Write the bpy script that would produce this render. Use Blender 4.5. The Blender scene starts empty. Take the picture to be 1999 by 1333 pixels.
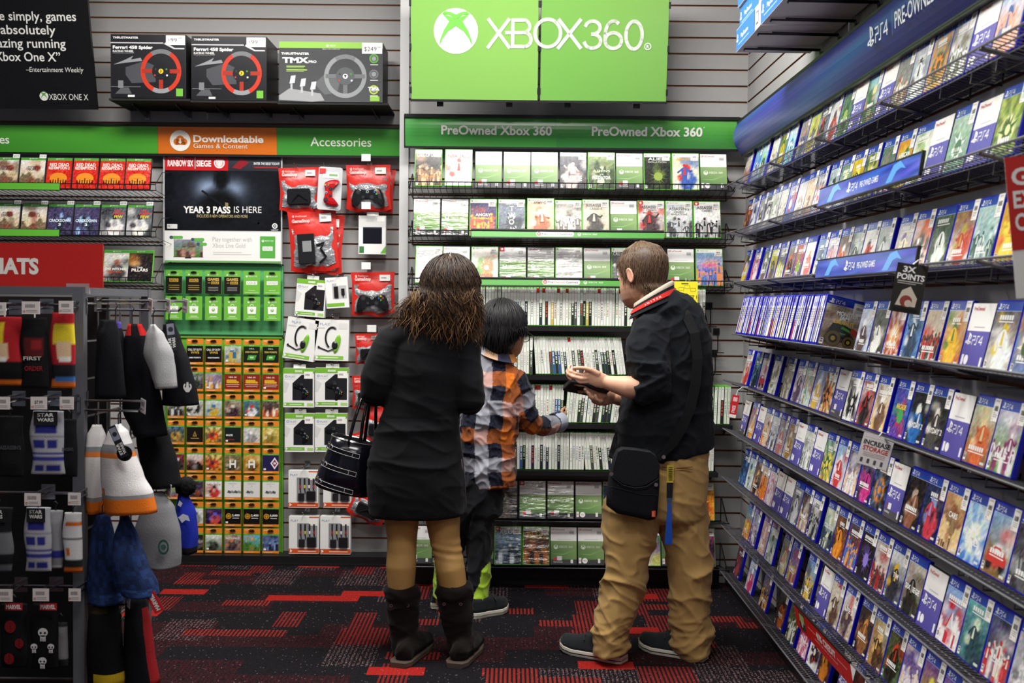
import bpy,bmesh,math,random
import numpy as np
from mathutils import Vector,Matrix,noise
PI=math.pi
R=math.radians
scn=bpy.context.scene
COL=scn.collection
# --- camera
F=2180.0
CAMZ=1.42
PITCH=math.atan(74.5/F)
ROLL=R(0.58)
cam_d=bpy.data.cameras.new('camera')
cam_d.sensor_width=36.0
cam_d.lens=F*36.0/1999.0
cam_d.clip_start=0.05
cam_d.dof.use_dof=True
cam_d.dof.focus_distance=4.7
cam_d.dof.aperture_fstop=5.6
cam=bpy.data.objects.new('camera',cam_d)
COL.objects.link(cam)
CAM_R=Matrix.Rotation(PI/2-PITCH,3,'X')@Matrix.Rotation(ROLL,3,'Z')
cam.matrix_world=Matrix.Translation((0,0,CAMZ))@CAM_R.to_4x4()
scn.camera=cam
CAM_P=Vector((0,0,CAMZ))
CAM_T=CAM_R.transposed()
def proj(p):
 d=CAM_T@(Vector(p)-CAM_P)
 return(999.5+F*d.x/-d.z,666.5-F*d.y/-d.z)
def ray(px,py):
 return CAM_R@Vector(((px-999.5)/F,-(py-666.5)/F,-1.0))
def PY(px,py,Y):
 d=ray(px,py);return CAM_P+d*(Y/d.y)
def PX(px,py,X):
 d=ray(px,py);return CAM_P+d*(X/d.x)
def PZ(px,py,Z):
 d=ray(px,py);return CAM_P+d*((Z-CAMZ)/d.z)
def solveY(px,X,Z):
 """depth on the line X,Z=const that shows at image column px"""
 lo,hi=0.8,12.0
 for _ in range(40):
  m=(lo+hi)/2
  if proj((X,m,Z))[0]>px:lo=m
  else:hi=m
 return(lo+hi)/2
# --- world, light, exposure
world=bpy.data.worlds.new('world');scn.world=world
world.use_nodes=True
world.node_tree.nodes['Background'].inputs[0].default_value=(0.80,0.86,1.0,1)
world.node_tree.nodes['Background'].inputs[1].default_value=0.13
scn.view_settings.view_transform='Standard'
scn.view_settings.look='None'
scn.view_settings.gamma=1.0
scn.view_settings.use_curve_mapping=False
scn.view_settings.exposure=0.1
CEIL=3.45
def troffer_light(x,y,power,sx=1.2,sy=0.6):
 l=bpy.data.lights.new('troffer_light','AREA')
 l.shape='RECTANGLE';l.size=sx;l.size_y=sy;l.energy=power
 l.color=(1.0,0.975,0.93)
 o=bpy.data.objects.new('troffer_light',l);COL.objects.link(o)
 o.location=(x,y,CEIL-0.06)
 return o
LIGHTS=[(-1.55,4.35,62),(0.0,4.1,84),(0.0,2.2,44),(-1.5,1.5,4),(0.1,0.0,16)]
for lx,ly,lp in LIGHTS:troffer_light(lx,ly,lp)
# --- helpers
def lin(c):
 if isinstance(c,str):
  c=c.lstrip('#')
  if len(c)==3:c=''.join(a*2 for a in c)
  c=[int(c[i:i+2],16)/255 for i in(0,2,4)]
 return tuple((x/12.92 if x<=0.04045 else((x+0.055)/1.055)**2.4)for x in c[:3])
def hexs(s):return np.array([int(s[i:i+2],16)/255 for i in(0,2,4)])if len(s)==6 else np.array([int(a*2,16)/255 for a in s])
MATS={}
def mat(name,col,rough=0.5,metal=0.0,spec=0.5,noise_amt=0.0,noise_scale=40.0,bump=0.0,bump_scale=60.0,coat=0.0,alpha=1.0,trans=0.0,emit=0.0):
 if name in MATS:return MATS[name]
 m=bpy.data.materials.new(name);m.use_nodes=True
 nt=m.node_tree;b=nt.nodes['Principled BSDF']
 L=lin(col)
 b.inputs['Base Color'].default_value=(*L,1)
 b.inputs['Roughness'].default_value=rough
 b.inputs['Metallic'].default_value=metal
 b.inputs['Specular IOR Level'].default_value=spec
 b.inputs['Coat Weight'].default_value=coat
 b.inputs['Transmission Weight'].default_value=trans
 b.inputs['Alpha'].default_value=alpha
 if emit:
  b.inputs['Emission Color'].default_value=(*L,1);b.inputs['Emission Strength'].default_value=emit
 tc=nt.nodes.new('ShaderNodeTexCoord')
 if noise_amt>0:
  n=nt.nodes.new('ShaderNodeTexNoise');n.inputs['Scale'].default_value=noise_scale;n.inputs['Detail'].default_value=4
  nt.links.new(tc.outputs['Object'],n.inputs['Vector'])
  r=nt.nodes.new('ShaderNodeMapRange')
  r.inputs['To Min'].default_value=1-noise_amt;r.inputs['To Max'].default_value=1+noise_amt
  nt.links.new(n.outputs['Fac'],r.inputs['Value'])
  x=nt.nodes.new('ShaderNodeVectorMath');x.operation='SCALE'
  x.inputs[0].default_value=L
  nt.links.new(r.outputs['Result'],x.inputs['Scale'])
  nt.links.new(x.outputs[0],b.inputs['Base Color'])
 if bump>0:
  n2=nt.nodes.new('ShaderNodeTexNoise');n2.inputs['Scale'].default_value=bump_scale;n2.inputs['Detail'].default_value=3
  nt.links.new(tc.outputs['Object'],n2.inputs['Vector'])
  bp=nt.nodes.new('ShaderNodeBump');bp.inputs['Strength'].default_value=bump;bp.inputs['Distance'].default_value=0.004
  nt.links.new(n2.outputs['Fac'],bp.inputs['Height']);nt.links.new(bp.outputs['Normal'],b.inputs['Normal'])
 MATS[name]=m
 return m
def print_mat(name,rough,bump=0.0,bscale=(18,18,18),spec=0.5,dist=0.01,coat=0.0):
 m=bpy.data.materials.new(name);m.use_nodes=True
 nt=m.node_tree;b=nt.nodes['Principled BSDF']
 a=nt.nodes.new('ShaderNodeAttribute');a.attribute_name='Col'
 nt.links.new(a.outputs['Color'],b.inputs['Base Color'])
 b.inputs['Roughness'].default_value=rough
 b.inputs['Specular IOR Level'].default_value=spec
 b.inputs['Coat Weight'].default_value=coat
 b.inputs['Coat Roughness'].default_value=0.08
 if bump:
  tc=nt.nodes.new('ShaderNodeTexCoord');mp=nt.nodes.new('ShaderNodeMapping')
  mp.inputs['Scale'].default_value=bscale
  n2=nt.nodes.new('ShaderNodeTexNoise');n2.inputs['Scale'].default_value=1.0;n2.inputs['Detail'].default_value=3
  oi=nt.nodes.new('ShaderNodeObjectInfo')
  ad=nt.nodes.new('ShaderNodeVectorMath');ad.operation='ADD'
  nt.links.new(tc.outputs['Object'],ad.inputs[0]);nt.links.new(oi.outputs['Random'],ad.inputs[1])
  nt.links.new(ad.outputs[0],mp.inputs['Vector']);nt.links.new(mp.outputs['Vector'],n2.inputs['Vector'])
  bp=nt.nodes.new('ShaderNodeBump');bp.inputs['Strength'].default_value=bump;bp.inputs['Distance'].default_value=dist
  nt.links.new(n2.outputs['Fac'],bp.inputs['Height']);nt.links.new(bp.outputs['Normal'],b.inputs['Normal'])
  if coat:nt.links.new(bp.outputs['Normal'],b.inputs['Coat Normal'])
 MATS[name]=m
 return m
PRINT=print_mat('printed_paper',0.42,spec=0.4)
GLOSS=print_mat('glossy_print',0.22,spec=0.5)
WRAP=print_mat('shrink_wrapped_print',0.25,bump=0.9,bscale=(9,42,30),dist=0.012,coat=0.8)
CLOTHP=print_mat('knit_fabric',0.9,bump=0.35,bscale=(260,260,260),spec=0.15,dist=0.003)
FOIL=print_mat('crinkled_foil',0.2,bump=1.0,bscale=(26,26,26),dist=0.02,coat=0.9)
class MB:
 """collects faces, builds one mesh object; faces carry a material index and colours"""
 def __init__(self):
  self.v=[];self.f=[];self.m=[];self.c=[]
 def add(self,vs,fs,M=None,col=None,mi=0):
  o=len(self.v)
  if M is not None:vs=[M@Vector(p)for p in vs]
  self.v.extend([tuple(p)for p in vs])
  c=lin(col)if isinstance(col,str)else col
  for f in fs:
   self.f.append([o+i for i in f]);self.m.append(mi);self.c.append(c)
  return self
 def poly(self,pts,col=None,mi=0,M=None):
  return self.add(pts,[list(range(len(pts)))],M,col,mi)
 def rect(self,x0,y0,x1,y1,z=0.0,col=None,mi=0,M=None):
  return self.poly([(x0,y0,z),(x1,y0,z),(x1,y1,z),(x0,y1,z)],col,mi,M)
 def box(self,x0,y0,z0,x1,y1,z1,col=None,mi=0,M=None):
  vs=[(x,y,z)for z in(z0,z1)for y in(y0,y1)for x in(x0,x1)]
  fs=[(0,2,3,1),(4,5,7,6),(0,1,5,4),(2,6,7,3),(0,4,6,2),(1,3,7,5)]
  return self.add(vs,fs,M,col,mi)
 def rbox(self,x0,y0,z0,x1,y1,z1,r=0.002,col=None,mi=0,M=None):
  """box with its front/back outline rounded"""
  def ring(z,k):
   q=[]
   for cx,cy,a0 in((x1-r,y1-r,0),(x0+r,y1-r,90),(x0+r,y0+r,180),(x1-r,y0+r,270)):
    for a in(0,45,90):
     t=R(a0+a);q.append((cx+(r-k)*math.cos(t),cy+(r-k)*math.sin(t),z))
   return q
  k=min(r*0.5,abs(z1-z0)*0.3)
  rings=[ring(z0,k),ring(z0+k,0),ring(z1-k,0),ring(z1,k)]
  n=12;vs=sum(rings,[]);fs=[list(range(n-1,-1,-1)),[3*n+i for i in range(n)]]
  for j in range(3):
   for i in range(n):
    i2=(i+1)%n
    fs.append((j*n+i,j*n+i2,(j+1)*n+i2,(j+1)*n+i))
  return self.add(vs,fs,M,col,mi)
 def disc(self,cx,cy,r,z=0.0,col=None,n=24,mi=0,M=None,ry=None):
  ry=ry or r
  return self.poly([(cx+r*math.cos(2*PI*i/n),cy+ry*math.sin(2*PI*i/n),z)for i in range(n)],col,mi,M)
 def ring(self,cx,cy,r0,r1,z=0.0,col=None,n=28,a0=0,a1=360,mi=0,M=None,k=1.0):
  vs=[];fs=[]
  for i in range(n+1):
   a=R(a0+(a1-a0)*i/n)
   vs+=[(cx+r0*math.cos(a),cy+k*r0*math.sin(a),z),(cx+r1*math.cos(a),cy+k*r1*math.sin(a),z)]
  for i in range(n):fs.append((2*i,2*i+1,2*i+3,2*i+2))
  return self.add(vs,fs,M,col,mi)
 def stroke(self,pts,w,z=0.0,col=None,mi=0,M=None):
  for(xa,ya),(xb,yb)in zip(pts[:-1],pts[1:]):
   d=math.hypot(xb-xa,yb-ya)or 1e-6
   nx,ny=-(yb-ya)/d*w/2,(xb-xa)/d*w/2
   ex,ey=(xb-xa)/d*w*0.4,(yb-ya)/d*w*0.4
   self.poly([(xa-nx-ex,ya-ny-ey,z),(xb-nx+ex,yb-ny+ey,z),(xb+nx+ex,yb+ny+ey,z),(xa+nx-ex,ya+ny-ey,z)],col,mi,M)
  return self
 def tube(self,pts,r,n=6,col=None,mi=0,M=None,cap=True):
  pts=[Vector(p)for p in pts]
  rr=r if isinstance(r,(list,tuple))else[r]*len(pts)
  vs=[];fs=[]
  prev=None
  for i,p in enumerate(pts):
   t=(pts[min(i+1,len(pts)-1)]-pts[max(i-1,0)]).normalized()
   if prev is None:
    a=t.orthogonal().normalized()
   else:
    a=(prev-t*prev.dot(t))
    a=a.normalized()if a.length>1e-6 else t.orthogonal().normalized()
   prev=a;b=t.cross(a)
   for k in range(n):
    g=2*PI*k/n
    vs.append(p+(a*math.cos(g)+b*math.sin(g))*rr[i])
  for i in range(len(pts)-1):
   for k in range(n):
    k2=(k+1)%n
    fs.append((i*n+k,i*n+k2,(i+1)*n+k2,(i+1)*n+k))
  if cap:
   fs.append(list(range(n-1,-1,-1)));fs.append([(len(pts)-1)*n+k for k in range(n)])
  return self.add(vs,fs,M,col,mi)
 def loft(self,rings,col=None,mi=0,M=None,cap=True,closed=True):
  n=len(rings[0]);vs=sum([list(r)for r in rings],[]);fs=[]
  for j in range(len(rings)-1):
   for i in range(n if closed else n-1):
    i2=(i+1)%n
    fs.append((j*n+i,j*n+i2,(j+1)*n+i2,(j+1)*n+i))
  if cap:
   fs.append(list(range(n-1,-1,-1)));fs.append([(len(rings)-1)*n+i for i in range(n)])
  return self.add(vs,fs,M,col,mi)
 def prism(self,pts,z0,z1,col=None,mi=0,M=None):
  n=len(pts);vs=[(x,y,z0)for x,y in pts]+[(x,y,z1)for x,y in pts]
  fs=[list(range(n-1,-1,-1)),[n+i for i in range(n)]]
  fs+=[(i,(i+1)%n,n+(i+1)%n,n+i)for i in range(n)]
  return self.add(vs,fs,M,col,mi)
 def grid(self,x0,y0,x1,y1,z,cols,mi=0,M=None,zf=None):
  """cols: (ny,nx,3) linear colours at the vertices, row 0 = bottom"""
  ny,nx=cols.shape[:2];o=len(self.v)
  for j in range(ny):
   for i in range(nx):
    x=x0+(x1-x0)*i/(nx-1);y=y0+(y1-y0)*j/(ny-1)
    p=(x,y,z if zf is None else z+zf(i/(nx-1),j/(ny-1)))
    if M is not None:p=tuple(M@Vector(p))
    self.v.append(p)
  for j in range(ny-1):
   for i in range(nx-1):
    q=[j*nx+i,j*nx+i+1,(j+1)*nx+i+1,(j+1)*nx+i]
    self.f.append([o+a for a in q]);self.m.append(mi)
    self.c.append([tuple(cols[a//nx,a%nx])for a in q])
  return self
 def text(self,s,x,y,h,z=0.0,col=None,mi=0,M=None,bold=0.0,sx=1.0,align='C',shear=0.0,w=None):
  """text with cap height h, anchored left/centre at x, baseline y; w fits the width"""
  vs,fs,x0,x1=text_geo(s,bold)
  k=h;kx=h*sx
  if w is not None:kx=w/(x1-x0)
  ox={'C':-(x0+x1)/2,'L':-x0,'R':-x1}[align]
  return self.add([(x+(a+ox)*kx+b*k*shear,y+b*k,z)for a,b in vs],fs,M,col,mi)
 def build(self,name,mats,parent=None,M=None,smooth=False,color=True):
  me=bpy.data.meshes.new(name)
  me.from_pydata(self.v,[],self.f)
  if not isinstance(mats,(list,tuple)):mats=[mats]
  for m in mats:me.materials.append(m)
  if len(mats)>1:me.polygons.foreach_set('material_index',self.m)
  if smooth:me.polygons.foreach_set('use_smooth',[True]*len(self.f))
  if any(c is not None for c in self.c):
   at=me.color_attributes.new('Col','FLOAT_COLOR','CORNER')
   out=[]
   for f,c in zip(self.f,self.c):
    if c is None:c=(0.8,0.8,0.8)
    if isinstance(c,list):
     for q in c:out.extend((q[0],q[1],q[2],1.0))
    else:out.extend((c[0],c[1],c[2],1.0)*len(f))
   at.data.foreach_set('color',out)
  me.update()
  return obj(name,me,parent,M)
def obj(name,me,parent=None,M=None):
 o=bpy.data.objects.new(name,me);COL.objects.link(o)
 if parent is not None:o.parent=parent
 if M is not None:o.matrix_basis=M
 return o
TEXTS={}
def text_geo(s,bold=0.0):
 k=(s,round(bold,3))
 if k in TEXTS:return TEXTS[k]
 cu=bpy.data.curves.new('t','FONT');cu.body=s;cu.size=1.0;cu.resolution_u=3;cu.offset=bold
 o=bpy.data.objects.new('t',cu);COL.objects.link(o)
 bpy.context.view_layer.update()
 me=o.evaluated_get(bpy.context.evaluated_depsgraph_get()).to_mesh()
 CAP=0.729
 vs=[(v.co.x/CAP,v.co.y/CAP)for v in me.vertices]
 fs=[list(p.vertices)for p in me.polygons]
 xs=[v[0]for v in vs]or[0,1]
 TEXTS[k]=(vs,fs,min(xs),max(xs))
 bpy.data.objects.remove(o);bpy.data.curves.remove(cu)
 return TEXTS[k]
def tag(o,label,cat,group=None):
 o['label']=label;o['category']=cat
 if group:o['group']=group
 return o
def struct(o):
 o['kind']='structure';return o
def empty(name,M,label=None,cat=None,group=None):
 o=bpy.data.objects.new(name,None);COL.objects.link(o)
 o.empty_display_size=0.05
 o.matrix_basis=M if isinstance(M,Matrix)else Matrix.Translation(M)
 if label:tag(o,label,cat,group)
 return o
ORD='first second third fourth fifth sixth seventh eighth ninth tenth eleventh twelfth thirteenth fourteenth fifteenth sixteenth seventeenth eighteenth nineteenth twentieth'.split()
TENS={2:'twenty',3:'thirty',4:'forty',5:'fifty',6:'sixty',7:'seventy',8:'eighty',9:'ninety'}
def ordw(n):
 if n<=20:return ORD[n-1]
 if n>=100:return 'hundredth' if n==100 else 'hundred and '+ordw(n-100)
 t,u=divmod(n,10)
 return(TENS[t][:-1]+'ieth')if u==0 else TENS[t]+'-'+ORD[u-1]
def frame_back(x,y,z,lean=0.0,turn=0.0):
 """local x right, y up, z towards the camera side, for things on the back wall"""
 B=Matrix(((1,0,0),(0,0,-1),(0,1,0))).to_4x4()
 return Matrix.Translation((x,y,z))@B@Matrix.Rotation(turn,4,'Y')@Matrix.Rotation(-lean,4,'X')
def frame_right(x,y,z,lean=0.0,roll=0.0):
 """local x towards the viewer (-Y), y up, z into the room (-X)"""
 B=Matrix(((0,0,-1),(-1,0,0),(0,1,0))).to_4x4()
 return Matrix.Translation((x,y,z))@B@Matrix.Rotation(-lean,4,'X')@Matrix.Rotation(roll,4,'Z')
def brect(px0,py0,px1,py1,Y):
 """pixel rectangle -> centre x, bottom z, width, height on plane Y"""
 a=PY(px0,(py0+py1)/2,Y);b=PY(px1,(py0+py1)/2,Y)
 t=PY((px0+px1)/2,py0,Y);u=PY((px0+px1)/2,py1,Y)
 return(a.x+b.x)/2,u.z,b.x-a.x,t.z-u.z
# --- the room
YB=F/384.0
YL=F/358.5
XR=1.177
XSTEP=PY(783,600,YB).x
SLAT=mat('grey_slat_laminate','#a09f9f',rough=0.5,noise_amt=0.05,noise_scale=25)
MDF=mat('brown_mdf_core','#8a5a38',rough=0.85,noise_amt=0.15,noise_scale=90)
BLACK=mat('black_powder_coat','#141416',rough=0.42,noise_amt=0.1)
BLACKM=mat('black_matte','#0c0c0e',rough=0.8)
GREYTRIM=mat('pale_grey_trim','#b9b9ba',rough=0.45)
CHROME=mat('chrome_wire','#9a9aa0',rough=0.25,metal=1.0)
WIRE=mat('black_wire','#2a2a2e',rough=0.35,metal=0.6)
WHITEP=mat('white_plastic','#e8e8e6',rough=0.4)
def carpet_material():
 m=bpy.data.materials.new('patchwork_carpet');m.use_nodes=True
 nt=m.node_tree;b=nt.nodes['Principled BSDF'];L=nt.links
 tc=nt.nodes.new('ShaderNodeTexCoord')
 def vm(op,a,bv=None):
  n=nt.nodes.new('ShaderNodeVectorMath');n.operation=op
  L.new(a,n.inputs[0])
  if bv is not None:
   if isinstance(bv,tuple):n.inputs[1].default_value=bv
   else:L.new(bv,n.inputs[1])
  return n.outputs[0]
 def ma(op,a,bv=None,c=None):
  n=nt.nodes.new('ShaderNodeMath');n.operation=op
  for i,q in enumerate((a,bv,c)):
   if q is None:continue
   if isinstance(q,(int,float)):n.inputs[i].default_value=q
   else:L.new(q,n.inputs[i])
  return n.outputs[0]
 def wn(v):
  n=nt.nodes.new('ShaderNodeTexWhiteNoise');n.noise_dimensions='3D';L.new(v,n.inputs['Vector']);return n.outputs['Value'],n.outputs['Color']
 P=tc.outputs['Object']
 sep=nt.nodes.new('ShaderNodeSeparateXYZ');L.new(P,sep.inputs[0])
 def cells(sx,sy,off,stag):
  row=ma('FLOOR',ma('MULTIPLY_ADD',sep.outputs[1],1/sy,off))
  cr=nt.nodes.new('ShaderNodeCombineXYZ');L.new(row,cr.inputs[0]);cr.inputs[1].default_value=off
  rv,_=wn(cr.outputs[0])
  colx=ma('FLOOR',ma('ADD',ma('MULTIPLY',sep.outputs[0],1/sx),ma('MULTIPLY',rv,stag)))
  cc=nt.nodes.new('ShaderNodeCombineXYZ');L.new(colx,cc.inputs[0]);L.new(row,cc.inputs[1]);cc.inputs[2].default_value=off
  return wn(cc.outputs[0])
 def above(v,t):return ma('GREATER_THAN',v,t)
 stripex=ma('GREATER_THAN',ma('SINE',ma('MULTIPLY',sep.outputs[0],2*PI/0.017)),-0.15)
 dash=ma('GREATER_THAN',ma('SINE',ma('ADD',ma('MULTIPLY',sep.outputs[1],2*PI/0.016),ma('MULTIPLY',sep.outputs[0],900))),-0.5)
 stripe=ma('MULTIPLY',stripex,dash)
 spk,_=wn(vm('FLOOR',vm('MULTIPLY',P,(230,230,1))))
 fine=nt.nodes.new('ShaderNodeTexNoise');fine.inputs['Scale'].default_value=420;fine.inputs['Detail'].default_value=2
 L.new(P,fine.inputs['Vector'])
 def mix(fac,a,c2):
  n=nt.nodes.new('ShaderNodeMix');n.data_type='RGBA'
  L.new(fac,n.inputs['Factor'])
  for k,q in((6,a),(7,c2)):
   if isinstance(q,str):n.inputs[k].default_value=(*lin(q),1)
   else:L.new(q,n.inputs[k])
  return n.outputs[2]
 c=mix(ma('MULTIPLY',spk,1.0),'#0a090d','#19161b')
 v3,_=cells(0.46,0.17,3.3,0.9)
 dim=ma('MULTIPLY',above(v3,0.64),ma('MULTIPLY',above(spk,0.45),ma('ADD',ma('MULTIPLY',stripe,0.6),0.3)))
 c=mix(dim,c,'#451118')
 v4,_=cells(0.21,0.31,7.1,0.6)
 flk=ma('MULTIPLY',above(v4,0.78),ma('MULTIPLY',stripe,above(spk,0.62)))
 c=mix(flk,c,'#7d6062')
 v1,_=cells(0.22,0.095,1.7,0.8)
 solid=above(v1,0.955)
 c=mix(ma('MULTIPLY',solid,ma('ADD',ma('MULTIPLY',spk,0.35),0.6)),c,'#a31f19')
 strp=ma('MULTIPLY',ma('MULTIPLY',above(v1,0.90),ma('LESS_THAN',v1,0.955)),stripe)
 c=mix(ma('MULTIPLY',strp,ma('ADD',ma('MULTIPLY',spk,0.4),0.55)),c,'#a82c20')
 v2,_=cells(0.11,0.24,5.9,0.7)
 st2=ma('MULTIPLY',above(v2,0.91),stripe)
 c=mix(ma('MULTIPLY',st2,ma('ADD',ma('MULTIPLY',spk,0.4),0.5)),c,'#9c241d')
 wh=above(spk,0.992)
 c=mix(ma('MULTIPLY',wh,0.55),c,'#8a7a7e')
 L.new(c,b.inputs['Base Color'])
 b.inputs['Roughness'].default_value=0.95;b.inputs['Specular IOR Level'].default_value=0.12
 bp=nt.nodes.new('ShaderNodeBump');bp.inputs['Strength'].default_value=0.5;bp.inputs['Distance'].default_value=0.003
 L.new(fine.outputs['Fac'],bp.inputs['Height']);L.new(bp.outputs['Normal'],b.inputs['Normal'])
 return m
mb=MB();mb.box(-4.3,-2.5,-0.1,XR+0.15,YL+0.15,0.0)
struct(mb.build('floor',carpet_material()))
mb=MB();mb.box(-4.3,-2.5,CEIL,XR+0.15,YL+0.15,CEIL+0.1)
struct(mb.build('ceiling',mat('ceiling_tile','#d8d8d4',rough=0.9,noise_amt=0.06,noise_scale=120)))
def slat_wall(name,M,length,zg,pitch,ztop):
 """local x along the wall, y up, z out of the wall; grooves at zg + k*pitch"""
 gh,gd=0.0095,0.010
 prof=[(0.0,0.0,0)]
 k0=math.ceil((0.02-zg)/pitch)
 z=zg+k0*pitch
 while z<ztop-0.02:
  a,c=z-gh/2,z+gh/2
  prof+=[(a,0.0,1),(a-0.003,-gd,1),(c+0.003,-gd,1),(c,0.0,0)]
  z+=pitch
 prof.append((ztop,0.0,0))
 mb=MB()
 for(za,da,ma_),(zb,db,_)in zip(prof[:-1],prof[1:]):
  mb.poly([(0,za,da),(length,za,da),(length,zb,db),(0,zb,db)],mi=ma_,M=M)
 t=-0.06
 mb.poly([(0,0,t),(0,ztop,t),(length,ztop,t),(length,0,t)],M=M)
 mb.poly([(0,0,0),(0,ztop,0),(0,ztop,t),(0,0,t)],M=M)
 mb.poly([(length,0,0),(length,0,t),(length,ztop,t),(length,ztop,0)],M=M)
 return struct(mb.build(name,[SLAT,MDF]))
Bk=Matrix(((1,0,0),(0,0,-1),(0,1,0))).to_4x4()
GP=30.8/384.0
zg_r=PY(1400,137,YB).z
zg_l=PY(175,34,YL).z
slat_wall('wall_back',Matrix.Translation((XSTEP,YB,0))@Bk,XR-XSTEP+0.0,zg_r,GP,CEIL)
slat_wall('wall_back_left',Matrix.Translation((-4.3,YL,0))@Bk,XSTEP+4.3+0.02,zg_l,28.8/358.5,CEIL)
Br=Matrix(((0,0,-1),(-1,0,0),(0,1,0))).to_4x4()
slat_wall('wall_right',Matrix.Translation((XR,YB,0))@Br,YB+2.5,zg_r,GP,CEIL)
mb=MB();mb.box(XSTEP-0.012,YB+0.055,0,XSTEP+0.01,YL,CEIL)
struct(mb.build('wall_step',GREYTRIM))
mb=MB();mb.box(XSTEP-0.012,YB-0.012,0,XSTEP+0.033,YB+0.06,CEIL)
struct(mb.build('trim_1',GREYTRIM))
yb_l=PZ(600,1104,0).y;yb_r=PZ(1000,1140,0).y
mb=MB();mb.box(-4.3,yb_l,0,XSTEP-0.02,YL-0.001,max(0.04,PY(600,1086,yb_l).z));mb.box(-4.3,yb_l-0.012,0,XSTEP-0.02,yb_l,0.012)
struct(mb.build('baseboard_left',BLACK))
mb=MB();mb.box(XSTEP+0.035,yb_r,0,1.06,YB-0.001,0.09);mb.box(XSTEP+0.035,yb_r-0.02,0,1.06,yb_r,0.012)
struct(mb.build('baseboard_back',BLACK))
mb=MB();mb.box(1.10,-2.4,0,XR-0.001,YB-0.02,0.09)
struct(mb.build('baseboard_right',BLACK))
for i,(lx,ly,lp)in enumerate(LIGHTS):
 M=Matrix.Translation((lx,ly,CEIL))
 o=empty('ceiling_light',M)
 tag(o,['recessed fluorescent ceiling panel in front of the accessory wall','recessed fluorescent ceiling panel in front of the green case shelves','recessed fluorescent ceiling panel beside the blue case wall','recessed fluorescent ceiling panel over the sock rack aisle','recessed fluorescent ceiling panel nearest the shop entrance'][i],'ceiling light','ceiling light panels')
 f=MB();
 for a in((-0.64,-0.34,0.64,-0.31),(-0.64,0.31,0.64,0.34),(-0.64,-0.31,-0.61,0.31),(0.61,-0.31,0.64,0.31)):
  f.box(a[0],a[1],-0.03,a[2],a[3],-0.0005)
 f.build('frame',WHITEP,o)
 d=MB();d.box(-0.61,-0.31,-0.02,0.61,0.31,-0.001)
 d.build('diffuser',mat('troffer_diffuser','#fff8ee',rough=0.6,emit=2.0),o)
# --- cover artwork (printed colours on a fine grid)
def art(seed,pal,style='fig',nx=17,ny=21):
 """colour grid (ny,nx,3), row 0 at the bottom"""
 rs=np.random.RandomState(seed)
 P=[hexs(c)for c in pal.split()]
 while len(P)<4:P.append(P[-1])
 v,u=np.meshgrid(np.linspace(0,1,ny),np.linspace(0,1,nx),indexing='ij')
 A=(1-v)[...,None]*P[0]+v[...,None]*P[1]
 def blend(mask,c,k=1.0):
  nonlocal A
  mk=np.clip(mask*k,0,1)[...,None];A=A*(1-mk)+mk*c
 def blob(cx,cy,rx,ry,c,k=1.3,s=6.0):
  blend(1/(1+np.exp(s*(((u-cx)/rx)**2+((v-cy)/ry)**2-1))),c,k)
 for _ in range(5):
  blob(rs.rand(),rs.rand(),0.1+0.2*rs.rand(),0.06+0.16*rs.rand(),P[rs.randint(len(P))],0.65,3)
 if style=='fig':
  cx=0.4+0.2*rs.rand()
  blob(cx,0.28,0.27,0.34,P[2]);blob(cx,0.66,0.12,0.11,P[3])
  blob(cx-0.26,0.36,0.12,0.1,P[3],0.8);blob(cx+0.26,0.3,0.12,0.12,P[2],0.9);blob(cx,0.42,0.1,0.12,P[0],0.7)
 elif style=='crowd':
  for k in range(5):
   cx=0.1+0.2*k+0.06*rs.randn();h=0.25+0.25*rs.rand()
   blob(cx,h*0.5,0.09,h*0.6,P[2+k%2]);blob(cx,h+0.1,0.055,0.05,P[3-k%2])
 elif style=='burst':
  an=np.arctan2(v-0.42,u-0.5)
  blend((np.sin(an*9+rs.rand()*6)>0.2)*0.55,P[3]);blob(0.5,0.42,0.3,0.26,P[2]);blob(0.42,0.5,0.13,0.12,P[3],0.9);blob(0.62,0.33,0.1,0.13,P[0],0.8)
 elif style=='scape':
  hh=0.42+0.12*np.sin(u*7+rs.rand()*6)+0.05*np.sin(u*19)
  blend((v<hh)*0.9,P[2]);blob(0.3+0.4*rs.rand(),0.72,0.14,0.1,P[3]);blob(0.5,0.2,0.16,0.2,P[3],0.5)
 elif style=='splash':
  for _ in range(11):
   blob(0.5+0.2*rs.randn(),0.4+0.17*rs.randn(),0.05+0.1*rs.rand(),0.04+0.14*rs.rand(),P[2]if rs.rand()<0.7 else P[3])
 elif style=='car':
  blob(0.5,0.3,0.36,0.15,P[2]);blob(0.5,0.43,0.2,0.1,P[3]);blob(0.25,0.18,0.12,0.11,hexs('15151a'));blob(0.76,0.2,0.12,0.11,hexs('15151a'))
 A=A+0.05*rs.randn(ny,nx,1)+0.03*rs.randn(ny,nx,3)
 A=np.clip(A,0.01,0.98)
 return np.where(A<=0.04045,A/12.92,((A+0.055)/1.055)**2.4)
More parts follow.
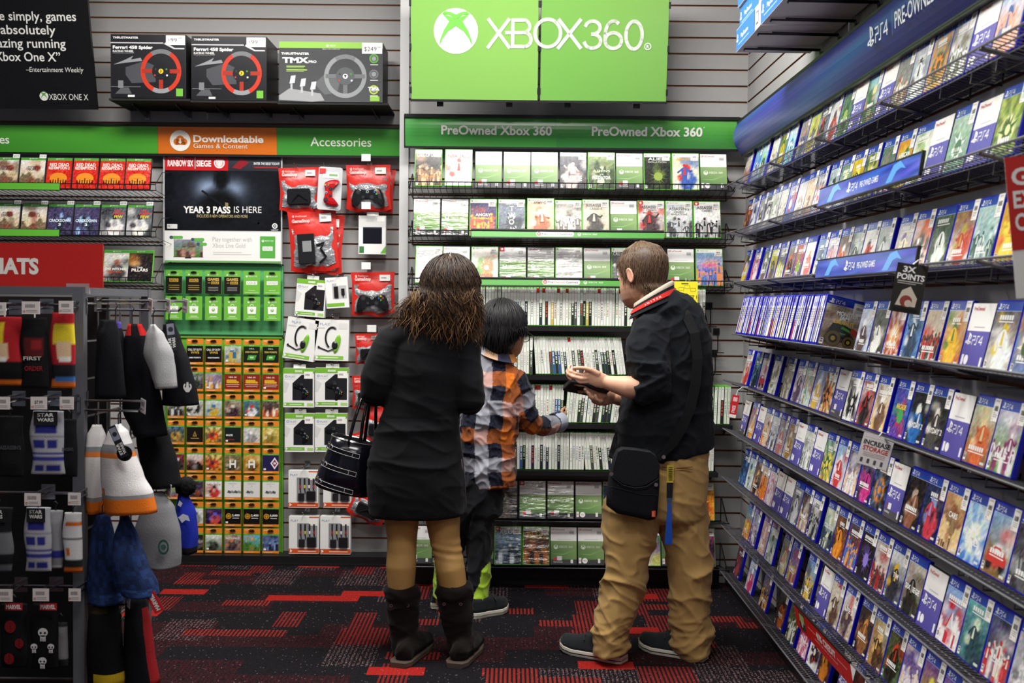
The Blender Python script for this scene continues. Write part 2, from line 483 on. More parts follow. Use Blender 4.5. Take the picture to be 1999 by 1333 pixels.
def person_shape(mb,rs,x,y,h,z,c,c2):
 """small printed figure: legs, body, arms, head"""
 w=h*0.2;a=rs.uniform(-.5,1.2);b=rs.uniform(-.5,1.2);s=rs.uniform(.25,.6)
 mb.poly([(x-w*s,y,z),(x-w*(s-.38),y,z),(x,y+h*.42,z),(x+w*(s-.38),y,z),(x+w*s,y,z),(x+w*.52,y+h*.48,z),(x-w*.52,y+h*.48,z)],c)
 mb.poly([(x-w*.5,y+h*.44,z),(x+w*.5,y+h*.44,z),(x+w*.78,y+h*.78,z),(x+w*.2,y+h*.85,z),(x-w*.2,y+h*.85,z),(x-w*.78,y+h*.78,z)],c)
 for sg,q in((-1,a),(1,b)):
  e=(x+sg*w*1.25,y+h*(.60+.1*q));mb.stroke([(x+sg*w*.62,y+h*.74),e,(x+sg*w*(1.2+.5*q),y+h*(.5+.3*q))],w*.36,z+.0001,c)
 mb.disc(x,y+h*.92,h*.075,z+.0002,c2,n=10);mb.poly([(x-w*.3,y+h*.5,z+.0002),(x+w*.3,y+h*.5,z+.0002),(x+w*.14,y+h*.8,z+.0002),(x-w*.14,y+h*.8,z+.0002)],c2)
def motif(mb,seed,pal,style,x0,x1,y0,y1,z):
 """crisp printed shapes over the soft picture"""
 rs=random.Random(seed);P=['#'+q for q in pal.split()];v0=len(mb.v)
 while len(P)<4:P.append(P[-1])
 w,h=x1-x0,y1-y0;X=lambda u:x0+w*u;Y=lambda v:y0+h*v
 if style=='fig':person_shape(mb,rs,X(rs.uniform(.42,.58)),Y(rs.uniform(.02,.1)),h*rs.uniform(.62,.8),z,P[2],P[3])
 elif style=='crowd':
  n=rs.choice((3,4,5))
  for k in range(n):person_shape(mb,rs,X((k+.5+rs.uniform(-.2,.2))/n),Y(rs.uniform(.0,.12)),h*rs.uniform(.38,.6),z+k*.00002,P[2+k%2],P[3-k%2])
 elif style in('burst','splash','blob'):
  n=rs.choice((7,9,12));cx,cy=X(rs.uniform(.42,.58)),Y(rs.uniform(.36,.5));pts=[]
  for k in range(2*n):t=PI*k/n;r=w*(.36 if k%2 else .15)*rs.uniform(.6,1.1);pts.append((cx+r*math.cos(t),cy+r*math.sin(t)*1.15))
  for k in range(2*n):a,b=pts[k],pts[(k+1)%(2*n)];mb.poly([(cx,cy,z),(a[0],a[1],z),(b[0],b[1],z)],P[3]if style=='burst' else P[2])
  if style=='blob':mb.disc(cx,cy,w*.17,z+.0002,P[3],n=14)
  else:mb.disc(cx,cy,w*.10,z+.0002,P[2]if style=='burst' else P[0],n=12)
 elif style=='scape':
  for k in range(3):a=rs.uniform(.0,.7);mb.poly([(X(a),Y(.3),z),(X(a+.28),Y(.3),z),(X(a+.14),Y(rs.uniform(.45,.66)),z)],P[2+k%2])
  for k in range(5):a=rs.uniform(.05,.85);mb.rect(X(a),Y(.02),X(a+.08),Y(rs.uniform(.1,.26)),z+.0001,P[rs.choice((0,2,3))])
 elif style=='car':mb.poly([(X(.14),Y(.2),z),(X(.86),Y(.2),z),(X(.9),Y(.32),z),(X(.7),Y(.36),z),(X(.6),Y(.47),z),(X(.36),Y(.47),z),(X(.25),Y(.36),z),(X(.12),Y(.33),z)],P[2]);mb.poly([(X(.38),Y(.37),z+.0001),(X(.62),Y(.37),z+.0001),(X(.57),Y(.44),z+.0001),(X(.4),Y(.44),z+.0001)],P[3])
 for i in range(v0,len(mb.v)):a,b,c=mb.v[i];mb.v[i]=(min(max(a,x0),x1),min(max(b,y0),y1),c)
def flatgrad(c0,c1,nx=3,ny=9,diag=0.25):
 v,u=np.meshgrid(np.linspace(0,1,ny),np.linspace(0,1,nx),indexing='ij')
 t=np.clip(v+diag*(u-0.5),0,1)[...,None]
 A=(1-t)*hexs(c0)+t*hexs(c1)
 return np.where(A<=0.04045,A/12.92,((A+0.055)/1.055)**2.4)
def xlogo(mb,x,y,r,z,white='#eef0ea',green='#5aa63a',M=None):
 """round ball with a curved cross cut into it"""
 mb.disc(x,y,r,z,white,n=26,M=M)
 dz=max(0.0004,r*0.02)
 for s in(-1,1):
  pts=[(0,0.50),(-0.30,0.70),(-0.62,0.76),(-0.50,0.86),(-0.25,0.83),(0,0.72)]
  mb.poly([(x+s*a*r,y+b*r,z+dz)for a,b in pts],green,M=M)
  pts=[(0,0.50),(-0.22,0.62),(-0.42,0.70),(-0.62,0.76),(-0.30,0.42),(-0.55,0.02),(-0.72,-0.40),(-0.74,-0.66),(-0.60,-0.34),(-0.36,-0.02),(0,0.22)]
  mb.poly([(x+s*a*r,y+b*r,z+dz)for a,b in pts],green,M=M)
def pslogo(mb,x,y,h,z,col='#f2f2f2',M=None,k=1.0):
 """upright P over a flattened S, drawn with its baseline at y"""
 P=lambda pts:[(x+a*h*k,y+b*h,z)for a,b in pts]
 mb.poly(P([(-0.10,0.06),(0.10,0.0),(0.10,0.78),(0.24,0.70),(0.24,0.50),(0.14,0.44),(0.14,0.40),(0.42,0.48),(0.42,0.78),(0.20,0.92),(-0.10,1.0)]),col,M=M)
 mb.poly(P([(-0.14,0.40),(-0.52,0.26),(-0.52,0.14),(-0.14,0.10),(-0.14,0.18),(-0.36,0.21),(-0.14,0.30)]),col,M=M)
 mb.poly(P([(0.14,0.32),(0.46,0.28),(0.58,0.20),(0.40,0.10),(0.14,0.0),(0.14,0.09),(0.40,0.19),(0.14,0.22)]),col,M=M)
def ps4word(mb,x,y,h,z,col='#f2f2f2',M=None,k=1.0,w=None):
 """squared thin letters P S 4 from x to the right"""
 w=w or h*0.13
 S=lambda pts:mb.stroke([(x+a*h*k,y+b*h)for a,b in pts],w,z,col,M=M)
 S([(0.0,0.95),(0.72,0.95),(0.72,0.50),(0.05,0.50),(0.05,0.0)])
 S([(1.75,0.95),(1.25,0.95),(1.25,0.5),(1.20,0.0),(0.85,0.0)])
 S([(2.55,0.0),(2.55,0.95),(1.85,0.28),(2.72,0.28)])
def barcode_sticker(parent,x0,y0,x1,y1,z,seed=0,name='price_sticker'):
 k=('st',round(x1-x0,3),round(y1-y0,3),seed%4)
 if k not in ME:
  rs=random.Random(seed);mb=MB();w,h=x1-x0,y1-y0
  mb.box(0,0,-0.0003,w,h,0.0003,'#f1efe9')
  mb.text('PRE-OWNED',w/2,h*0.86,h*0.07,0.0006,'#777777',w=w*0.6)
  x=w*0.2
  while x<w*0.8:
   q=w*rs.choice((0.015,0.03,0.045));mb.rect(x,h*0.46,x+q,h*0.68,0.0006,'#4a4a4a');x+=q+w*rs.choice((0.02,0.035))
  for yy in(0.36,0.28,0.2):mb.rect(w*0.15,h*yy,w*(0.6+0.3*rs.random()),h*(yy+0.03),0.0006,'#8d8d8d')
  mb.ring(w*0.2,h*0.1,w*0.04,w*0.07,0.0006,'#c33a36',n=10)
  o=mb.build(name,PRINT);ME[k]=o.data;bpy.data.objects.remove(o)
 return obj(name,ME[k],parent,Matrix.Translation((x0,y0,z)))
ME={}
BLUEPL=mat('blue_case_plastic','#1414b4',rough=0.3,spec=0.5,noise_amt=0.05,noise_scale=20)
GREENPL=mat('green_case_plastic','#5fae35',rough=0.3,spec=0.5,noise_amt=0.05,noise_scale=20)
BLACKPL=mat('black_case_plastic','#111114',rough=0.3,spec=0.5,noise_amt=0.05,noise_scale=20)
CW,CT=0.135,0.014
CH4,CH3=0.1715,0.190
def case_mesh(key,h,m,w=CW):
 if key in ME:return ME[key]
 mb=MB();mb.rbox(-w/2,0,-CT,w/2,h,0,0.003)
 mb.box(w/2-0.0001,h*0.3,-CT*0.62,w/2+0.0008,h*0.7,-CT*0.38)
 o=mb.build('game_case',m);ME[key]=o.data;bpy.data.objects.remove(o)
 return ME[key]
case_mesh('blue',CH4,BLUEPL);case_mesh('green',CH3,GREENPL);case_mesh('black',CH3,BLACKPL);case_mesh('sleeve',CH4*0.96,BLACKPL);case_mesh('xone',CH4,GREENPL)
def esrb(mb,x,y,h,z):
 mb.rect(x,y,x+h*0.66,y+h,z,'#f0f0f0');mb.rect(x+h*0.08,y+h*0.3,x+h*0.58,y+h*0.92,z+0.0002,'#1c1c1c')
 mb.text(random.choice('MTE'),x+h*0.33,y+h*0.38,h*0.42,z+0.0004,'#f0f0f0',bold=0.02)
def cover_ps4(parent,seed,pal,style,title=None,tcol='#f0f0f0',ty=0.25):
 mb=MB();x0,x1,y0,y1=-CW/2+0.004,CW/2-0.003,0.004,CH4-0.004;H=y1-y0;z=0.0006
 mb.grid(x0,y0,x1,y0+H*0.865,z,art(seed,pal,style));motif(mb,seed,pal,style,x0,x1,y0,y0+H*.865,z+.0002)
 mb.grid(x0,y0+H*0.865,x1,y1,z,flatgrad('2a50b0','2440a0',diag=0.5))
 mb.rect(x0,y0+H*0.862,x1,y0+H*0.868,z+0.0002,'#c9d4ee')
 pslogo(mb,x0+0.014,y0+H*0.885,0.015,z+0.0003);ps4word(mb,x0+0.026,y0+H*0.89,0.0115,z+0.0003)
 esrb(mb,x0+0.004,y0+0.005,0.018,z+0.0003)
 mb.rect(x1-0.03,y0+0.005,x1-0.008,y0+0.011,z+0.0003,'#d8d8d8')
 if title:
  ls=title.split('/')
  for i,s in enumerate(ls):
   mb.text(s,0,y0+H*ty-i*0.019,0.0145,z+0.0004,tcol,bold=0.025,w=min(0.105,0.013*len(s)))
 else:
  rs=random.Random(seed);w=0.05+0.04*rs.random();yy=y0+H*rs.choice((0.2,0.3,0.68,0.74))
  for k in range(int(w/0.012)):
   xx=-w/2+k*0.012
   mb.rect(xx,yy,xx+0.009,yy+0.011,z+0.0004,tcol)
  mb.rect(-w/2,yy-0.006,w/2,yy-0.0035,z+0.0004,tcol)
 return mb.build('cover',GLOSS,parent)
def cover_ps4_sleeve(parent,variant=0):
 k=('slv',variant)
 if k not in ME:
  mb=MB();H=CH4*0.96;x0,x1=-CW/2+0.002,CW/2-0.002;z=0.0006
  mb.grid(x0,0.001,x1,H*0.58,z,flatgrad('4c4494','5f58a8',ny=4));mb.rect(x0,H*0.58,x1,H-0.001,z,'#efedea')
  mb.text('PreOwned',x0+0.012,H*0.885,0.010,z+0.0004,'#c83a48',align='L',bold=0.01)
  mb.rect(x0+0.035,H*0.63,x1-0.035,H*0.645,z+0.0003,'#b5b3b5')
  pslogo(mb,x0+0.022,H*0.37,0.030,z+0.0003);ps4word(mb,x0+0.044,H*0.38,0.021,z+0.0003)
  if variant:
   mb.rect(x0,0.001,x1,H*0.15,z+0.0002,'#4a474c');mb.rect(x0+0.03,H*0.16,x0+0.055,H*0.27,z+0.0003,'#d8d6da');mb.rect(x0+0.01,H*0.16,x0+0.026,H*0.25,z+0.0003,'#6b4a50')
   mb.text('GameStop',x0+0.03,H*0.09,0.007,z+0.0004,'#e8e8e8')
  else:
   mb.rect(x0+0.007,H*0.07,x0+0.019,H*0.22,z+0.0003,'#ece9f0');mb.disc(x0+0.034,H*0.145,0.012,z+0.0003,'#ece9f0',n=16)
  mb.rect(x1-0.018,H*0.06,x1-0.008,H*0.2,z+0.0003,'#e6e4ea')
  o=mb.build('cover',PRINT);ME[k]=o.data;bpy.data.objects.remove(o)
 return obj('cover',ME[k],parent)
COLW={}
# --- blue game wall on the right
LEAN=R(13)
TIPY=5.45
TIPS=[363,456.5,552.5,647,741.5,836,930.5,1024.5,1114]
ROWN=['topmost','second','third','fourth','fifth','sixth','seventh','eighth','lowest']
SL,CL=math.sin(LEAN),math.cos(LEAN)
YEND=1.75
ROWS=[[(1474,1,'b9a79a d8d2c8 7d6a62 c96a4a','crowd','pale brown crowd'),(1493,0,'2f5fb0 86b6dc e6eef2 2b4a70','blob','blue and aqua'),(1507,0,'5cb3c8 a8dbe4 2a3438 d8d23e','fig','aqua and yellow'),(1529,0,'b8a890 d9d4cc 8a7a70 e9e3d8','crowd','beige group'),(1546,0,'4a6a2c 8a8f3a d8b52e 2c3a20','fig','jungle green'),(1564,1,'6cc2d8 b8e4ec 2d6f9a f0f4f4','burst','sky blue'),(1589,0,'8a7f7a a9a4a2 4c5a80 c98a6a','fig','grey brown'),(1609,0,'b8a45a c9d86a 5f6a3a 6b6f78','blob','lime and olive'),(1632,0,'4a5458 a2a8ac 2a2326 c8392e','fig','grey with red figure'),(1651,0,'c8c6c6 dcdcdc b43c3a 5a5658','fig','white with red figure'),(1676.7,0,'4f7a38 5e7a6a 2a3a28 9ab06a','blob','dark green leaf'),(1700.5,'w'),(1733.8,0,'d8582e 8fd2dc 2d5a3a e9d9a8','scape','aqua over orange'),(1762,'w'),(1800,0,'7a7a6a 8f8f92 9a5a48 d8d0c0','crowd','grey brown crowd'),(1825,0,'8a8f98 b9bcc4 e8e8ea 3a3238','fig','misty white'),(1866.5,0,'d8a45a 9a9a92 4a4a48 e08a3a','burst','orange with black arc'),(1913,1,'a8a48a c9c9cc 6a6a5a efefef','crowd','pale grey marching'),(1971.5,'w'),(2012,0,'d8a890 c8d4e8 e8b09a 5a7ab0','fig','white and pink')],[(1479.5,0,'c85a30 6a3a38 2c2428 e08a3a','fig','dark red'),(1490,0,'4c5680 c9ccd8 e4e4e8 2a3050','fig','navy and white'),(1500,0,'8a8a8c a8a8aa 2c2c30 d8d8d8','fig','grey hooded figure'),(1513,0,'b8b8b8 5a5a58 ececec 3a3a3a','fig','grey masked face'),(1530,0,'a9ada0 cfd2ca 7e8a78 efefe8','blob','pale grey green'),(1547,1,'c9c4ba dedad2 8a8478 f0ece4','crowd','off-white'),(1569.5,0,'5a6ab0 b0b8d8 c8404a e8e8ee','blob','red and blue'),(1581,0,'dcdad4 c8c8ca a89a90 f0eeea','fig','white and grey'),(1600,1,'d0b090 c9b8a4 e8cfb0 8a6a5a','blob','beige and tan'),(1622,0,'d8d4d8 4a4048 c8404a e8e8e8','burst','red and black'),(1650,1,'5a6a6c aebcc0 e8ecec 2a3234','fig','grey with round helmet'),(1677.7,0,'9ab09a 6f8a70 e8ece4 d8d84a','fig','misty green'),(1694,0,'5a6a2a d8b82a 2a2a24 e8d84a','fig','yellow and black'),(1724,1,'2f4a34 4a6a48 e8e4c8 d8b83a','burst','dark forest'),(1764.5,0,'b86a7a 3a6a5a e8e0e4 2f4a44','crowd','green and pink crowd','',),(1794.5,0,'6a7a2a d88a2a e8b83a 2f5a3a','scape','orange safari','AFRICAN','#f4f4f0',0.55),(1834,0,'dfe2d8 d4d8ce 7a8a4a a8b48a','fig','white with olive figure'),(1861,'w'),(1909,1,'6a8a7a a8bcae e8f0ec 4a6a5a','blob','pale green'),(1966,'w'),(2012,0,'6a7a4a a8b45a dce0a0 3a4a2a','burst','olive and yellow')],[(1471,1,'b86a7a 3a3e44 d8d03a e4e4e4','fig','charcoal and yellow'),(1491,0,'d84a6a a8a0a8 e8e8e8 8a2a4a','fig','pink and grey'),(1510,0,'c8b8b4 6a7a6a 3a3e38 e4e0dc','fig','grey green'),(1527,1,'8a6a5a c8c44a 3a3430 a8a478','fig','brown and yellow'),(1544,0,'9a9aa0 5a5a60 e8e8e8 d8d84a','crowd','dark and white'),(1562,1,'8a5a4a 8a8a8c 3a3a3e d8703a','fig','grey with orange edge'),(1580,0,'5a4a8a c05a6a e8e0e8 8ab03a','blob','purple and red'),(1599,1,'e4dcd8 f0e8e6 d87a7a c9b48a','fig','white and rose'),(1628,0,'e0d08a 6a8ab8 f0f0ec 3a4a6a','crowd','blue and cream'),(1650,0,'e8d8d8 c8c0cc e8a8a8 8a7a90','fig','white and pale pink'),(1668.5,0,'d8cfc8 6a6058 c8502e e8e4dc','fig','brown with red smear'),(1694,0,'a8b0ac b9c8c2 4a504e dfe8e4','fig','pale grey green'),(1721,0,'e8e0dc efebe8 c83a3a 3a3a3a','fig','white with red emblem'),(1752.5,1,'9a9c9c a8acac d8dcdc 5a5e5e','fig','silver mask'),(1796,0,'d8c8a0 b8b4c8 f0e8c0 6a5a9a','fig','white and lavender'),(1832,0,'e8e4e0 e0562a 4a4a4a f0f0f0','splash','white and vermilion'),(1871,0,'3a4a3c 4a5a4a e8ece4 2a342c','fig','dark green with white blaze'),(1917.5,0,'dcdcd8 8a5a4a c03a2a b8a04a','fig','white with red helmet'),(1967,0,'6a8a90 a8c4c0 3a5a54 d0dcd8','crowd','pale teal group'),(2025,0,'d88a3a c8a03a e8d04a d86a3a','fig','golden haired')],[(1717.6,0,'8a94b0 c8d0dc 5a4a48 e8ecf0','fig','white and blue hunter'),(1746.4,0,'3a3a38 6a6e66 e8e8e4 4a4e48','fig','charcoal'),(1777,1,'a83a2a 8a4a44 e8a86a f0e8dc','burst','red fiery'),(1817,0,'4a7ab0 5a8ac0 2a3e5a e8ecf0','fig','steel blue'),(1855,1,'dcdcda c8b49a 3a3a3a c83a34','crowd','white with red band'),(1912.5,0,'c86a2a d8c8a8 e8b83a 4a7a3a','fig','yellow and red wrestler'),(1947,'w'),(1999,1,'d8d4c8 5a5458 e8ecec d8b82a','fig','white and gold'),(2055,0,'5a7ab0 a8704a e8e0c8 3a5a3a','blob','mixed')],[(1474,0,'b89a8a b8a4a0 c83a34 e4dcd8','fig','white and red'),(1493,0,'3a4a5a 5a7a90 1f2f40 6ab0d8','fig','dark blue'),(1508,1,'8a7a80 e8e4e4 a83a44 c8c4c8','car','white with red car'),(1531,0,'c9c6bc d8d6ce 8a887c ecebe4','splash','off-white'),(1558,1,'c8bca8 a8a494 8a7e6e e0dccc','crowd','beige crowd'),(1584.5,0,'9a8a98 a8a0ac 5a4a60 d8ccd4','fig','mauve grey'),(1604,0,'c86a64 a8ccb8 d0e4d8 8ab09a','scape','pale mint'),(1617,0,'a89ab0 7a84a0 d8b44a e4e0e8','fig','slate blue'),(1639,0,'e8b06a d8d0c8 e07a3a 2a2420','burst','orange and black'),(1661,'v'),(1697,0,'e8e6e2 f0eeea 222222 3a3a3a','splash','white with black splash'),(1716,0,'8a3a34 c8c4c0 2a2426 b8282e','fig','white with red gloves'),(1748.5,1,'e8c07a c8c0b8 7a5a48 f0ece4','fig','white and amber'),(1790,0,'5a3a9a 3a6ab0 c83a4a 4aa85a','blob','purple arcade','ARCADE','#f0d84a',0.5),(1826,0,'2a2e34 1e2024 2f6ab0 e8e4dc','fig','black with blue mask','PAYDAY 2','#f4f0ea',0.26),(1867,0,'2a2a2e 2a2a2c 4a4648 e8e0d4','fig','black with suited figure','PAYDAY 2','#f4f0ea',0.26),(1908,'w'),(1957.6,0,'8a5a3a c8d0b0 d86a3a e8d09a','fig','orange dragon green'),(2010,0,'6aa03a b8b0d0 e8e8e8 8a3a6a','crowd','white and purple')],[(1470,'v'),(1485,0,'9a8a88 8a4a6a e0a03a c8c4cc','fig','purple and orange'),(1500,'w'),(1514,0,'e07a3a b8b4b0 d8c0a0 5a5658','fig','grey and orange'),(1530,0,'a8a4b0 c0c4c8 5a5e64 e4e4e8','crowd','grey white'),(1546,0,'b0a4a0 9a98a0 c87a7a dcd8dc','fig','grey pink'),(1563,0,'b8b4ac 8a7a6a a8804a dcd8d0','fig','sand and grey'),(1581,'w'),(1602,0,'b8bcb4 d4d8d4 7a8078 f0f0ee','crowd','pale grey'),(1613.5,'w'),(1636.5,1,'e0a83a 8ab0a0 e8d84a 2f5a4a','burst','yellow and green'),(1668.5,0,'d8c8cc 8ab0d0 c83a3a f0ecec','fig','white blue and red'),(1691,0,'a890b8 5a5a64 e8c8a0 e8e8ec','crowd','violet crowd'),(1720,0,'3a2a44 6a5a80 c83a8a 2a2438','fig','dark purple'),(1751.6,0,'1e1c20 2a2c34 e08a2a 4a6a9a','burst','black with orange flare'),(1782.5,'v'),(1819,0,'221e20 2a2628 8a5a44 b8a090','fig','black with brown figure'),(1850,0,'1f2038 2a3a5a c83a4a 8a9ad0','fig','navy with red streak'),(1894,1,'4a3a34 c89a6a e8c890 8a5a3a','scape','brown sunset','CARS','#f4f0ec',0.5),(1950,0,'4a80c8 8ab8e0 e8ecd8 f0f4f0','burst','light blue with white star'),(1999,0,'8a6a3a 8ab0d8 c83a34 e8e4e0','car','blue sky with red bike'),(2050,0,'2a2a30 3a3a40 5a5a60 c8c8c8','fig','black')],[(1471,0,'1f2a44 34507a 3a6aa0 5a8ac0','scape','dark navy'),(1483,0,'9ab04a c8d8dc e8f0ec 4a6a8a','scape','green field','LIFE','#f4f4f4',0.35),(1496.6,0,'d89a3a 3a2a34 2a2028 e0a45a','fig','black and gold'),(1510,0,'d8701e b8a8a0 e07a2a 6a3a28','fig','bright orange'),(1525,0,'c8a0b8 d8c8cc f0e4ec c86a6a','fig','pink and white'),(1540,'w'),(1553,'w'),(1570,0,'5a5a60 8a8a90 c8c8cc 3a3a40','fig','slate grey'),(1591,0,'8a6a5a 3a3638 a88a70 d0ccc8','crowd','charcoal brown'),(1611,1,'3a3a3c e8e8e6 1e1e20 a8a8a8','crowd','white with dark crowd','SOUL','#222222',0.7),(1641.5,0,'3a5a6a b8c0a8 2a3a44 dcdcc4','scape','blue grey tower','COLOSSUS','#f4f4f4',0.45),(1666,0,'8a4a1e 5a3a30 e8902a 2a1e1c','fig','fire orange'),(1691.6,0,'8a3a34 4a3a4a 4a6ab8 e0a05a','crowd','red and blue heroes'),(1719.7,0,'1c1a24 14141c 5a4a9a 8a7ad0','blob','black with violet script','',),(1748.8,0,'d8ccc4 b8b0ac a02a2e 3a3436','crowd','white and red badge'),(1782.5,0,'3a3e4a d8dcdc 2a2c34 e0b02a','fig','white with yellow band','TOM','#f4f4f4',0.42),(1817,0,'4a4438 c8c0b4 22221e 8a8078','fig','grey soldier','SIX SIEGE','#f4f4f4',0.4),(1854,'w'),(1901,0,'c8281e 8ab8e8 f0f0f0 c8303a','scape','sky blue with red roof','','#f4f4f4'),(1942,0,'1e2e3c 6ab0b0 2a4a54 d8e8c8','fig','teal with gear'),(1992.6,1,'5a5a8a 3a3a54 c83a3a e8e0d8','crowd','colourful animal group'),(2055,0,'a8a8b0 c8c8cc e8e8e8 6a6a70','fig','grey')],[(1476.5,0,'e08a2a 4a8ac0 c85a3a e8c44a','blob','orange and blue'),(1490,1,'5a5a7a 8ab0d0 6a4a6a c8c8d8','crowd','blue purple'),(1509.5,0,'8a7a88 a898a8 c8a090 e4dce4','fig','mauve'),(1525,0,'8a9a8a a8c8e0 e4e8e4 4a5a4a','scape','grey blue landscape'),(1551,0,'5a5a54 8a908c c8b890 c83a4a','fig','grey with pale cone'),(1569,1,'5a4a7a 6a6aa0 a03a5a a8a84a','crowd','dim purple'),(1602.5,1,'c8b060 6a90c8 3a3a40 d8b03a','crowd','blue sky and gold','',),(1632.5,'w'),(1656,0,'a89a88 d0c4b4 5a4034 e0d8c8','fig','beige explorer','TOMB','#b02a2a',0.8),(1681,1,'b09a80 d8d4dc 4a3a44 c8402e','splash','white and plum','LIFE 2','#f4f4f4',0.5),(1717,0,'1e1c22 2a2430 8a5a34 d8904a','fig','black with amber riders'),(1748,0,'b07a3a 8a9a98 4a3424 e8c07a','fig','sandy gold'),(1780,0,'3a5a34 4a4a34 1e1e1a c83a24','fig','dark green'),(1808,0,'a890b8 5a4a88 e8d4c0 e8e0ec','crowd','lilac group'),(1844.5,1,'d8c02a 6a4a8a e0a03a e8d84a','fig','yellow and purple'),(1889.5,0,'b04a8a 7a5aa0 e8a8c0 f0e0ec','fig','magenta'),(1940,0,'8a3a5a 4a3a6a e0c0a0 2a2a44','fig','plum')],[(1458,1,'3a2a44 6a3a48 a84a4a 2a2030','fig','dark wine'),(1483,1,'d8c8cc 5a80b8 c83a6a f0ecec','fig','white blue and pink'),(1512,1,'a8602a 4a5a8a e0a03a 2a3a5a','crowd','brown and orange'),(1545,1,'4a2a1e 3a3a40 c86a2a 2a2226','fig','dark brown'),(1569,1,'8a8a3a 3a4a3a 1e2420 e4e4d8','crowd','black and moss'),(1593,0,'a83a4a 4a3a6a d06a8a e8d8e0','crowd','red and violet'),(1616,0,'e0dcd8 f0eeea 2a2426 a82a30','splash','white with dark round badge'),(1635,1,'5a3020 2a2024 e08a2a 3a2a28','fig','dark with orange flame'),(1677.5,'w'),(1700,0,'4a1e24 2a1a20 a02a34 6a5a60','fig','dark crimson'),(1745,0,'3a4a6a 5a6a8a c8c8d0 2a2a3a','fig','blue grey')],]
PALS=PRINT
def tray_mesh(name,lipx,z0,label,far=TIPY):
 depth=XR-lipx-0.004
 mb=MB()
 U=lambda u,y,dz=0.0:(lipx+u,y,z0-u*SL/CL+dz)
 for u,r in((0.0,0.0032),(0.03,0.0018),(0.062,0.0018),(depth*0.8,0.0018),(depth,0.003)):
  mb.tube([U(u,far),U(u,YEND)],r,6)
 y=far
 while y>YEND:
  mb.tube([U(0,y,0.002),U(depth,y,0.002)],0.0014,4);y-=0.0235
 y=far-0.22
 while y>YEND:
  mb.tube([U(-0.002,y,-0.003),U(depth,y,-0.003)],0.0042,5);mb.tube([U(-0.002,y-0.012,-0.003),U(depth,y-0.012,-0.003)],0.0042,5);y-=0.68
 o=mb.build(name,mat('grey_black_wire','#66666c',rough=.4,metal=.25))
 tag(o,label,'shelf','sloping wire shelves of the blue game wall')
 key=('brk',round(depth,3))
 y=far-0.12;k=0
 while y>2.2:
  if key not in ME:
   b=MB()
   b.tube([(0.055,0,-0.02),(0.05,0,-0.045),(depth-0.012,0,-0.05),(depth-0.008,0,-0.012)],0.0028,5)
   q=b.build('bracket',BLACK);ME[key]=q.data;bpy.data.objects.remove(q)
  obj('bracket',ME[key],o,Matrix.Translation((lipx,y,z0)))
  y-=(0.19,0.14,0.16,0.33)[k%4];k+=1
 return o
def relax(ys,w):
 ys=list(ys)
 for _ in range(300):
  mv=0
  for i in range(len(ys)-1):
   ov=w-(ys[i]-ys[i+1])
   if ov>1e-5:
    ys[i]+=ov*0.5;ys[i+1]-=ov*0.5;mv=max(mv,ov)
  if mv<1e-4:break
 return ys
for ri,row in enumerate(ROWS):
 t=PY(1415 if ri!=3 else 1400,TIPS[ri],TIPY)
 z0=t.z
 lipx=1.035 if ri!=3 else 0.99
 tray_mesh('wire_shelf',lipx,z0,'black sloping wire shelf, %s on the right-hand wall of blue games'%ROWN[ri],TIPY if ri!=3 else 5.02)
 xb=1.035+0.06*CL;zb=z0-(xb-lipx)*SL/CL+0.003
 xt=xb+CH4*SL;zt=zb+CH4*CL
 ys=[solveY(c[0],xt,zt)+CW/2 for c in row]
 ys=relax(ys,CW+0.0015)
 for ci,(c,y)in enumerate(zip(row,ys)):
  seed=1000+ri*50+ci
  rs=random.Random(seed)
  sleeve=c[1]in('w','v')
  M=frame_right(xb,y,zb,LEAN+rs.uniform(-0.01,0.01),rs.uniform(-0.006,0.006))
  root=obj('game_case',ME['sleeve' if sleeve else 'blue'],None,M)
  if sleeve:
   cover_ps4_sleeve(root,1 if c[1]=='v' else 0)
   d='white-topped plain purple sleeve game'
  else:
   pal,sty,desc=c[2],c[3],c[4]
   ttl=c[5]if len(c)>5 and c[5]else None
   cover_ps4(root,seed,pal,sty,ttl,c[6]if len(c)>6 else '#efefec',c[7]if len(c)>7 else 0.25)
   d=desc+' game'
   if ci%9!=7:barcode_sticker(root,CW/2-0.034,CH4-0.052-rs.uniform(0,0.006),CW/2-0.002,CH4-0.002,0.0012,seed)
  where='%s from the corner, %s right-wall shelf'%(ordw(ci+1),ROWN[ri])if ri!=3 else '%s face-out case after the spines, fourth right-wall shelf'%ordw(ci+1)
  tag(root,d+', '+where,'game case','face-out games on the %s right-wall shelf'%ROWN[ri])
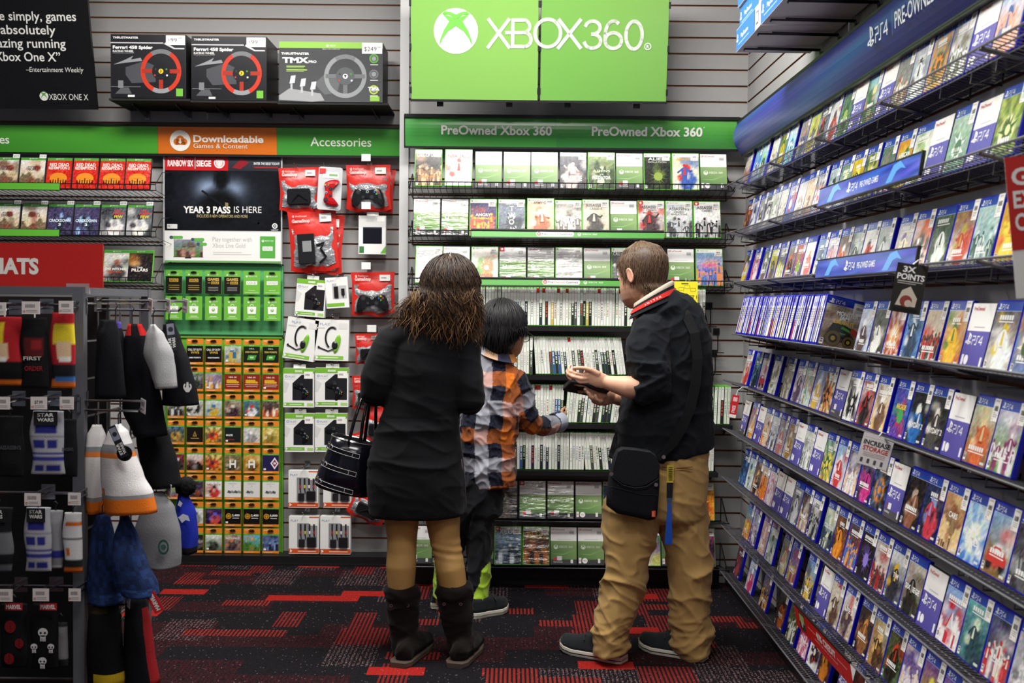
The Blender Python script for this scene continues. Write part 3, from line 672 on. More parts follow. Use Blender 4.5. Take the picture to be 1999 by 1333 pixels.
# ---- the row of spines on the fourth shelf, closed off by one case seen from the front
SPCOL=['f2f0ea','efeee8','eae8e0','f2f1ee','e6e2d2','d9c98a','e9e6dc','dfe4ea','f0efe9','b7bcd0','e9dfd0','ece9e4','9a9a8c','f4f3f0','efe9a8','c8cfe0']
def spine_ps4(parent,rs,k):
 key=('sp4',k)
 if key not in ME:
  mb=MB();t=CT;x=-CW/2-0.0005
  q=lambda z0,y0,z1,y1,c,d=0.0:mb.poly([(x-d,y0,z0),(x-d,y0,z1),(x-d,y1,z1),(x-d,y1,z0)],c)
  hd='#9a98d6' if k%4 else '#f0efec'
  q(-t+0.001,0.008,-0.001,CH4*0.76,'#'+SPCOL[k%16]);q(-t+0.001,CH4*0.76,-0.001,CH4-0.006,hd)
  q(-t+0.0045,CH4*0.84,-0.0045,CH4*0.95,'#eeeef6' if k%3 else '#4a4a52',0.0003)
  for j in range(5+k%4):
   yy=CH4*0.68-j*0.0085;q(-t+0.0045,yy,-0.0045,yy+0.0055,['#5a564e','#8a6a2a','#3a3a4a','#b03a34'][(k*7+k//3)%4],0.0003)
  if k%5==2:q(-t+0.001,0.008,-0.001,CH4*(0.3+0.05*(k%4)),['#c8b45a','#3a2a2e','#d8d83a','#c83a2a','#4a4a8a'][k%4],0.0002)
  o=mb.build('spine_label',PRINT);ME[key]=o.data;bpy.data.objects.remove(o)
 return obj('spine_label',ME[key],parent)
rs=random.Random(44)
lip4=0.99;z4=PY(1400,TIPS[3],5.45).z
NSP=60
yA,yB=4.99,F/594.0
xs0=0.998;zs0=z4-0.01*SL/CL+0.0045
def spine_frame(y,dz=0.0,yaw=0.0,dx=0.0):
 M=frame_back(xs0+dx,y,zs0+dz-dx*SL/CL)@Matrix.Rotation(yaw,4,'Y')@Matrix.Rotation(-LEAN,4,'Z')@Matrix.Translation((CW/2,0,0))
 return M
for k in range(NSP):
 y=yA+(yB+0.025-yA)*k/(NSP-1)
 root=obj('spine_out_game_case',ME['blue'],None,spine_frame(y,0,0,rs.uniform(0,0.006)))  # a whole game case turned spine-out, same kind as the face-out ones
 spine_ps4(root,rs,rs.randrange(48))
 tag(root,'spine-out blue game, %s from the corner in the long spine row, fourth right-wall shelf'%ordw(k+1),'game case','spine-out games on the fourth right-wall shelf')
root=obj('game_case',ME['blue'],None,spine_frame(yB))
mb=MB();x0,x1=-CW/2+0.004,CW/2-0.003;H=CH4-0.008
mb.grid(x0,0.004,x1,0.004+H*0.85,0.0006,art(77,'6a5038 c9c4bc 22261f 4f7a3a','car',25,31))
mb.grid(x0,0.004+H*0.85,x1,CH4-0.004,0.0006,flatgrad('1f22a0','2a55c0',diag=0.6))
pslogo(mb,x0+0.014,H*0.895,0.016,0.001);ps4word(mb,x0+0.028,H*0.905,0.011,0.001)
mb.text('MONSTER',0.012,H*0.685,0.0135,0.0012,'#f1f1ef',bold=0.03,w=0.072);mb.text('JAM',0.004,H*0.6,0.0125,0.0012,'#f1f1ef',bold=0.03,w=0.032)
mb.text('CRUSH IT',0.006,H*0.515,0.0125,0.0012,'#e0b52e',bold=0.03,w=0.07)
for cx,cy,rr in((-0.018,0.034,0.027),(0.034,0.03,0.02)):
 mb.disc(cx,cy,rr,0.0009,'#17150f',n=20);mb.ring(cx,cy,rr*0.55,rr*0.95,0.0011,'#5a4a2c',n=20);mb.disc(cx,cy,rr*0.3,0.0012,'#8d7a33',n=12)
mb.poly([(-0.04,0.06,0.001),(0.03,0.055,0.001),(0.035,0.075,0.001),(0.0,0.088,0.001),(-0.03,0.083,0.001)],'#2b2f2a');mb.poly([(0.0,0.07,0.0012),(0.032,0.062,0.0012),(0.03,0.07,0.0012),(0.004,0.078,0.0012)],'#4c8f3f')
mb.poly([(0.03,0.062,0.001),(0.058,0.05,0.001),(0.06,0.07,0.001),(0.036,0.08,0.001)],'#9b3a30')
esrb(mb,x0+0.003,0.008,0.02,0.0012)
mb.build('cover',GLOSS,root)
barcode_sticker(root,CW/2-0.042,CH4-0.05,CW/2-0.003,CH4-0.01,0.0014,3)
spine_ps4(root,rs,3)
tag(root,'blue monster truck game facing out at the near end of the spine row','game case')
# ---- header sign above the blue games: a long curved panel
mb=MB();prof=[]
for k in range(11):
 a=k/10
 prof.append((1.085+0.045*(1-a)**1.0*0+0.05*(0.5-a)*0.3-0.028*math.sin(PI*(a*0.9+0.05))+0.04*a*a,2.308-0.158*a))
def sgn_col(a,t):
 b=np.array([0.15,0.18,0.52]);teal=np.array([0.15,0.36,0.60]);pur=np.array([0.36,0.33,0.64]);hi=np.array([0.52,0.55,0.74])
 c=b.copy()
 d=a*0.9-t*0.55
 c=c+(teal-c)*math.exp(-((math.sin(d*2.2)-0.2)/0.55)**2)*0.9
 c=c+(pur-c)*math.exp(-((a-0.28-0.2*math.sin(t*1.7))/0.15)**2)*0.6
 c=c+(hi-c)*math.exp(-((a-0.86+0.35*math.sin(t*1.3+0.6))/0.13)**2)*0.7
 return tuple(((x+0.055)/1.055)**2.4 for x in c)
NL=60;yf,yn=5.47,1.75
for i in range(NL):
 ya,yb2=yf+(yn-yf)*i/NL,yf+(yn-yf)*(i+1)/NL
 for k in range(10):
  (xa,za),(xb2,zb2)=prof[k],prof[k+1]
  o=len(mb.v);mb.v+=[(xa,ya,za),(xa,yb2,za),(xb2,yb2,zb2),(xb2,ya,zb2)]
  mb.f.append([o,o+3,o+2,o+1]);mb.m.append(0)
  mb.c.append([sgn_col(k/10,ya),sgn_col((k+1)/10,ya),sgn_col((k+1)/10,yb2),sgn_col(k/10,yb2)])
hs=empty('header_sign',(1.14,3.6,2.15),'long curved dark blue header sign with white lettering above the right-wall games','sign')
off=Matrix.Translation((-1.14,-3.6,-2.15))
mb.v=[tuple(off@Vector(p))for p in mb.v]
mb.build('sign_panel',PRINT,hs,smooth=True)
mb=MB()
for(x,z)in(prof[0],prof[-1]):
 mb.box(x-0.004,yn,z-0.006,x+0.03,yf+0.004,z+0.006,M=off)
mb.box(prof[0][0]+0.02,yn,2.15,XR-0.002,yf-0.01,2.305,M=off)
mb.build('sign_frame',BLACK,hs)
def on_sign(y,zc):
 a=(2.308-zc)/0.158;k=min(9,int(a*10));f2=a*10-k
 return prof[k][0]*(1-f2)+prof[k+1][0]*f2
ytx=solveY(1701,1.07,2.235)
Mt=off@frame_right(on_sign(0,2.225)-0.0025,ytx,2.200,R(-3))
lt=MB()
pslogo(lt,0.02,-0.004,0.062,0.003,'#e9edf2',M=Mt,k=0.9);ps4word(lt,0.062,0.0,0.042,0.003,'#e9edf2',M=Mt,k=0.95,w=0.0055)
lt.rect(0.205,-0.012,0.2075,0.058,0.002,'#6a7fa8',M=Mt)
lt.text('PRE-OWNED GAMES',0.23,0.0,0.047,0.003,'#e9edf2',align='L',bold=0.012,sx=0.82,M=Mt)
lt.build('lettering',PRINT,hs)
# ---- shelf-edge strips on the second and third shelves
def strip_ps4(px0,px1,ri,label):
 t=PY(1415,TIPS[ri],TIPY);z0=t.z;X=1.026
 y0=solveY(px0,X,z0+0.02);y1=solveY(px1,X,z0+0.02);L=y0-y1
 M=frame_right(X,y0,z0-0.012,R(8))
 e=empty('shelf_strip',M,label,'sign','blue shelf-edge strips')
 mb=MB();mb.box(0,0,-0.004,L,0.058,0);mb.box(-0.004,-0.003,-0.006,L+0.004,0.0,0.002);mb.box(-0.004,0.058,-0.006,L+0.004,0.061,0.002);mb.box(L,-0.003,-0.006,L+0.006,0.061,0.003)
 mb.build('channel',BLACK,e)
 mb=MB();mb.grid(0,0.0,L,0.058,0.0006,art(5+ri,'3b51b4 3044a8 3b51b4 3b51b4','none',9,5))
 for cx in(L*0.17,L*0.78):
  mb.poly([(cx-0.05,0.004,0.001),(cx+0.0,0.05,0.001),(cx+0.05,0.056,0.001),(cx+0.10,0.03,0.001),(cx+0.06,0.036,0.001),(cx+0.03,0.03,0.001),(cx+0.0,0.004,0.001)],'#5f9fe0')
 pslogo(mb,L*0.36,0.013,0.034,0.0014);ps4word(mb,L*0.36+0.028,0.016,0.022,0.0014)
 mb.text('PRE-OWNED GAMES',L*0.36+0.11,0.018,0.019,0.0014,'#e6ebf5',align='L',bold=0.01,sx=0.7)
 mb.build('insert',GLOSS,e)
strip_ps4(1596,1795,1,'blue lettered shelf-edge strip clipped to the second right-wall shelf')
strip_ps4(1592,1786,2,'blue lettered shelf-edge strip clipped to the third right-wall shelf')
# ---- paper tags hanging from the shelf lips
def hang_tag(name,px,py0,py1,X,w,build,label,turn=0.0,tilt=0.0,mat_=PRINT,at=None):
 top=PX(px,py0,X);bot=PX(px,py1,X);h=top.z-bot.z
 M=Matrix.Translation((X,top.y,top.z))@Matrix.Rotation(turn,4,'Z')@Matrix(((1,0,0),(0,0,-1),(0,1,0))).to_4x4()@Matrix.Rotation(tilt,4,'Z')
 e=empty(name,M,label,'tag')
 mb=MB();build(mb,w,h)
 mb.build('card',mat_,e)
 return e,h
def t3x(mb,w,h):
 mb.box(-w/2,-h,-0.001,w/2,0,0,'#26241f');mb.text('3X',-w*0.08,-h*0.17,h*0.12,0.0006,'#f1f1f1',bold=0.03,w=w*0.42);mb.text('POINTS',0,-h*0.32,h*0.12,0.0006,'#f1f1f1',bold=0.03,w=w*0.88)
 mb.rect(-w*0.4,-h*0.37,w*0.4,-h*0.35,0.0006,'#b9b7b0');mb.rect(-w*0.4,-h*0.41,w*0.2,-h*0.395,0.0006,'#b9b7b0')
 mb.poly([(-w*0.35,-h*0.86,0.0006),(-w*0.2,-h*0.55,0.0006),(w*0.05,-h*0.45,0.0006),(w*0.32,-h*0.68,0.0006),(w*0.3,-h*0.86,0.0006)],'#c8bfae');mb.disc(-w*0.02,-h*0.76,w*0.2,0.0009,'#8a3a34',n=14);mb.disc(w*0.06,-h*0.8,w*0.12,0.0011,'#c9b9a8',n=12)
 mb.rect(-w*0.4,-h*0.97,w*0.4,-h*0.9,0.0006,'#0f0f0e')
e,h=hang_tag('shelf_tag',1783,516,612,1.015,0.075,t3x,'black points tag hanging at the near end of the third-shelf blue strip',turn=R(-18),tilt=R(-9))
cl=MB();cl.tube([(0.0,0.0,0),(0.01,0.012,0.004),(0.016,0.012,-0.012)],0.002,5);cl.build('clip',WHITEP,e)
def tinc(mb,w,h):
 mb.box(-w/2,-h,-0.001,w/2,0,0,'#ece9e6');mb.rect(-w*0.42,-h*0.12,w*0.42,-h*0.115,0.0006,'#8a8a8a');mb.text('INCREASE',0,-h*0.34,h*0.15,0.0006,'#2a2a2c',bold=0.03,w=w*0.86);mb.text('STORAGE',0,-h*0.53,h*0.15,0.0006,'#c9463c',bold=0.03,w=w*0.82)
 for q in(0.6,0.65,0.7):mb.rect(-w*0.36,-h*q,w*0.36,-h*(q-0.018),0.0006,'#c9aeb0')
 for i in range(4):mb.rect(-w*0.4+i*w*0.22,-h*0.92,-w*0.4+i*w*0.22+w*0.08,-h*0.78,0.0006,'#55545a')
e,h=hang_tag('shelf_tag',1717,851,914,1.02,0.083,tinc,'white storage tag hanging below the fifth right-wall shelf',turn=R(-16),tilt=R(-14))
cl=MB();cl.tube([(0.0,0.0,0),(0.004,0.012,0.002),(0.014,0.01,-0.01)],0.002,5);cl.build('clip',WHITEP,e)
def tsec(mb,w,h):
 mb.box(-w/2,-h,-0.003,w/2,0,0,'#c8242a');mb.text('FREE',0,0,h*0.14,0.0006,'#f2dada',M=Matrix.Translation((w*0.22,-h*0.62,0))@Matrix.Rotation(PI/2,4,'Z'),bold=0.02,w=h*0.32);mb.rect(-w*0.3,-h*0.28,w*0.3,-h*0.1,0.0006,'#e9b9bb');mb.rect(-w/2,-h,w/2,-h*0.86,0.0006,'#efe6e6')
e,h=hang_tag('security_tag',1437,771,816,1.0,0.031,tsec,'narrow red tag hanging on a white cord at the far shelf end',turn=R(-8),tilt=R(-9))
cl=MB();cl.tube([(0.0,-0.002,0),(0.004,0.022,0),(0.02,0.04,0.004),(0.045,0.044,0.0)],0.0016,5);cl.build('cord',WHITEP,e)
def tcred(mb,w,h):
 mb.box(-w/2,-h,-0.0015,w/2,0,0,'#d0201c')
 mb.rect(-w*0.42,-h*0.86,-w*0.30,-h*0.1,0.0006,'#3c4436');mb.rect(-w*0.41,-h*0.55,-w*0.31,-h*0.2,0.0008,'#a9b06a');mb.disc(-w*0.36,-h*0.6,h*0.15,0.001,'#c9c9d0',n=10)
 mb.text('40% CREDIT',w*0.09,-h*0.5,h*0.3,0.0008,'#f7ecea',bold=0.035,w=w*0.34);mb.rect(-w*0.24,-h*0.44,-w*0.1,-h*0.4,0.0006,'#e9a29c');mb.rect(w*0.28,-h*0.44,w*0.44,-h*0.4,0.0006,'#e9a29c')
 mb.text('towards any new or pre-owned',w*0.08,-h*0.68,h*0.09,0.0008,'#f3d4d0',w=w*0.4)
t9=PY(1415,TIPS[7],TIPY)
yA9=solveY(1551,1.03,t9.z-0.01);yB9=solveY(1660,1.03,t9.z-0.01)
M=frame_right(1.027,(yA9+yB9)/2,t9.z+0.004,R(-10));e=empty('shelf_sign',M,'red credit sign clipped along the front of the eighth right-wall shelf','sign')
mb=MB();tcred(mb,yA9-yB9,0.082);mb.build('card',GLOSS,e)
mb=MB();mb.box(-(yA9-yB9)/2,-0.003,-0.006,(yA9-yB9)/2,0.004,0.001);mb.build('clip_rail',BLACK,e)
def tred(mb,w,h):
 mb.box(-w/2,-h,-0.001,w/2,0,0,'#efeeec');mb.rect(-w/2,-h*0.66,w/2,0,0.0005,'#c52a26')
 mb.text('GET',-w*0.42,-h*0.2,h*0.12,0.0008,'#f2f0ee',bold=0.03,align='L',w=w*0.7);mb.text('EXTRA',-w*0.42,-h*0.36,h*0.12,0.0008,'#f2f0ee',bold=0.03,align='L',w=w*0.8);mb.text('CREDIT',-w*0.42,-h*0.52,h*0.12,0.0008,'#f2f0ee',bold=0.03,align='L',w=w*0.8)
 mb.text('GameStop',0,-h*0.86,h*0.045,0.0008,'#c97a78',w=w*0.5)
e,h=hang_tag('shelf_tag',2027,300,578,0.985,0.12,tred,'large red and white tag cut by the right edge of the picture',turn=R(-14),tilt=R(6))
cl=MB();cl.tube([(0.0,-0.002,0),(0.0,0.02,0.0),(0.05,0.03,0.0)],0.002,5);cl.build('clip',WHITEP,e)
# ---- console boxes on arms high on the right wall
for st in range(4):
 for lv in range(3):
  far=PY(1437,103,2180/494.0)
  L=0.43;hgt=0.085
  yf2=far.y-st*(L+0.012)
  x0=far.x+(0.0,0.012,0.004)[lv];z0=far.z+0.001+lv*(hgt+0.0012)
  M=frame_right(x0,yf2,z0)
  e=empty('console_box',M,'%s white and blue console box of the %s stack from the corner, above blue sign'%(['lowest','middle','topmost'][lv],ORD[st]),'box','console boxes on the high arms')
  b=MB();b.box(0,0,-0.29,L,hgt,0);b.build('carton',mat('white_carton','#c9c8ce',rough=0.6),e)
  f=MB();f.rect(0.0015,0.002,L-0.09,hgt-0.002,0.0006,'#2e68b0');f.rect(L-0.085,0.002,L-0.002,hgt-0.002,0.0006,'#eef0f2')
  f.rect(L-0.075,hgt*0.2,L-0.03,hgt*0.75,0.0009,'#4a4a50');f.rect(L-0.069,hgt*0.28,L-0.036,hgt*0.68,0.0012,'#d0d0d4')
  f.text('PlayStation',L*0.36,hgt*0.42,0.018,0.0009,'#eef3f8',w=0.13);pslogo(f,L*0.06,hgt*0.38,0.032,0.0009)
  f.rect(L*0.1,hgt*0.22,L*0.55,hgt*0.26,0.0009,'#9fc0e6');f.rect(L-0.1,0.002,L-0.093,hgt-0.002,0.0009,'#2a5a9a')
  f.build('front_print',PRINT,e)
far=PY(1437,103,2180/494.0)
for k in range(6):
 y=far.y-0.09-(k//2)*0.44-(k%2)*0.24
 mb=MB();mb.tube([(XR-0.002,y,far.z-0.045),(XR-0.008,y,far.z-0.008),(far.x+0.035,y,far.z-0.005),(far.x+0.015,y,far.z-0.005),(far.x+0.012,y,far.z-0.012)],0.004,6);mb.tube([(XR-0.006,y-0.02,far.z-0.03),(XR-0.010,y-0.02,far.z-0.009),(far.x+0.06,y-0.02,far.z-0.005)],0.0035,6)
 mb.box(XR-0.006,y-0.03,far.z-0.075,XR-0.001,y+0.01,far.z-0.02)
 tag(mb.build('wire_hook_shelf',WIRE),'dark double wire arm under the console boxes, %s from the corner'%ORD[k],'bracket','wire arms under the console boxes')
# --- pre-owned game bay on the back wall
YC=F/397.0
SC=397.0
L3=R(13)
SHX0,SHX1=XSTEP+0.055,1.075
GREEN='#4f9a3e'
def g360_generic(variant,wrap):
 k=('g360',variant,wrap)
 if k in ME:return ME[k]
 mb=MB();H=CH3;x0,x1=-CW/2+0.003,CW/2-0.003;z=0.0006
 mb.grid(x0,0.004,x1,H*0.63,z,flatgrad('567d45','8fa873',6,9,0.6))
 mb.rect(x0,H*0.63,x1,H-0.004,z,'#eeedeb');mb.rect(x0,0.004,x1,H*0.155,z+0.0002,'#47474a')
 mb.text('PreOwned',x0+0.012,H*0.9,0.0095,z+0.0004,'#b3474f',align='L',bold=0.01);mb.ring(x0+0.007,H*0.92,0.003,0.0047,z+0.0004,'#b3474f',n=12)
 mb.rect(x0+0.032,H*0.665,x1-0.03,H*0.674,z+0.0003,'#bdbdbd')
 mb.rect(x1-0.036,H*0.80,x1-0.012,H*0.9,z+0.0003,'#cfcecb');
 for j in range(6):mb.rect(x1-0.034+j*0.0035,H*0.82,x1-0.0325+j*0.0035,H*0.87,z+0.0005,'#66666a')
 xlogo(mb,x0+0.026,H*0.475,0.0115,z+0.0003,'#dfe6d6','#6d9a54')
 mb.text('XBOX 360',x0+0.041,H*0.452,0.0115,z+0.0004,'#e6ecdf',align='L',w=0.068)
 mb.poly([(x0,H*0.3,z+0.0002),(x0+0.06,H*0.27,z+0.0002),(x1,H*0.4,z+0.0002),(x1,H*0.43,z+0.0002),(x0+0.06,H*0.3,z+0.0002)],'#86ad68')
 if variant==0:
  mb.rect(x0+0.014,H*0.13,x0+0.036,H*0.2,z+0.0004,'#c03a40');mb.rect(x0+0.032,H*0.13,x0+0.056,H*0.24,z+0.0005,'#d9d6d4');mb.text('GameStop',x0+0.014,H*0.075,0.008,z+0.0005,'#d9d4d4',align='L');mb.rect(x1-0.03,H*0.06,x1-0.018,H*0.15,z+0.0004,'#e4e4e4')
 else:
  mb.rect(x0+0.004,H*0.06,x0+0.016,H*0.2,z+0.0004,'#ece9ea');mb.ring(x0+0.01,H*0.13,0.002,0.004,z+0.0006,'#c23a40',n=10);mb.disc(x0+0.034,H*0.125,0.0135,z+0.0004,'#efeeec',n=18);mb.rect(x0+0.027,H*0.115,x0+0.041,H*0.13,z+0.0006,'#b9787a');mb.rect(x1-0.03,H*0.07,x1-0.019,H*0.18,z+0.0004,'#e4e4e4')
 o=mb.build('cover',WRAP if wrap else GLOSS);ME[k]=o.data;bpy.data.objects.remove(o)
 return ME[k]
def cover_360(parent,seed,pal,style,titles=(),redtag=False,wrap=False,head='#e9ebe4'):
 mb=MB();H=CH3;x0,x1=-CW/2+0.004,CW/2-0.003;z=0.0006
 mb.grid(x0,0.004,x1,H*0.885,z,art(seed,pal,style,21,27))
 if not wrap:motif(mb,seed,pal,style,x0,x1,0.004,H*0.885,z+0.0003)
 mb.rect(x0,H*0.885,x1,H-0.004,z,head)
 xlogo(mb,x0+0.008,H*0.935,0.0052,z+0.0003,'#b9c2ae','#7c9a66');mb.text('XBOX 360',x0+0.017,H*0.918,0.007,z+0.0004,'#a3aa9c',align='L',w=0.04)
 if redtag:mb.rect(x0,H*0.885,x0+0.024,H-0.004,z+0.0006,'#c8272c');mb.disc(x0+0.012,H*0.93,0.006,z+0.0009,'#efd9d9',n=10)
 esrb(mb,x0+0.003,0.007,0.017,z+0.0004)
 for(s,yy,hh,w,c)in titles:mb.text(s,0,H*yy,hh,z+0.0007,c,bold=0.02,w=w)
 return mb.build('cover',WRAP if wrap else GLOSS,parent)
T=lambda s,y,h,w,c='#f2f2ee':(s,y,h,w,c)
G0,G1=('g',0),('g',1)
R360=[(369.0,[(88,250,('c','2a2420 4a4a48 8a6a50 c8a080','crowd',(T('CALL OF DUTY',.80,.017,.115),T('BLACK OPS',.24,.010,.07,'#e08a3a')),0,0,'black shooter cover with white lettering'),8),(262,432,('c','e8e4e0 ecebe8 e8e8e6 b8403a','fig',(T('NBA 2K18',.77,.018,.105,'#9a3436'),T('1 1',.2,.010,.02,'#ffffff')),0,0,'white basketball cover'),10),(443,607,G0),(612,773,G0),(777,937,G0),(945,1108,('c','3a3a3e 55545a b8a8a4 e4dcd8','fig',(T('ALICE',.22,.026,.085),),0,0,'dark grey fairy tale cover'),0),(1113,1275,('c','2a3a24 8a9a6a 3a4a30 c8d0b0','splash',(T('ALIENS',.46,.012,.085,'#c8d0b8'),T('VS',.38,.008,.02,'#c8d0b8'),T('PREDATOR',.27,.017,.09)),0,0,'jungle green cover'),0),(1280,1440,G0),(1445,1608,('c','1a1e18 2a2c28 5a6a30 8aa04a','blob',(T('ALIEN',.8,.014,.09,'#d8dcd0'),T('ISOLATION',.73,.008,.09,'#b8bcb0')),0,0,'black and acid green cover'),0),(1612,1775,('c','d8cfc4 e0d8b0 3a5aa8 c8302e','fig',(T('AMAZING',.8,.013,.09,'#d8a83a'),),0,0,'pale cover with red and blue acrobat'),0),(1780,1940,G1)]),(462.5,[(78,238,('g',0,1)),(243,405,('g',0,1)),(413,573,('c','5a3a5a 4a4470 c8503a e0a03a','crowd',(T('ANGRY',.53,.015,.075,'#f0e4c8'),T('STAR WARS',.45,.009,.075,'#e8c83a')),0,0,'purple and red bird cover'),0),(580,742,('c','3a424e 8a94a0 2a3038 d8dce0','splash',(T('ARMY OF',.84,.012,.06),T('T',.68,.026,.02),T('W',.5,.026,.034),T('O',.32,.026,.026)),0,0,'steel blue cover with tall white letters'),0),(752,915,('c','d8b890 e0ccb0 b06a4a f0e4d4','fig',(T('ARMY OF',.84,.012,.07,'#8a3a2a'),T('TWO',.5,.024,.085,'#f4efe8')),0,0,'sandy cover with white letters'),10),(920,1075,('c','b8b0a4 c8c4bc 7a746c e0dcd4','crowd',(T('ARMY OF',.5,.010,.07,'#f0f0ea'),T('TWO',.34,.022,.07,'#f4f4f0')),0,0,'grey soldier cover'),0),(1080,1242,('c','b8a890 e4e0d4 4a4844 c8c0b0','fig',(T("ASSASSIN'S",.8,.015,.1,'#6a655c'),T('CREED II',.72,.011,.06,'#6a655c')),0,0,'cream cover with hooded figure'),4),(1247,1405,G0),(1410,1567,('c','8a7470 e8e4e2 4a3a3a c83a34','fig',(T("ASSASSIN'S",.78,.015,.1,'#5a5a58'),T('CREED',.71,.010,.05,'#5a5a58'),T('BROTHERHOOD',.645,.008,.08,'#8a3a38')),1,0,'white cover with red robed figure'),0),(1575,1735,('c','8a8c8c dcdedc 4a4c4e b8bcbc','crowd',(T("ASSASSIN'S",.74,.015,.1,'#5f6466'),T('CREED',.67,.010,.05,'#5f6466'),T('REVELATIONS',.61,.008,.08,'#5f6466')),0,0,'pale grey cover with three figures'),0),(1742,1903,('c','c8c8c6 ecebe8 2c2a2c a8a8a6','crowd',(T("ASSASSIN'S",.78,.015,.1,'#3a3a3a'),T('CREED',.71,.010,.05,'#3a3a3a')),1,0,'white cover with black emblem'),0)]),(555.6,[(90,250,('c','d8d6d2 ecebe8 e4e2de c8c4c0','none',(),0,1,'glaring white wrapped cover'),0),(253,415,G0),(425,580,('c','e8e4d8 e4e0d0 d87a3a 6aa04a','splash',(T('NARUTO',.2,.012,.08,'#8a4a30'),),0,0,'white cover with orange and green splashes'),0),(588,748,('g',0,1,1)),(753,915,('g',0,1)),(920,1083,('c','b8b8b4 dcdcd8 c8c8c4 eeeeea','blob',(),0,1,'crinkled white wrapped cover'),0),(1088,1250,G0),(1253,1415,('c','2c2c2e 4a4a4c 6a6a68 c8c4bc','crowd',(T('CALL OF DUTY',.79,.018,.115),T('GHOSTS',.22,.010,.06)),0,0,'charcoal cover behind the man'),0),(1585,1745,G0),(1755,1915,('c','c86aa0 8ab0d0 d88a5a 4a6ab0','crowd',(T('PUPPY',.5,.018,.07,'#e85aa8'),T('RESCUE',.4,.016,.07,'#5a6ac8')),0,0,'pink and blue cartoon puppy cover'),0)]),]
RE=(1014.0,[(533,698,('c','3a3634 4a4644 6a605c 8a8480','fig',(),0,1,'dark grey wrapped cover'),0),(705,867,('g',0,1,1)),(872,1032,('g',0,1)),(1038,1198,G1),(1202,1362,('c','2a3048 3a4468 4a5478 8a90a8','fig',(),0,0,'navy cover beside the shoulder bag'),0),(1704,1865,('c','d8701e e08a2a a83a1e f0c04a','burst',(T('2K',.08,.010,.02),),0,0,'fiery orange wrestling cover'),0)])
RF=(1104.0,[(32,192,G0),(398,555,G0),(560,720,('c','3a4a5a 6a8090 2a3440 c8d4dc','crowd',(T('XCOM',.8,.026,.09,'#dfe6ea'),),1,1,'blue wrapped strategy cover'),0),(725,887,('c','8a5a3a 4a3a34 b8703a 2a2020','crowd',(T('XCOM',.76,.024,.095,'#b8a03a'),T('ENEMY WITHIN',.68,.008,.1,'#b8a03a')),0,1,'brown wrapped strategy cover'),0),(892,1048,G0),(1055,1210,G1),(1215,1372,G0),(1385,1545,('c','e8e6e2 5a3a7a d8d83a 4a8a4a','none',(T('SHAPE',.62,.020,.1),T('UP',.5,.012,.03)),0,0,'purple and white fitness cover'),0),(1550,1705,G1),(1710,1868,('c','4a2a5a 8a3a6a 2a2030 c86a4a','fig',(),0,0,'purple dance cover'),0)])
RW=['top','second','third',None,None,None,None,'upper-bottom','lowest']
def face_row(ybot,items,zoomy,rowname,gi):
 n=0
 for it in items:
  xl,xr,spec=it[0],it[1],it[2];lift=it[3]if len(it)>3 else 0
  px=780+(xl+xr)/2/3.0288
  zb=PY(1100,ybot,YC).z
  P=PY(px,ybot,YC-0.003*lift/3)
  rs=random.Random(int(xl)+int(ybot))
  M=frame_back(P.x,YC-0.002*lift,zb+0.001+lift*0.0006,L3+rs.uniform(-.012,.012))@Matrix.Rotation(rs.uniform(-.006,.006),4,'Z')
  root=obj('game_case',ME['black' if(spec[0]=='g' or 'dark' in str(spec[-1]))else 'green'],None,M)
  n+=1
  if spec[0]=='g':
   wrap=len(spec)>2
   obj('cover',g360_generic(spec[1],wrap),root)
   if len(spec)>3:
    r2=MB();r2.box(-CW/2+0.003,CH3*0.87,0.001,-CW/2+0.027,CH3-0.004,0.0016,'#c8272c');r2.disc(-CW/2+0.015,CH3*0.93,0.006,0.0018,'#efd9d9',n=10);r2.build('red_sticker',PRINT,root)
   d=('shrink-wrapped ' if wrap else '')+'plain green and white sleeve game'
  else:
   _,pal,sty,tt,red,wr,d=spec
   cover_360(root,int(xl*7+ybot),pal,sty,tt,red,wr)
   barcode_sticker(root,CW/2-0.042,CH3-0.04,CW/2-0.006,CH3-0.006,0.0016,n)
   d='game with '+d
  tag(root,'%s, %s from left, %s green-bay shelf'%(d,ORD[n-1],rowname),'game case','face-out games on the %s green-bay shelf'%rowname)
def basket(ybot,rowname,lip=0.030):
 """wire shelf with a low front rail"""
 z=PY(1100,ybot,YC).z-0.006
 yf=YC-0.035
 mb=MB()
 mb.tube([(SHX0,yf-0.012,z+lip),(SHX1,yf-0.012,z+lip)],0.0028,6);mb.tube([(SHX0,yf,z),(SHX1,yf,z)],0.0024,6)
 dz=-0.028
 mb.tube([(SHX0,YB-0.004,z+dz),(SHX1,YB-0.004,z+dz)],0.0026,6);mb.tube([(SHX0,(yf+YB)/2,z+dz/2),(SHX1,(yf+YB)/2,z+dz/2)],0.0022,6)
 x=SHX0
 while x<SHX1+0.001:
  mb.tube([(x,yf-0.012,z+lip),(x,yf,z-0.002),(x,YB-0.004,z+dz-0.002)],0.0016,5);x+=0.0305
 o=mb.build('wire_shelf',WIRE)
 for x,s in((SHX0,1),(SHX1,-1)):
  e=MB();e.tube([(x,yf-0.012,z+lip),(x,yf+0.03,z+0.002),(x,YB-0.03,z+0.09),(x,YB-0.006,z+0.09),(x,YB-0.006,z+dz)],0.0024,6);e.tube([(x,yf+0.05,z),(x,YB-0.05,z+0.075)],0.0018,5)
  e.build('end_loop',WIRE,o)
 tag(o,'%s black wire shelf of the green game bay'%rowname,'shelf','wire shelves of the green game bay')
for(yb_,items),nm in zip(R360,('top','second','third')):
 basket(yb_,nm);face_row(yb_,items,280,nm,0)
basket(RE[0],'upper-bottom',0.004);face_row(RE[0],RE[1],820,'upper-bottom',0)
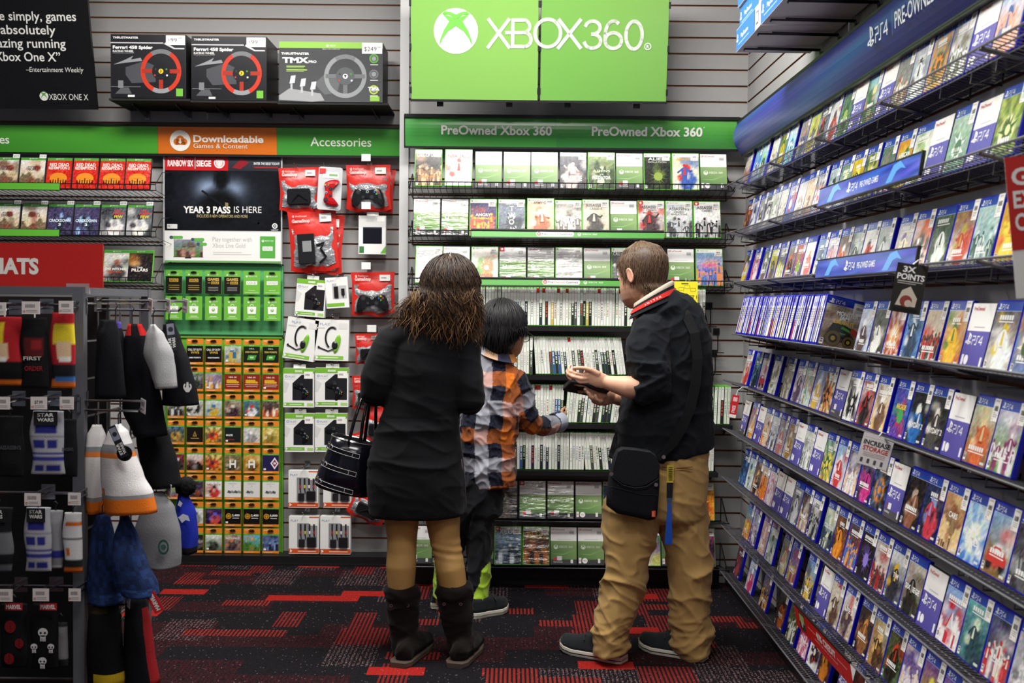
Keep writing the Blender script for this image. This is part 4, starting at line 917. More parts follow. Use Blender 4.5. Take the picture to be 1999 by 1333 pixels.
basket(RF[0],'lowest',0.004);face_row(RF[0],RF[1],820,'lowest',0)
# ---- spine rows
def spine_360(parent,k):
 key=('s3',k)
 if key not in ME:
  rs=random.Random(900+k);mb=MB();x=-CW/2-0.0006;t=CT
  q=lambda a,y0,b,y1,c,d=0.0:mb.poly([(x-d,y0,-t+a),(x-d,y0,-t+b),(x-d,y1,-t+b),(x-d,y1,-t+a)],c)
  kind=rs.random();H=CH3
  base=rs.choice(['#f3f2ef','#efeeea','#f4f3f1','#e9e8e2'])
  q(0.0008,0.005,t-0.0008,H-0.005,base)
  q(0.004,H*0.9,t-0.004,H*0.95,'#c6cac2',.0003);q(0.0048,H*0.7,t-0.0048,H*0.87,'#d6d8d2',.0003)
  if kind>0.93:q(0.0008,H*0.86,t-0.0008,H-0.005,'#b9282c',.0005)
  if kind<0.27:
   c=rs.choice(['#242326','#2c2b2e','#1f2026','#26323f','#3a2326','#2a2a44','#4a4a4c']);q(0.0008,0.005,t-0.0008,H*rs.choice((.6,.64,.66)),c,.0002);tc=rs.choice(['#e4e2dc','#c9c4b4','#d8d6d4','#d84a3a'])
  elif kind<0.35:
   q(0.0008,0.005,t-0.0008,H*.62,rs.choice(['#a8323a','#3a5a9a','#c8b45a','#7a3a6a','#4a7a9a']),.0002);tc='#ece8e0'
  else:tc=rs.choice(['#c8c8c4','#77777a','#c8beb2','#d2d0cc','#c08a84','#a8b2c4','#dad8d4'])
  yy=H*rs.uniform(.54,.62)
  while yy>H*rs.uniform(.12,.3):
   h=rs.choice((.004,.006,.007));q(0.004,yy,t-0.004,yy+h,tc,.0004);yy-=h+rs.choice((.0016,.002,.005))
  o=mb.build('spine_label',PRINT);ME[key]=o.data;bpy.data.objects.remove(o)
 return obj('spine_label',ME[key],parent)
ME['green_spine']=None
def spine_row(ybot,segs,rowname,seed,xend=1387):
 rs=random.Random(seed);n=0
 zb=PY(1100,ybot,YC).z
 for(x0,x1,tilt0,tilt1)in segs:
  a=PY(x0,ybot,YC).x;b=PY(x1,ybot,YC).x
  x=a
  while x+CT<b:
   f=(x-a)/(b-a);tl=R(tilt0+(tilt1-tilt0)*f)
   M=Matrix.Translation((x,YC+rs.uniform(-0.004,0.004),zb+0.002+(CT*math.sin(tl)if tl>0 else 0)))@Matrix.Rotation(tl,4,'Y')@Matrix(((0,0,1),(1,0,0),(0,1,0))).to_4x4()@Matrix.Translation((CW/2,0,CT))
   root=obj('spine_out_game_case',ME['green'],None,M);spine_360(root,rs.randrange(60));n+=1  # full green case standing spine-out, an ordinary game case
   tag(root,'white-topped spine-out game case, %s from the left on the %s spine shelf'%(ordw(n),rowname),'game case','spine-out game cases on the %s spine shelf'%rowname)
   x+=(CT+0.0003)/math.cos(tl)+(0.003 if rs.random()<0.06 else 0)
 mb=MB();yf=YC-0.025;SHX1=PY(xend,ybot,YC).x
 mb.box(SHX0,yf,zb-0.010,SHX1,YB-0.002,zb);mb.box(SHX0,yf-0.004,zb-0.022,SHX1,yf,zb+0.002);mb.box(SHX0,YB-0.03,zb,SHX1,YB-0.002,zb+0.09)
 o=mb.build('spine_shelf',BLACK)
 for x in(SHX0+0.003,SHX1-0.003):
  b=MB();b.prism([(YB-0.002,zb+0.10),(YB-0.002,zb-0.07),(YC+0.05,zb-0.012),(YC+0.05,zb+0.012)],-0.002,0.002,M=Matrix(((0,0,1,x),(1,0,0,0),(0,1,0,0),(0,0,0,1))));b.build('bracket',BLACK,o)
 tag(o,'%s solid black shelf of upright spines in the green bay'%rowname,'shelf','spine shelves of the green game bay')
spine_row(637.5,[(924,1246,0,0),(1330,1379,0,0)],'first',1)
spine_row(732.5,[(985,1041,0,0),(1046,1224,-4,-9)],'second',2,1391)
spine_row(826.5,[(1020,1100,0,1),(1103,1216,4,8),(1386,1424,1,2)],'third',3,1428)
spine_row(918.5,[(1003,1140,0,0),(1143,1212,-5,-7),(1376,1396,0,0)],'fourth',4,1400)
# ---- green shelf strips
def strip_360(px0,px1,ybot,label):
 z=PY(1100,ybot,YC).z;y=YC-0.052
 a=PY(px0,ybot-5,y).x;b=PY(px1,ybot-5,y).x;L=b-a;h=0.034
 e=empty('shelf_strip',frame_back(a,y,z-0.006,R(10)),label,'sign','green shelf-edge strips')
 mb=MB();mb.box(0,-0.004,-0.005,L,h+0.005,-0.0005);mb.box(-0.002,h,-0.004,L+0.002,h+0.006,0.003);mb.box(-0.002,-0.006,-0.004,L+0.002,0,0.003);mb.build('channel',BLACK,e)
 mb=MB();mb.rect(0,0,L,h,0.0004,'#57a047');c=L*0.435 if px1<1400 else L*0.44
 mb.add(*rounded(c-0.092,h*0.14,c+0.092,h*0.88,h*0.36,0.0008),None,'#e9e9e5')
 mb.ring(c-0.078,h*0.52,0.005,0.0095,0.0012,'#b8443c',n=18);mb.disc(c-0.078,h*0.52,0.003,0.0012,'#b8443c',n=8)
 mb.text('Pre',c-0.064,h*0.36,h*0.32,0.0012,'#3c3c3c',align='L',bold=0.01,w=0.026);mb.text('Owned',c-0.036,h*0.36,h*0.32,0.0012,'#c04a44',align='L',w=0.052);mb.text('Games',c+0.024,h*0.36,h*0.32,0.0012,'#3c3c3c',align='L',bold=0.01,w=0.058)
 xlogo(mb,c+0.118,h*0.5,h*0.26,0.0010,'#cfe3c6','#57a047');mb.text('XBOX 360',c+0.132,h*0.38,h*0.26,0.0012,'#d4e6cc',align='L',w=0.072)
 mb.build('insert',GLOSS,e)
def rounded(x0,y0,x1,y1,r,z,n=6):
 p=[]
 for cx,cy,a0 in((x1-r,y1-r,0),(x0+r,y1-r,90),(x0+r,y0+r,180),(x1-r,y0+r,270)):
  for k in range(n+1):
   t=R(a0+90*k/n);p.append((cx+r*math.cos(t),cy+r*math.sin(t),z))
 return p,[list(range(len(p)))]
strip_360(920,1296,462.5,'green lettered strip along the second green-bay shelf')
strip_360(938,1300,555.6,'green lettered strip along the third green-bay shelf, behind the heads')
# ---- header sign
def sign_local(cx,cy,s):
 return lambda px,py:((px-cx)/s,(cy+(px-cx)*0.0101-py)/s)
Yh=YC+0.085;sh=F/Yh
c0=PY(1116,288,Yh)
e=empty('header_sign',frame_back(c0.x,Yh,c0.z,R(-6)),'green header sign with white lettering above the green game bay','sign')
q=sign_local(1116,288,sh)
xa,xb_,xc=q(793,288)[0],q(1437,288)[0],q(1086,288)[0]
hh=q(1116,233)[1]
prof=lambda t:0.010*math.sin(PI*t)
mb=MB()
for(a,b,c1,c2,sd)in((xa,xc,'49984a','3f8f3d',1),(xc,xb_,'3f8a45','4fa03c',2)):
 mb.grid(a,0,b,hh,0.001,flatgrad(c1,c2,5,9,0.5),zf=lambda u,v:prof(v))
for t,cx in(('PreOwned Xbox 360',970),('PreOwned Xbox 360',1261)):
 x,y=q(cx,263.5 if cx<1000 else 266)
 mb.text(t,x,y,17.5/sh,0.0135,'#e9e9e2',bold=0.028,w=214/sh)
 mb.ring(x+110/sh,y+17/sh,0.002,0.0034,0.0135,'#e0e4da',n=10)
mb.build('sign_panel',GLOSS,e)
mb=MB();mb.box(xa-0.004,hh,-0.03,xb_+0.006,hh+0.016,0.012);mb.box(xa-0.004,-0.010,-0.03,xb_+0.006,0,0.008);mb.box(xa-0.006,-0.010,-0.03,xa-0.001,hh+0.01,0.004);mb.box(xb_+0.001,-0.010,-0.06,xb_+0.008,hh+0.014,0.008);mb.box(xa,0,-0.03,xb_,hh,-0.004)
mb.build('sign_frame',BLACK,e)
# ---- the big two-panel sign
Yg=5.36;sg=F/Yg
c0=PY(1051,197,Yg)
e=empty('brand_sign',frame_back(c0.x,Yg,c0.z,R(-9)),'large bright green two-panel sign with a white ball emblem high on the back wall','sign')
q=sign_local(1051,197,sg)
H=0.62
for(a,b,c1,c2,nm)in((804,1050,'6f9c4c','79a650','left'),(1053.5,1299,'659846','74a24e','right')):
 x0,x1=q(a,197)[0],q(b,197)[0]
 mb=MB();mb.box(x0,0,-0.03,x1,H,0);
 for yy in(0.03,0.23,0.43):mb.box(x0-0.006,yy,-0.02,x0+0.004,yy+0.03,0.003);mb.box(x1-0.004,yy,-0.02,x1+0.006,yy+0.03,0.003)
 mb.box(x0-0.003,-0.008,-0.034,x1+0.003,0.002,0.002)
 for xx in(0.2,0.75):mb.box(x0+(x1-x0)*xx,-0.03,-0.06,x0+(x1-x0)*xx+0.03,-0.004,-0.035)
 p=mb.build('panel_frame',BLACK,e)
 mb=MB();mb.grid(x0+0.002,0.003,x1-0.002,H-0.003,0.0015,flatgrad(c1,c2,7,9,0.7));mb.build('green_panel',GLOSS,e)
mb=MB();z=0.004
bx,by=q(891,66);xlogo(mb,bx,by,42.5/sg,z-0.001,'#eceee8','#62ab40')
def S(pts,w=6.2):mb.stroke([q(a,b)for a,b in pts],w/sg,z,'#f0f2ec')
def arc(cx,cy,rx,ry,a0,a1,n=22):return[(cx+rx*math.cos(R(a0+(a1-a0)*i/n)),cy-ry*math.sin(R(a0+(a1-a0)*i/n)))for i in range(n+1)]
S([(954,45),(993,96)]);S([(992,45),(953,96)])
S([(1000,46),(1000,95)]);S([(988,69),(1022,69)]);S([(1000,46),(1021,46)]+arc(1021,57.5,11,11.5,88,-90)+[(1021,69)]);S([(1000,95),(1022,95)]+arc(1022,82,13,13,-88,90))
S(arc(1067,70,24.5,25.5,0,360,40));S([(1089,46),(1130,97)]);S([(1129,46),(1088,97)])
S(arc(1153,60,14,12,160,-90));S(arc(1153,85,15.5,13,90,-165))
S(arc(1193,84,15.5,14.5,0,360,30));S(arc(1193,72,15.5,24,60,180)+[(1177.5,84)])
S(arc(1232.5,74,15.5,25.5,0,360,34))
S(arc(1259.5,95,6,6,0,360,20),1.6)
x,y=q(1259.5,98.4);mb.text('R',x,y,6.5/sg,z,'#f0f2ec',bold=0.01)
mb.build('lettering',PRINT,e)
# ---- yellow offer sheet hanging behind the man
P=PY(1339,603,YC-0.06)
e=empty('offer_sheet',frame_back(P.x,YC-0.06,P.z,R(4)),'yellow paper offer sheet hanging from the shelf behind the man','sign')
mb=MB();w,h=46/402,54/402
mb.box(-w/2,0,-0.0008,w/2,h,0,'#efe12e')
mb.text('BUY 2 GET 1',0,h*0.38,0.0155,0.0006,'#20201c',bold=0.02,w=w*0.92);mb.text('FREE',0,h*0.13,0.026,0.0006,'#20201c',bold=0.03,w=w*0.8)
for(a,b)in((-.3,.66),(-.05,.74),(.2,.64)):mb.stroke([(w*a,h*b),(w*(a+.2),h*b),(w*(a+.2),h*(b+.12)),(w*a,h*(b+.12)),(w*a,h*b)],0.0012,0.0006,'#5a5618')
mb.rect(-w*.2,h*.9,w*.1,h*.94,0.0006,'#5a5618')
mb.build('sheet',PRINT,e);mb=MB();mb.tube([(0,h,0),(0,h+0.01,0.004),(0,h+0.014,-0.01)],0.002,5);mb.build('clip',WHITEP,e)
for k,(px,py)in enumerate(((1384,602),(1393,694),(1398,652))):
 P=PY(px,py,YB);mb=MB()
 mb.box(P.x-0.016,YB-0.008,P.z-0.004,P.x+0.016,YB-0.001,P.z+0.03);mb.tube([(P.x,YB-0.006,P.z+0.02),(P.x,YB-0.05,P.z-0.01),(P.x-0.002,YB-0.06,P.z-0.085),(P.x-0.002,YB-0.004,P.z-0.105)],0.003,6);mb.tube([(P.x-0.03,YB-0.06,P.z-0.092),(P.x+0.03,YB-0.06,P.z-0.092)],0.0025,6)
 tag(mb.build('slat_hook',WIRE),'empty black wire hook on the bare slats right of the man, %s one'%['topmost','lowest','middle'][k],'hook','empty hooks right of the man')
# --- accessory bay on the left
def LF(px0,py0,px1,py1,Y,lean=0.0,turn=0.0,roll=0.0):
 """frame at the bottom centre of a pixel rectangle on plane Y, with its size"""
 cx,zb,w,h=brect(px0,py0,px1,py1,Y)
 return frame_back(cx,Y,zb,lean,turn)@Matrix.Rotation(roll,4,'Z'),w,h
# ---- black banner
Yx=5.86;sx_=F/Yx
c0=PY(190,214,Yx)
e=empty('wall_banner',frame_back(c0.x,Yx,c0.z,R(-14)),'tilted black banner with a white review quote in the upper left corner','sign')
def q(px,py):
 x,y=(px-190)/sx_,(214+(px-190)*0.0101-py)/sx_
 return x+0.091*y,(y-(1.02+y)*0.0413*y)/0.97
mb=MB();mb.box(-0.9,0,-0.02,0,0.75,0);mb.build('board',mat('banner_black','#0b0b0d',rough=0.35),e)
mb=MB()
for t,xr,yb,w in(('Quite simply, games',150,43,190),('look absolutely',111,69,158),('amazing running',130,95,160),('on Xbox One X”',120,121,155)):
 x,y=q(xr,yb);mb.text(t,x,y,17.5/sx_,0.001,'#e9e9e6',align='R',bold=0.012,w=w/sx_)
x,y=q(163,142);mb.text('–Entertainment Weekly',x,y,9.5/sx_,0.001,'#d8d8d4',align='R',shear=0.12,w=110/sx_)
x,y=q(87,188);xlogo(mb,x,y,8.5/sx_,0.001,'#dfe3da','#5a9a44')
x,y=q(97,195);mb.text('XBOX ONE X',x,y,12/sx_,0.001,'#d6d8d4',align='L',w=76/sx_)
mb.build('lettering',PRINT,e)
# ---- steering wheel cartons on their shelves
def wheel(mb,cx,cy,r,z,rim,spoke,hub,tilt=0.92):
 mb.ring(cx,cy,r*0.80,r,z,rim,n=36,k=tilt);mb.ring(cx,cy,r*0.80,r,z+0.0004,'#74767a',n=10,a0=60,a1=120,k=tilt);mb.ring(cx,cy,r*0.80,r,z+0.0004,'#8c8e92',n=10,a0=245,a1=295,k=tilt)
 for a in(0,180,270):
  x,y=math.cos(R(a)),math.sin(R(a))*tilt
  mb.stroke([(cx+x*r*.3,cy+y*r*.3),(cx+x*r*.85,cy+y*r*.85)],r*0.2,z+0.0002,spoke)
 mb.disc(cx,cy,r*0.44,z+0.0006,hub,n=24,ry=r*0.42);mb.disc(cx,cy,r*0.12,z+0.0010,'#e2c42e' if rim!='#8c9092' else '#e8e8e6',n=16)
 if rim=='#8c9092':mb.poly([(cx-r*.06,cy+r*.06,z+.0013),(cx+r*.07,cy+r*.06,z+.0013),(cx-r*.01,cy-r*.09,z+.0013)],'#1a1a1c')
 else:mb.stroke([(cx-r*.04,cy-r*.06),(cx+r*.02,cy),(cx-r*.02,cy+r*.07)],r*.035,z+.0013,'#2a2620')
 for(a,b,c)in((-.3,-.2,'#b03a34'),(.3,-.2,'#d8d8d8'),(-.26,.1,'#3a3a3e'),(.27,.1,'#4a8a3a')):mb.disc(cx+a*r,cy+b*r,r*.05,z+.001,c,n=8)
Yw=5.77
for i,(a,b,c,d)in enumerate(((216,67,363,191),(374,71,520,195))):
 M,w,h=LF(a,b,c,d,Yw)
 e=empty('steering_wheel_carton',M,'black carton with a red-rimmed steering wheel, %s'%('the one nearest the black banner' if i==0 else 'beside the grey wheel carton'),'carton','red wheel cartons')
 mb=MB();mb.box(-w/2,0,-0.27,w/2,h,0);mb.build('carton',mat('black_carton','#17171a',rough=0.4),e)
 f=MB();z=0.0008
 f.grid(-w/2+.002,.002,w/2-.002,h-.002,z,flatgrad('1b1c20','26262a'))
 f.rect(-w/2,h*.855,w*.22,h*.873,z+.0004,'#c9c9cc');f.poly([(w*.2,h*.873,z+.0004),(w*.2,h*.855,z+.0004),(w*.34,h*.77,z+.0004),(w*.48,h*.77,z+.0004),(w*.48,h*.79,z+.0004),(w*.35,h*.79,z+.0004),(w*.24,h*.873,z+.0004)],'#c9c9cc')
 f.text('THRUSTMASTER',-w*.47,h*.93,h*.032,z+.0005,'#e6e6e6',align='L',bold=.04,w=w*.34)
 f.text('Ferrari 458 Spider',-w*.47,h*.77,h*.05,z+.0005,'#efefef',align='L',bold=.04,w=w*.53);f.text('RACING WHEEL',-w*.47,h*.715,h*.034,z+.0005,'#dcdcdc',align='L',bold=.03,w=w*.28);f.rect(-w*.47,h*.70,-w*.19,h*.704,z+.0004,'#a8a8aa')
 f.poly([(-w*.46,h*.52,z+.0004),(-w*.3,h*.6,z+.0004),(-w*.2,h*.66,z+.0004),(-w*.23,h*.6,z+.0004),(-w*.1,h*.63,z+.0004),(-w*.08,h*.58,z+.0004),(-w*.3,h*.55,z+.0004)],'#8e9094');f.poly([(-w*.3,h*.48,z+.0004),(-w*.05,h*.58,z+.0004),(w*.1,h*.5,z+.0004),(w*.1,h*.25,z+.0004),(-w*.22,h*.23,z+.0004),(-w*.3,h*.36,z+.0004)],'#4a4b50')
 f.poly([(-w*.44,h*.06,z+.0004),(-w*.36,h*.16,z+.0004),(-w*.26,h*.16,z+.0004),(-w*.22,h*.06,z+.0004)],'#55565b');f.rect(-w*.4,h*.15,-w*.33,h*.27,z+.0005,'#77797e');f.rect(-w*.49,h*.17,-w*.1,h*.176,z+.0004,'#7a7a7c')
 wheel(f,w*.17,h*.42,w*.27,z+.0012,'#c23a26','#a33324','#202126',1.08)
 f.rect(w*.37,h*.03,w*.46,h*.15,z+.0005,'#6fb23f');f.rect(-w*.27,h*.012,-w*.18,h*.045,z+.0005,'#e4e4e0')
 f.build('front_print',GLOSS,e)
 p=MB();p.rect(w*.235,h*.835,w*.49,h*.985,.0012+z,'#f1f1ef');p.text('$',w*.275,h*.9,h*.035,z+.0016,'#55555a');p.text('99',w*.34,h*.885,h*.06,z+.0016,'#3c3c40',w=w*.085);p.text('99',w*.42,h*.925,h*.03,z+.0016,'#77777a',w=w*.05);p.build('price_card',PRINT,e)
M,w,h=LF(545,82,747,199,Yw)
e=empty('steering_wheel_carton',M,'grey and green carton with a chrome steering wheel and pedals','carton')
mb=MB();mb.box(-w/2,0,-0.24,w/2,h,0);mb.build('carton',mat('black_carton','#17171a'),e)
f=MB();z=0.0008
f.grid(-w/2,0,w/2,h*.865,z,flatgrad('4a4b4d','3a3b3e'));f.rect(-w/2,h*.895,w/2,h,z,'#8cc04a');f.rect(-w/2,h*.865,w/2,h*.895,z,'#38393b')
xlogo(f,-w*.035,h*.94,h*.022,z+.0003,'#e4ecd8','#8cc04a');f.text('XBOX',-w*.015,h*.925,h*.03,z+.0004,'#e8f0dc',align='L',w=w*.06);f.text('XBOX ONE & WINDOWS',0,h*.873,h*.016,z+.0004,'#e0e0e0',w=w*.17)
f.text('THRUSTMASTER',-w*.48,h*.785,h*.034,z+.0004,'#ececec',align='L',bold=.04,w=w*.27);f.text('TMX',-w*.47,h*.65,h*.09,z+.0004,'#f2f2f2',align='L',bold=.05,w=w*.255);f.text('PRO',-w*.215,h*.65,h*.04,z+.0004,'#f2f2f2',align='L',bold=.03,w=w*.075)
for k in range(2):
 f.rect(-w*.43,h*(.58-k*.06),-w*(.25-k*.02),h*(.598-k*.06),z+.0004,'#9ac24c');f.rect(-w*.43,h*(.56-k*.06),-w*.26,h*(.57-k*.06),z+.0004,'#7d9a4c')
f.poly([(-w*.5,h*.1,z+.0004),(-w*.4,h*.22,z+.0004),(-w*.1,h*.14,z+.0004),(-w*.06,h*.02,z+.0004),(-w*.18,h*.0,z+.0004),(-w*.5,h*.03,z+.0004)],'#97989a')
for k in range(3):
 x=-w*.4+k*w*.1;y=h*(.3-k*.05);f.poly([(x,y,z+.0007),(x+w*.05,y+h*.01,z+.0007),(x+w*.06,y+h*.14,z+.0007),(x+w*.015,y+h*.13,z+.0007)],'#c9cacb');f.rect(x+w*.01,y-h*.1,x+w*.03,y,z+.0006,'#b0b1b3')
f.poly([(-w*.16,h*.3,z+.0003),(-w*.05,h*.48,z+.0003),(w*.1,h*.4,z+.0003),(w*.06,h*.15,z+.0003),(-w*.06,h*.12,z+.0003)],'#5f6163')
wheel(f,w*.14,h*.43,w*.205,z+.0012,'#8c9092','#6a6d70','#55585b',1.02)
for k,c in enumerate(('#58a03c','#6a6d70','#a9c24a')):
 f.ring(w*.415,h*(.73-k*.26),w*.03,w*.045,z+.0004,c,n=20);f.disc(w*.415,h*(.73-k*.26),w*.024,z+.0004,'#8f9294',n=14);f.rect(w*.38,h*(.62-k*.26),w*.455,h*(.635-k*.26),z+.0004,'#c9c9c9')
f.text('T3PA',w*.415,h*.2,h*.055,z+.0012,'#f0f0f0',bold=.05,w=w*.11);f.rect(w*.38,h*.02,w*.47,h*.1,z+.0005,'#8cc04a')
f.build('front_print',GLOSS,e)
p=MB();p.rect(w*.3,h*.81,w*.495,h*.99,z+.0014,'#f1f1ef');p.text('$249',w*.38,h*.855,h*.075,z+.0018,'#3c3c40',w=w*.12);p.text('99',w*.462,h*.9,h*.035,z+.0018,'#77777a',w=w*.032);p.build('price_card',PRINT,e)
for i,(x0,x1,yb,b0,b1)in enumerate(((214,372,192.5,289,371),(373,543,196.5,445,528),(543,758,200.5,590,738))):
 a,b=PY(x0,yb,Yw),PY(x1,yb,Yw);z=a.z+(0.003 if i==2 else-0.001)
 z=PY((x0+x1)/2,yb,Yw).z
 mb=MB();mb.box(a.x,Yw-0.01,z-0.012,b.x,YL-0.002,z-0.0015);o=mb.build('display_shelf',BLACKM)
 tag(o,['black shelf board under the wheel carton nearest the banner','black shelf board under the middle wheel carton','black shelf board under the grey wheel carton'][i],'shelf','wheel carton shelves')
 for bx in(b0,b1):
  xx=PY(bx,222,YL).x;zt=PY(bx,207,YL).z;zb=PY(bx,235,YL).z
  k=MB();k.box(xx-0.012,YL-0.010,zb,xx+0.012,YL-0.002,zt+0.02);k.prism([(YL-0.01,z-0.013),(YL-0.25,z-0.013),(YL-0.25,z-0.022),(YL-0.01,zb+0.01)],-0.003,0.003,M=Matrix(((0,0,1,xx),(1,0,0,0),(0,1,0,0),(0,0,0,1))));k.build('bracket',CHROME,o)
# ---- category sign strip
Ys=YL-0.075;ss=F/Ys
c0=PY(300,300,Ys)
e=empty('category_sign',frame_back(c0.x,Ys,c0.z,R(-5)),'long green and orange category sign strip above the accessory bay','sign')
q=lambda px,py:((px-300)/ss,(300+(px-300)*0.0085-py)/ss)
hs_=53/ss;xa=q(-420,0)[0];xe=q(781,0)[0];x1,x2=q(309,0)[0],q(540,0)[0]
mb=MB();mb.box(xa,-0.012,-0.03,xe,0,0.012);mb.box(xa,hs_,-0.03,xe,hs_+0.012,0.012);mb.box(xa,0,-0.02,xe,hs_,-0.002);mb.build('sign_frame',BLACK,e)
for(a,b,c1,c2)in((xa,x1,'3f8f2c','4c9e32'),(x1,x2,'c8661c','cf6d22'),(x2,xe-0.002,'3c8a34','479638')):
 mb=MB();mb.grid(a,0.001,b-0.001,hs_-0.001,0.0015,flatgrad(c1,c2,9,5,0.4));mb.build('insert',GLOSS,e)
mb=MB();z=0.004
x,y=q(21,281);mb.text('Games',x,y,17/ss,z,'#e6ebdd',align='R',bold=.015)
x,y=q(352.5,275);mb.disc(x,y,20/ss,z,'#e6e2d8',n=30)
for a,b,r in((-7,-2,6),(0,2,8),(8,-2,6)):mb.disc(x+a/ss,y+b/ss,r/ss,z+.0006,'#cf6d22',n=16)
mb.rect(x-9/ss,y-8/ss,x+10/ss,y-2/ss,z+.0006,'#cf6d22');mb.rect(x-1.2/ss,y-3/ss,x+1.2/ss,y+5/ss,z+.0012,'#e6e2d8');mb.poly([(x-4/ss,y-2/ss,z+.0012),(x,y-6/ss,z+.0012),(x+4/ss,y-2/ss,z+.0012)],'#e6e2d8')
x,y=q(378,277.5);mb.text('Downloadable',x,y,13.5/ss,z,'#e9e4d8',align='L',bold=.03,w=136/ss);x,y=q(378,289);mb.text('Games & Content',x,y,9.3/ss,z,'#e2d9c8',align='L',w=105/ss)
x,y=q(605,285);mb.text('Accessories',x,y,18/ss,z,'#d8e0cf',align='L',bold=.006,w=118/ss)
mb.build('lettering',PRINT,e)
# ---- wire shelves of new games at the far left
Yo=5.80;so=F/Yo;HX1=CH4
def cover_one(parent,key,seed,pal,style,titles,tagk,glare=False):
 mb=MB();H=CH4;x0,x1=-CW/2+0.004,CW/2-0.003;z=0.0006
 mb.grid(x0,0.004,x1,H*0.9,z,art(seed,pal,style,21,25));mb.rect(x0,H*0.9,x1,H-0.003,z,'#4f9a3c')
 xlogo(mb,-0.016,H*0.948,0.0042,z+.0003,'#d8e4d0','#4f9a3c');mb.text('XBOX ONE',-0.009,H*.935,.0062,z+.0004,'#dbe8d2',align='L',w=.03)
 if key=='red':
  mb.disc(0,.058,.045,z+.0003,'#e08a2a',n=24,ry=.03)
  for k in range(7):
   xx=-.039+k*.013;hh=.017+.007*(k==3)+.003*(k%2);mb.rect(xx-.0028,.026,xx+.0028,.026+hh,z+.0006,'#2a1512');mb.disc(xx,.026+hh+.003,.0027,z+.0006,'#2a1512',n=8);mb.rect(xx-.005,.026+hh+.0035,xx+.005,.026+hh+.0048,z+.0006,'#2a1512')
 for t_ in titles:mb.text(t_[0],t_[5]if len(t_)>5 else 0,H*t_[1],t_[2],z+.0009,t_[4],bold=.025,w=t_[3])
 mb.build('cover',WRAP if glare else GLOSS,parent)
 if tagk:
  t_=MB();t_.box(CW/2-.036,H-.006,.001,CW/2-.001,H+.014,.0018,'#efefec');t_.text('$59.99',CW/2-.0185,H-.0005,.010,.0022,'#55555a',w=.026);t_.build('price_card',PRINT,parent)
STD=('std','b89a6a e4e2dc 6a5a44 8a3a2a','scape',(('STATE OF',.66,.009,.05,'#3a3a38'),('DECAY 2',.58,.012,.06,'#3a3a38')),'sandy zombie road cover')
RDR=('red','c02418 cc2a1e d03a24 c02418','none',(('RED DEAD',.72,.017,.1,'#f0e8e0'),('REDEMPTION 2',.62,.015,.108,'#f0e8e0')),'red cover with sunset riders')
CRK=('crk','3a3458 4a4464 2a2a3a 8ab0d8','splash',(('CRACKDOWN',.42,.016,.11,'#d8e8f0'),('3',.3,.014,.014,'#d8e8f0')),'violet cover with glowing circle')
WHF=('whf','8a8a8c 4a5058 d8d4d0 2a2a2e','fig',(('WE',.76,.012,.03,'#c83a3a',.02),('HAPPY',.66,.015,.06,'#c83a3a',.03),('FEW',.56,.015,.045,'#d8c83a',.028)),'grey cover with a pale mask')
WIT=('wit','6a6864 d0cdc6 3a3836 8a5a4a','fig',(('THE WITCHER',.36,.013,.11,'#e4e0d8'),('WILD HUNT',.28,.009,.07,'#c83a34')),'grey swordsman cover')
PIL=('pil','17171a 2a2220 c8823a e8c08a','blob',(('THE',.42,.009,.03,'#e0dcd4'),('PILLARS',.33,.015,.085,'#e8e4dc')),'black cover with golden light')
LROWS=[(370.0,'top',[(-44,STD,1),(8,STD,1),(60,STD,1),(112,RDR,0),(164,RDR,0),(216,RDR,0),(267,RDR,2)]),(460.5,'middle',[(-41,STD,1),(10.5,STD,1),(63,STD,1),(114.5,CRK,1),(166,CRK,1),(218,WHF,1),(269.5,WHF,1)]),(550.0,'lowest',[(224,WIT,0),(271,PIL,0)])]
for yb_,nm,its in LROWS:
 z=PY(160,yb_,Yo).z
 mb=MB();xa2=PY(-80,yb_,Yo).x;xb2=PY(309,yb_,Yo).x;yf=Yo-.035;dz=-.03
 mb.tube([(xa2,yf-.012,z+.025),(xb2,yf-.012,z+.025)],.0026,6);mb.tube([(xa2,yf,z-.004),(xb2,yf,z-.004)],.0024,6);mb.tube([(xa2,YL-.004,z+dz),(xb2,YL-.004,z+dz)],.0024,6)
 x=xb2
 while x>xa2:mb.tube([(x,yf-.012,z+.025),(x,yf,z-.005),(x,YL-.004,z+dz-.002)],.0016,5);x-=.031
 for kk in range(1):mb.tube([(xb2,yf-.012,z+.025),(xb2,yf+.1,z+.1),(xb2,YL-.006,z+.12),(xb2,YL-.006,z+dz)],.0022,6);mb.tube([(xb2+.002,yf+.08,z-.01),(xb2+.002,yf+.1,z+.1)],.0016,5)
 tag(mb.build('wire_shelf',WIRE),'%s wire shelf of new games above the red hats sign'%nm if nm!='lowest' else 'lowest wire shelf of new games beside the red hats sign','shelf','wire shelves of new games')
 n=0
 for(cx,sp,tg)in its:
  P=PY(cx,yb_,Yo);n+=1;rs=random.Random(int(cx)+int(yb_))
  root=obj('game_case',ME['xone' if nm=='lowest' else 'black4']if('black4' in ME or nm=='lowest')else case_mesh('black4',CH4,BLACKPL),None,frame_back(P.x,Yo,z+.002,R(13)+rs.uniform(-.01,.01)))
  cover_one(root,sp[0],int(cx)+500,sp[1],sp[2],sp[3],tg==1,sp[0]=='red' and cx>180 or tg==2)
  left=n-(1 if nm!='lowest' else 0)
  tag(root,'new game, %s, %s from left, %s left-wall shelf'%(sp[4],ORD[n-1],nm),'game case','new games on the %s left-wall shelf'%nm)
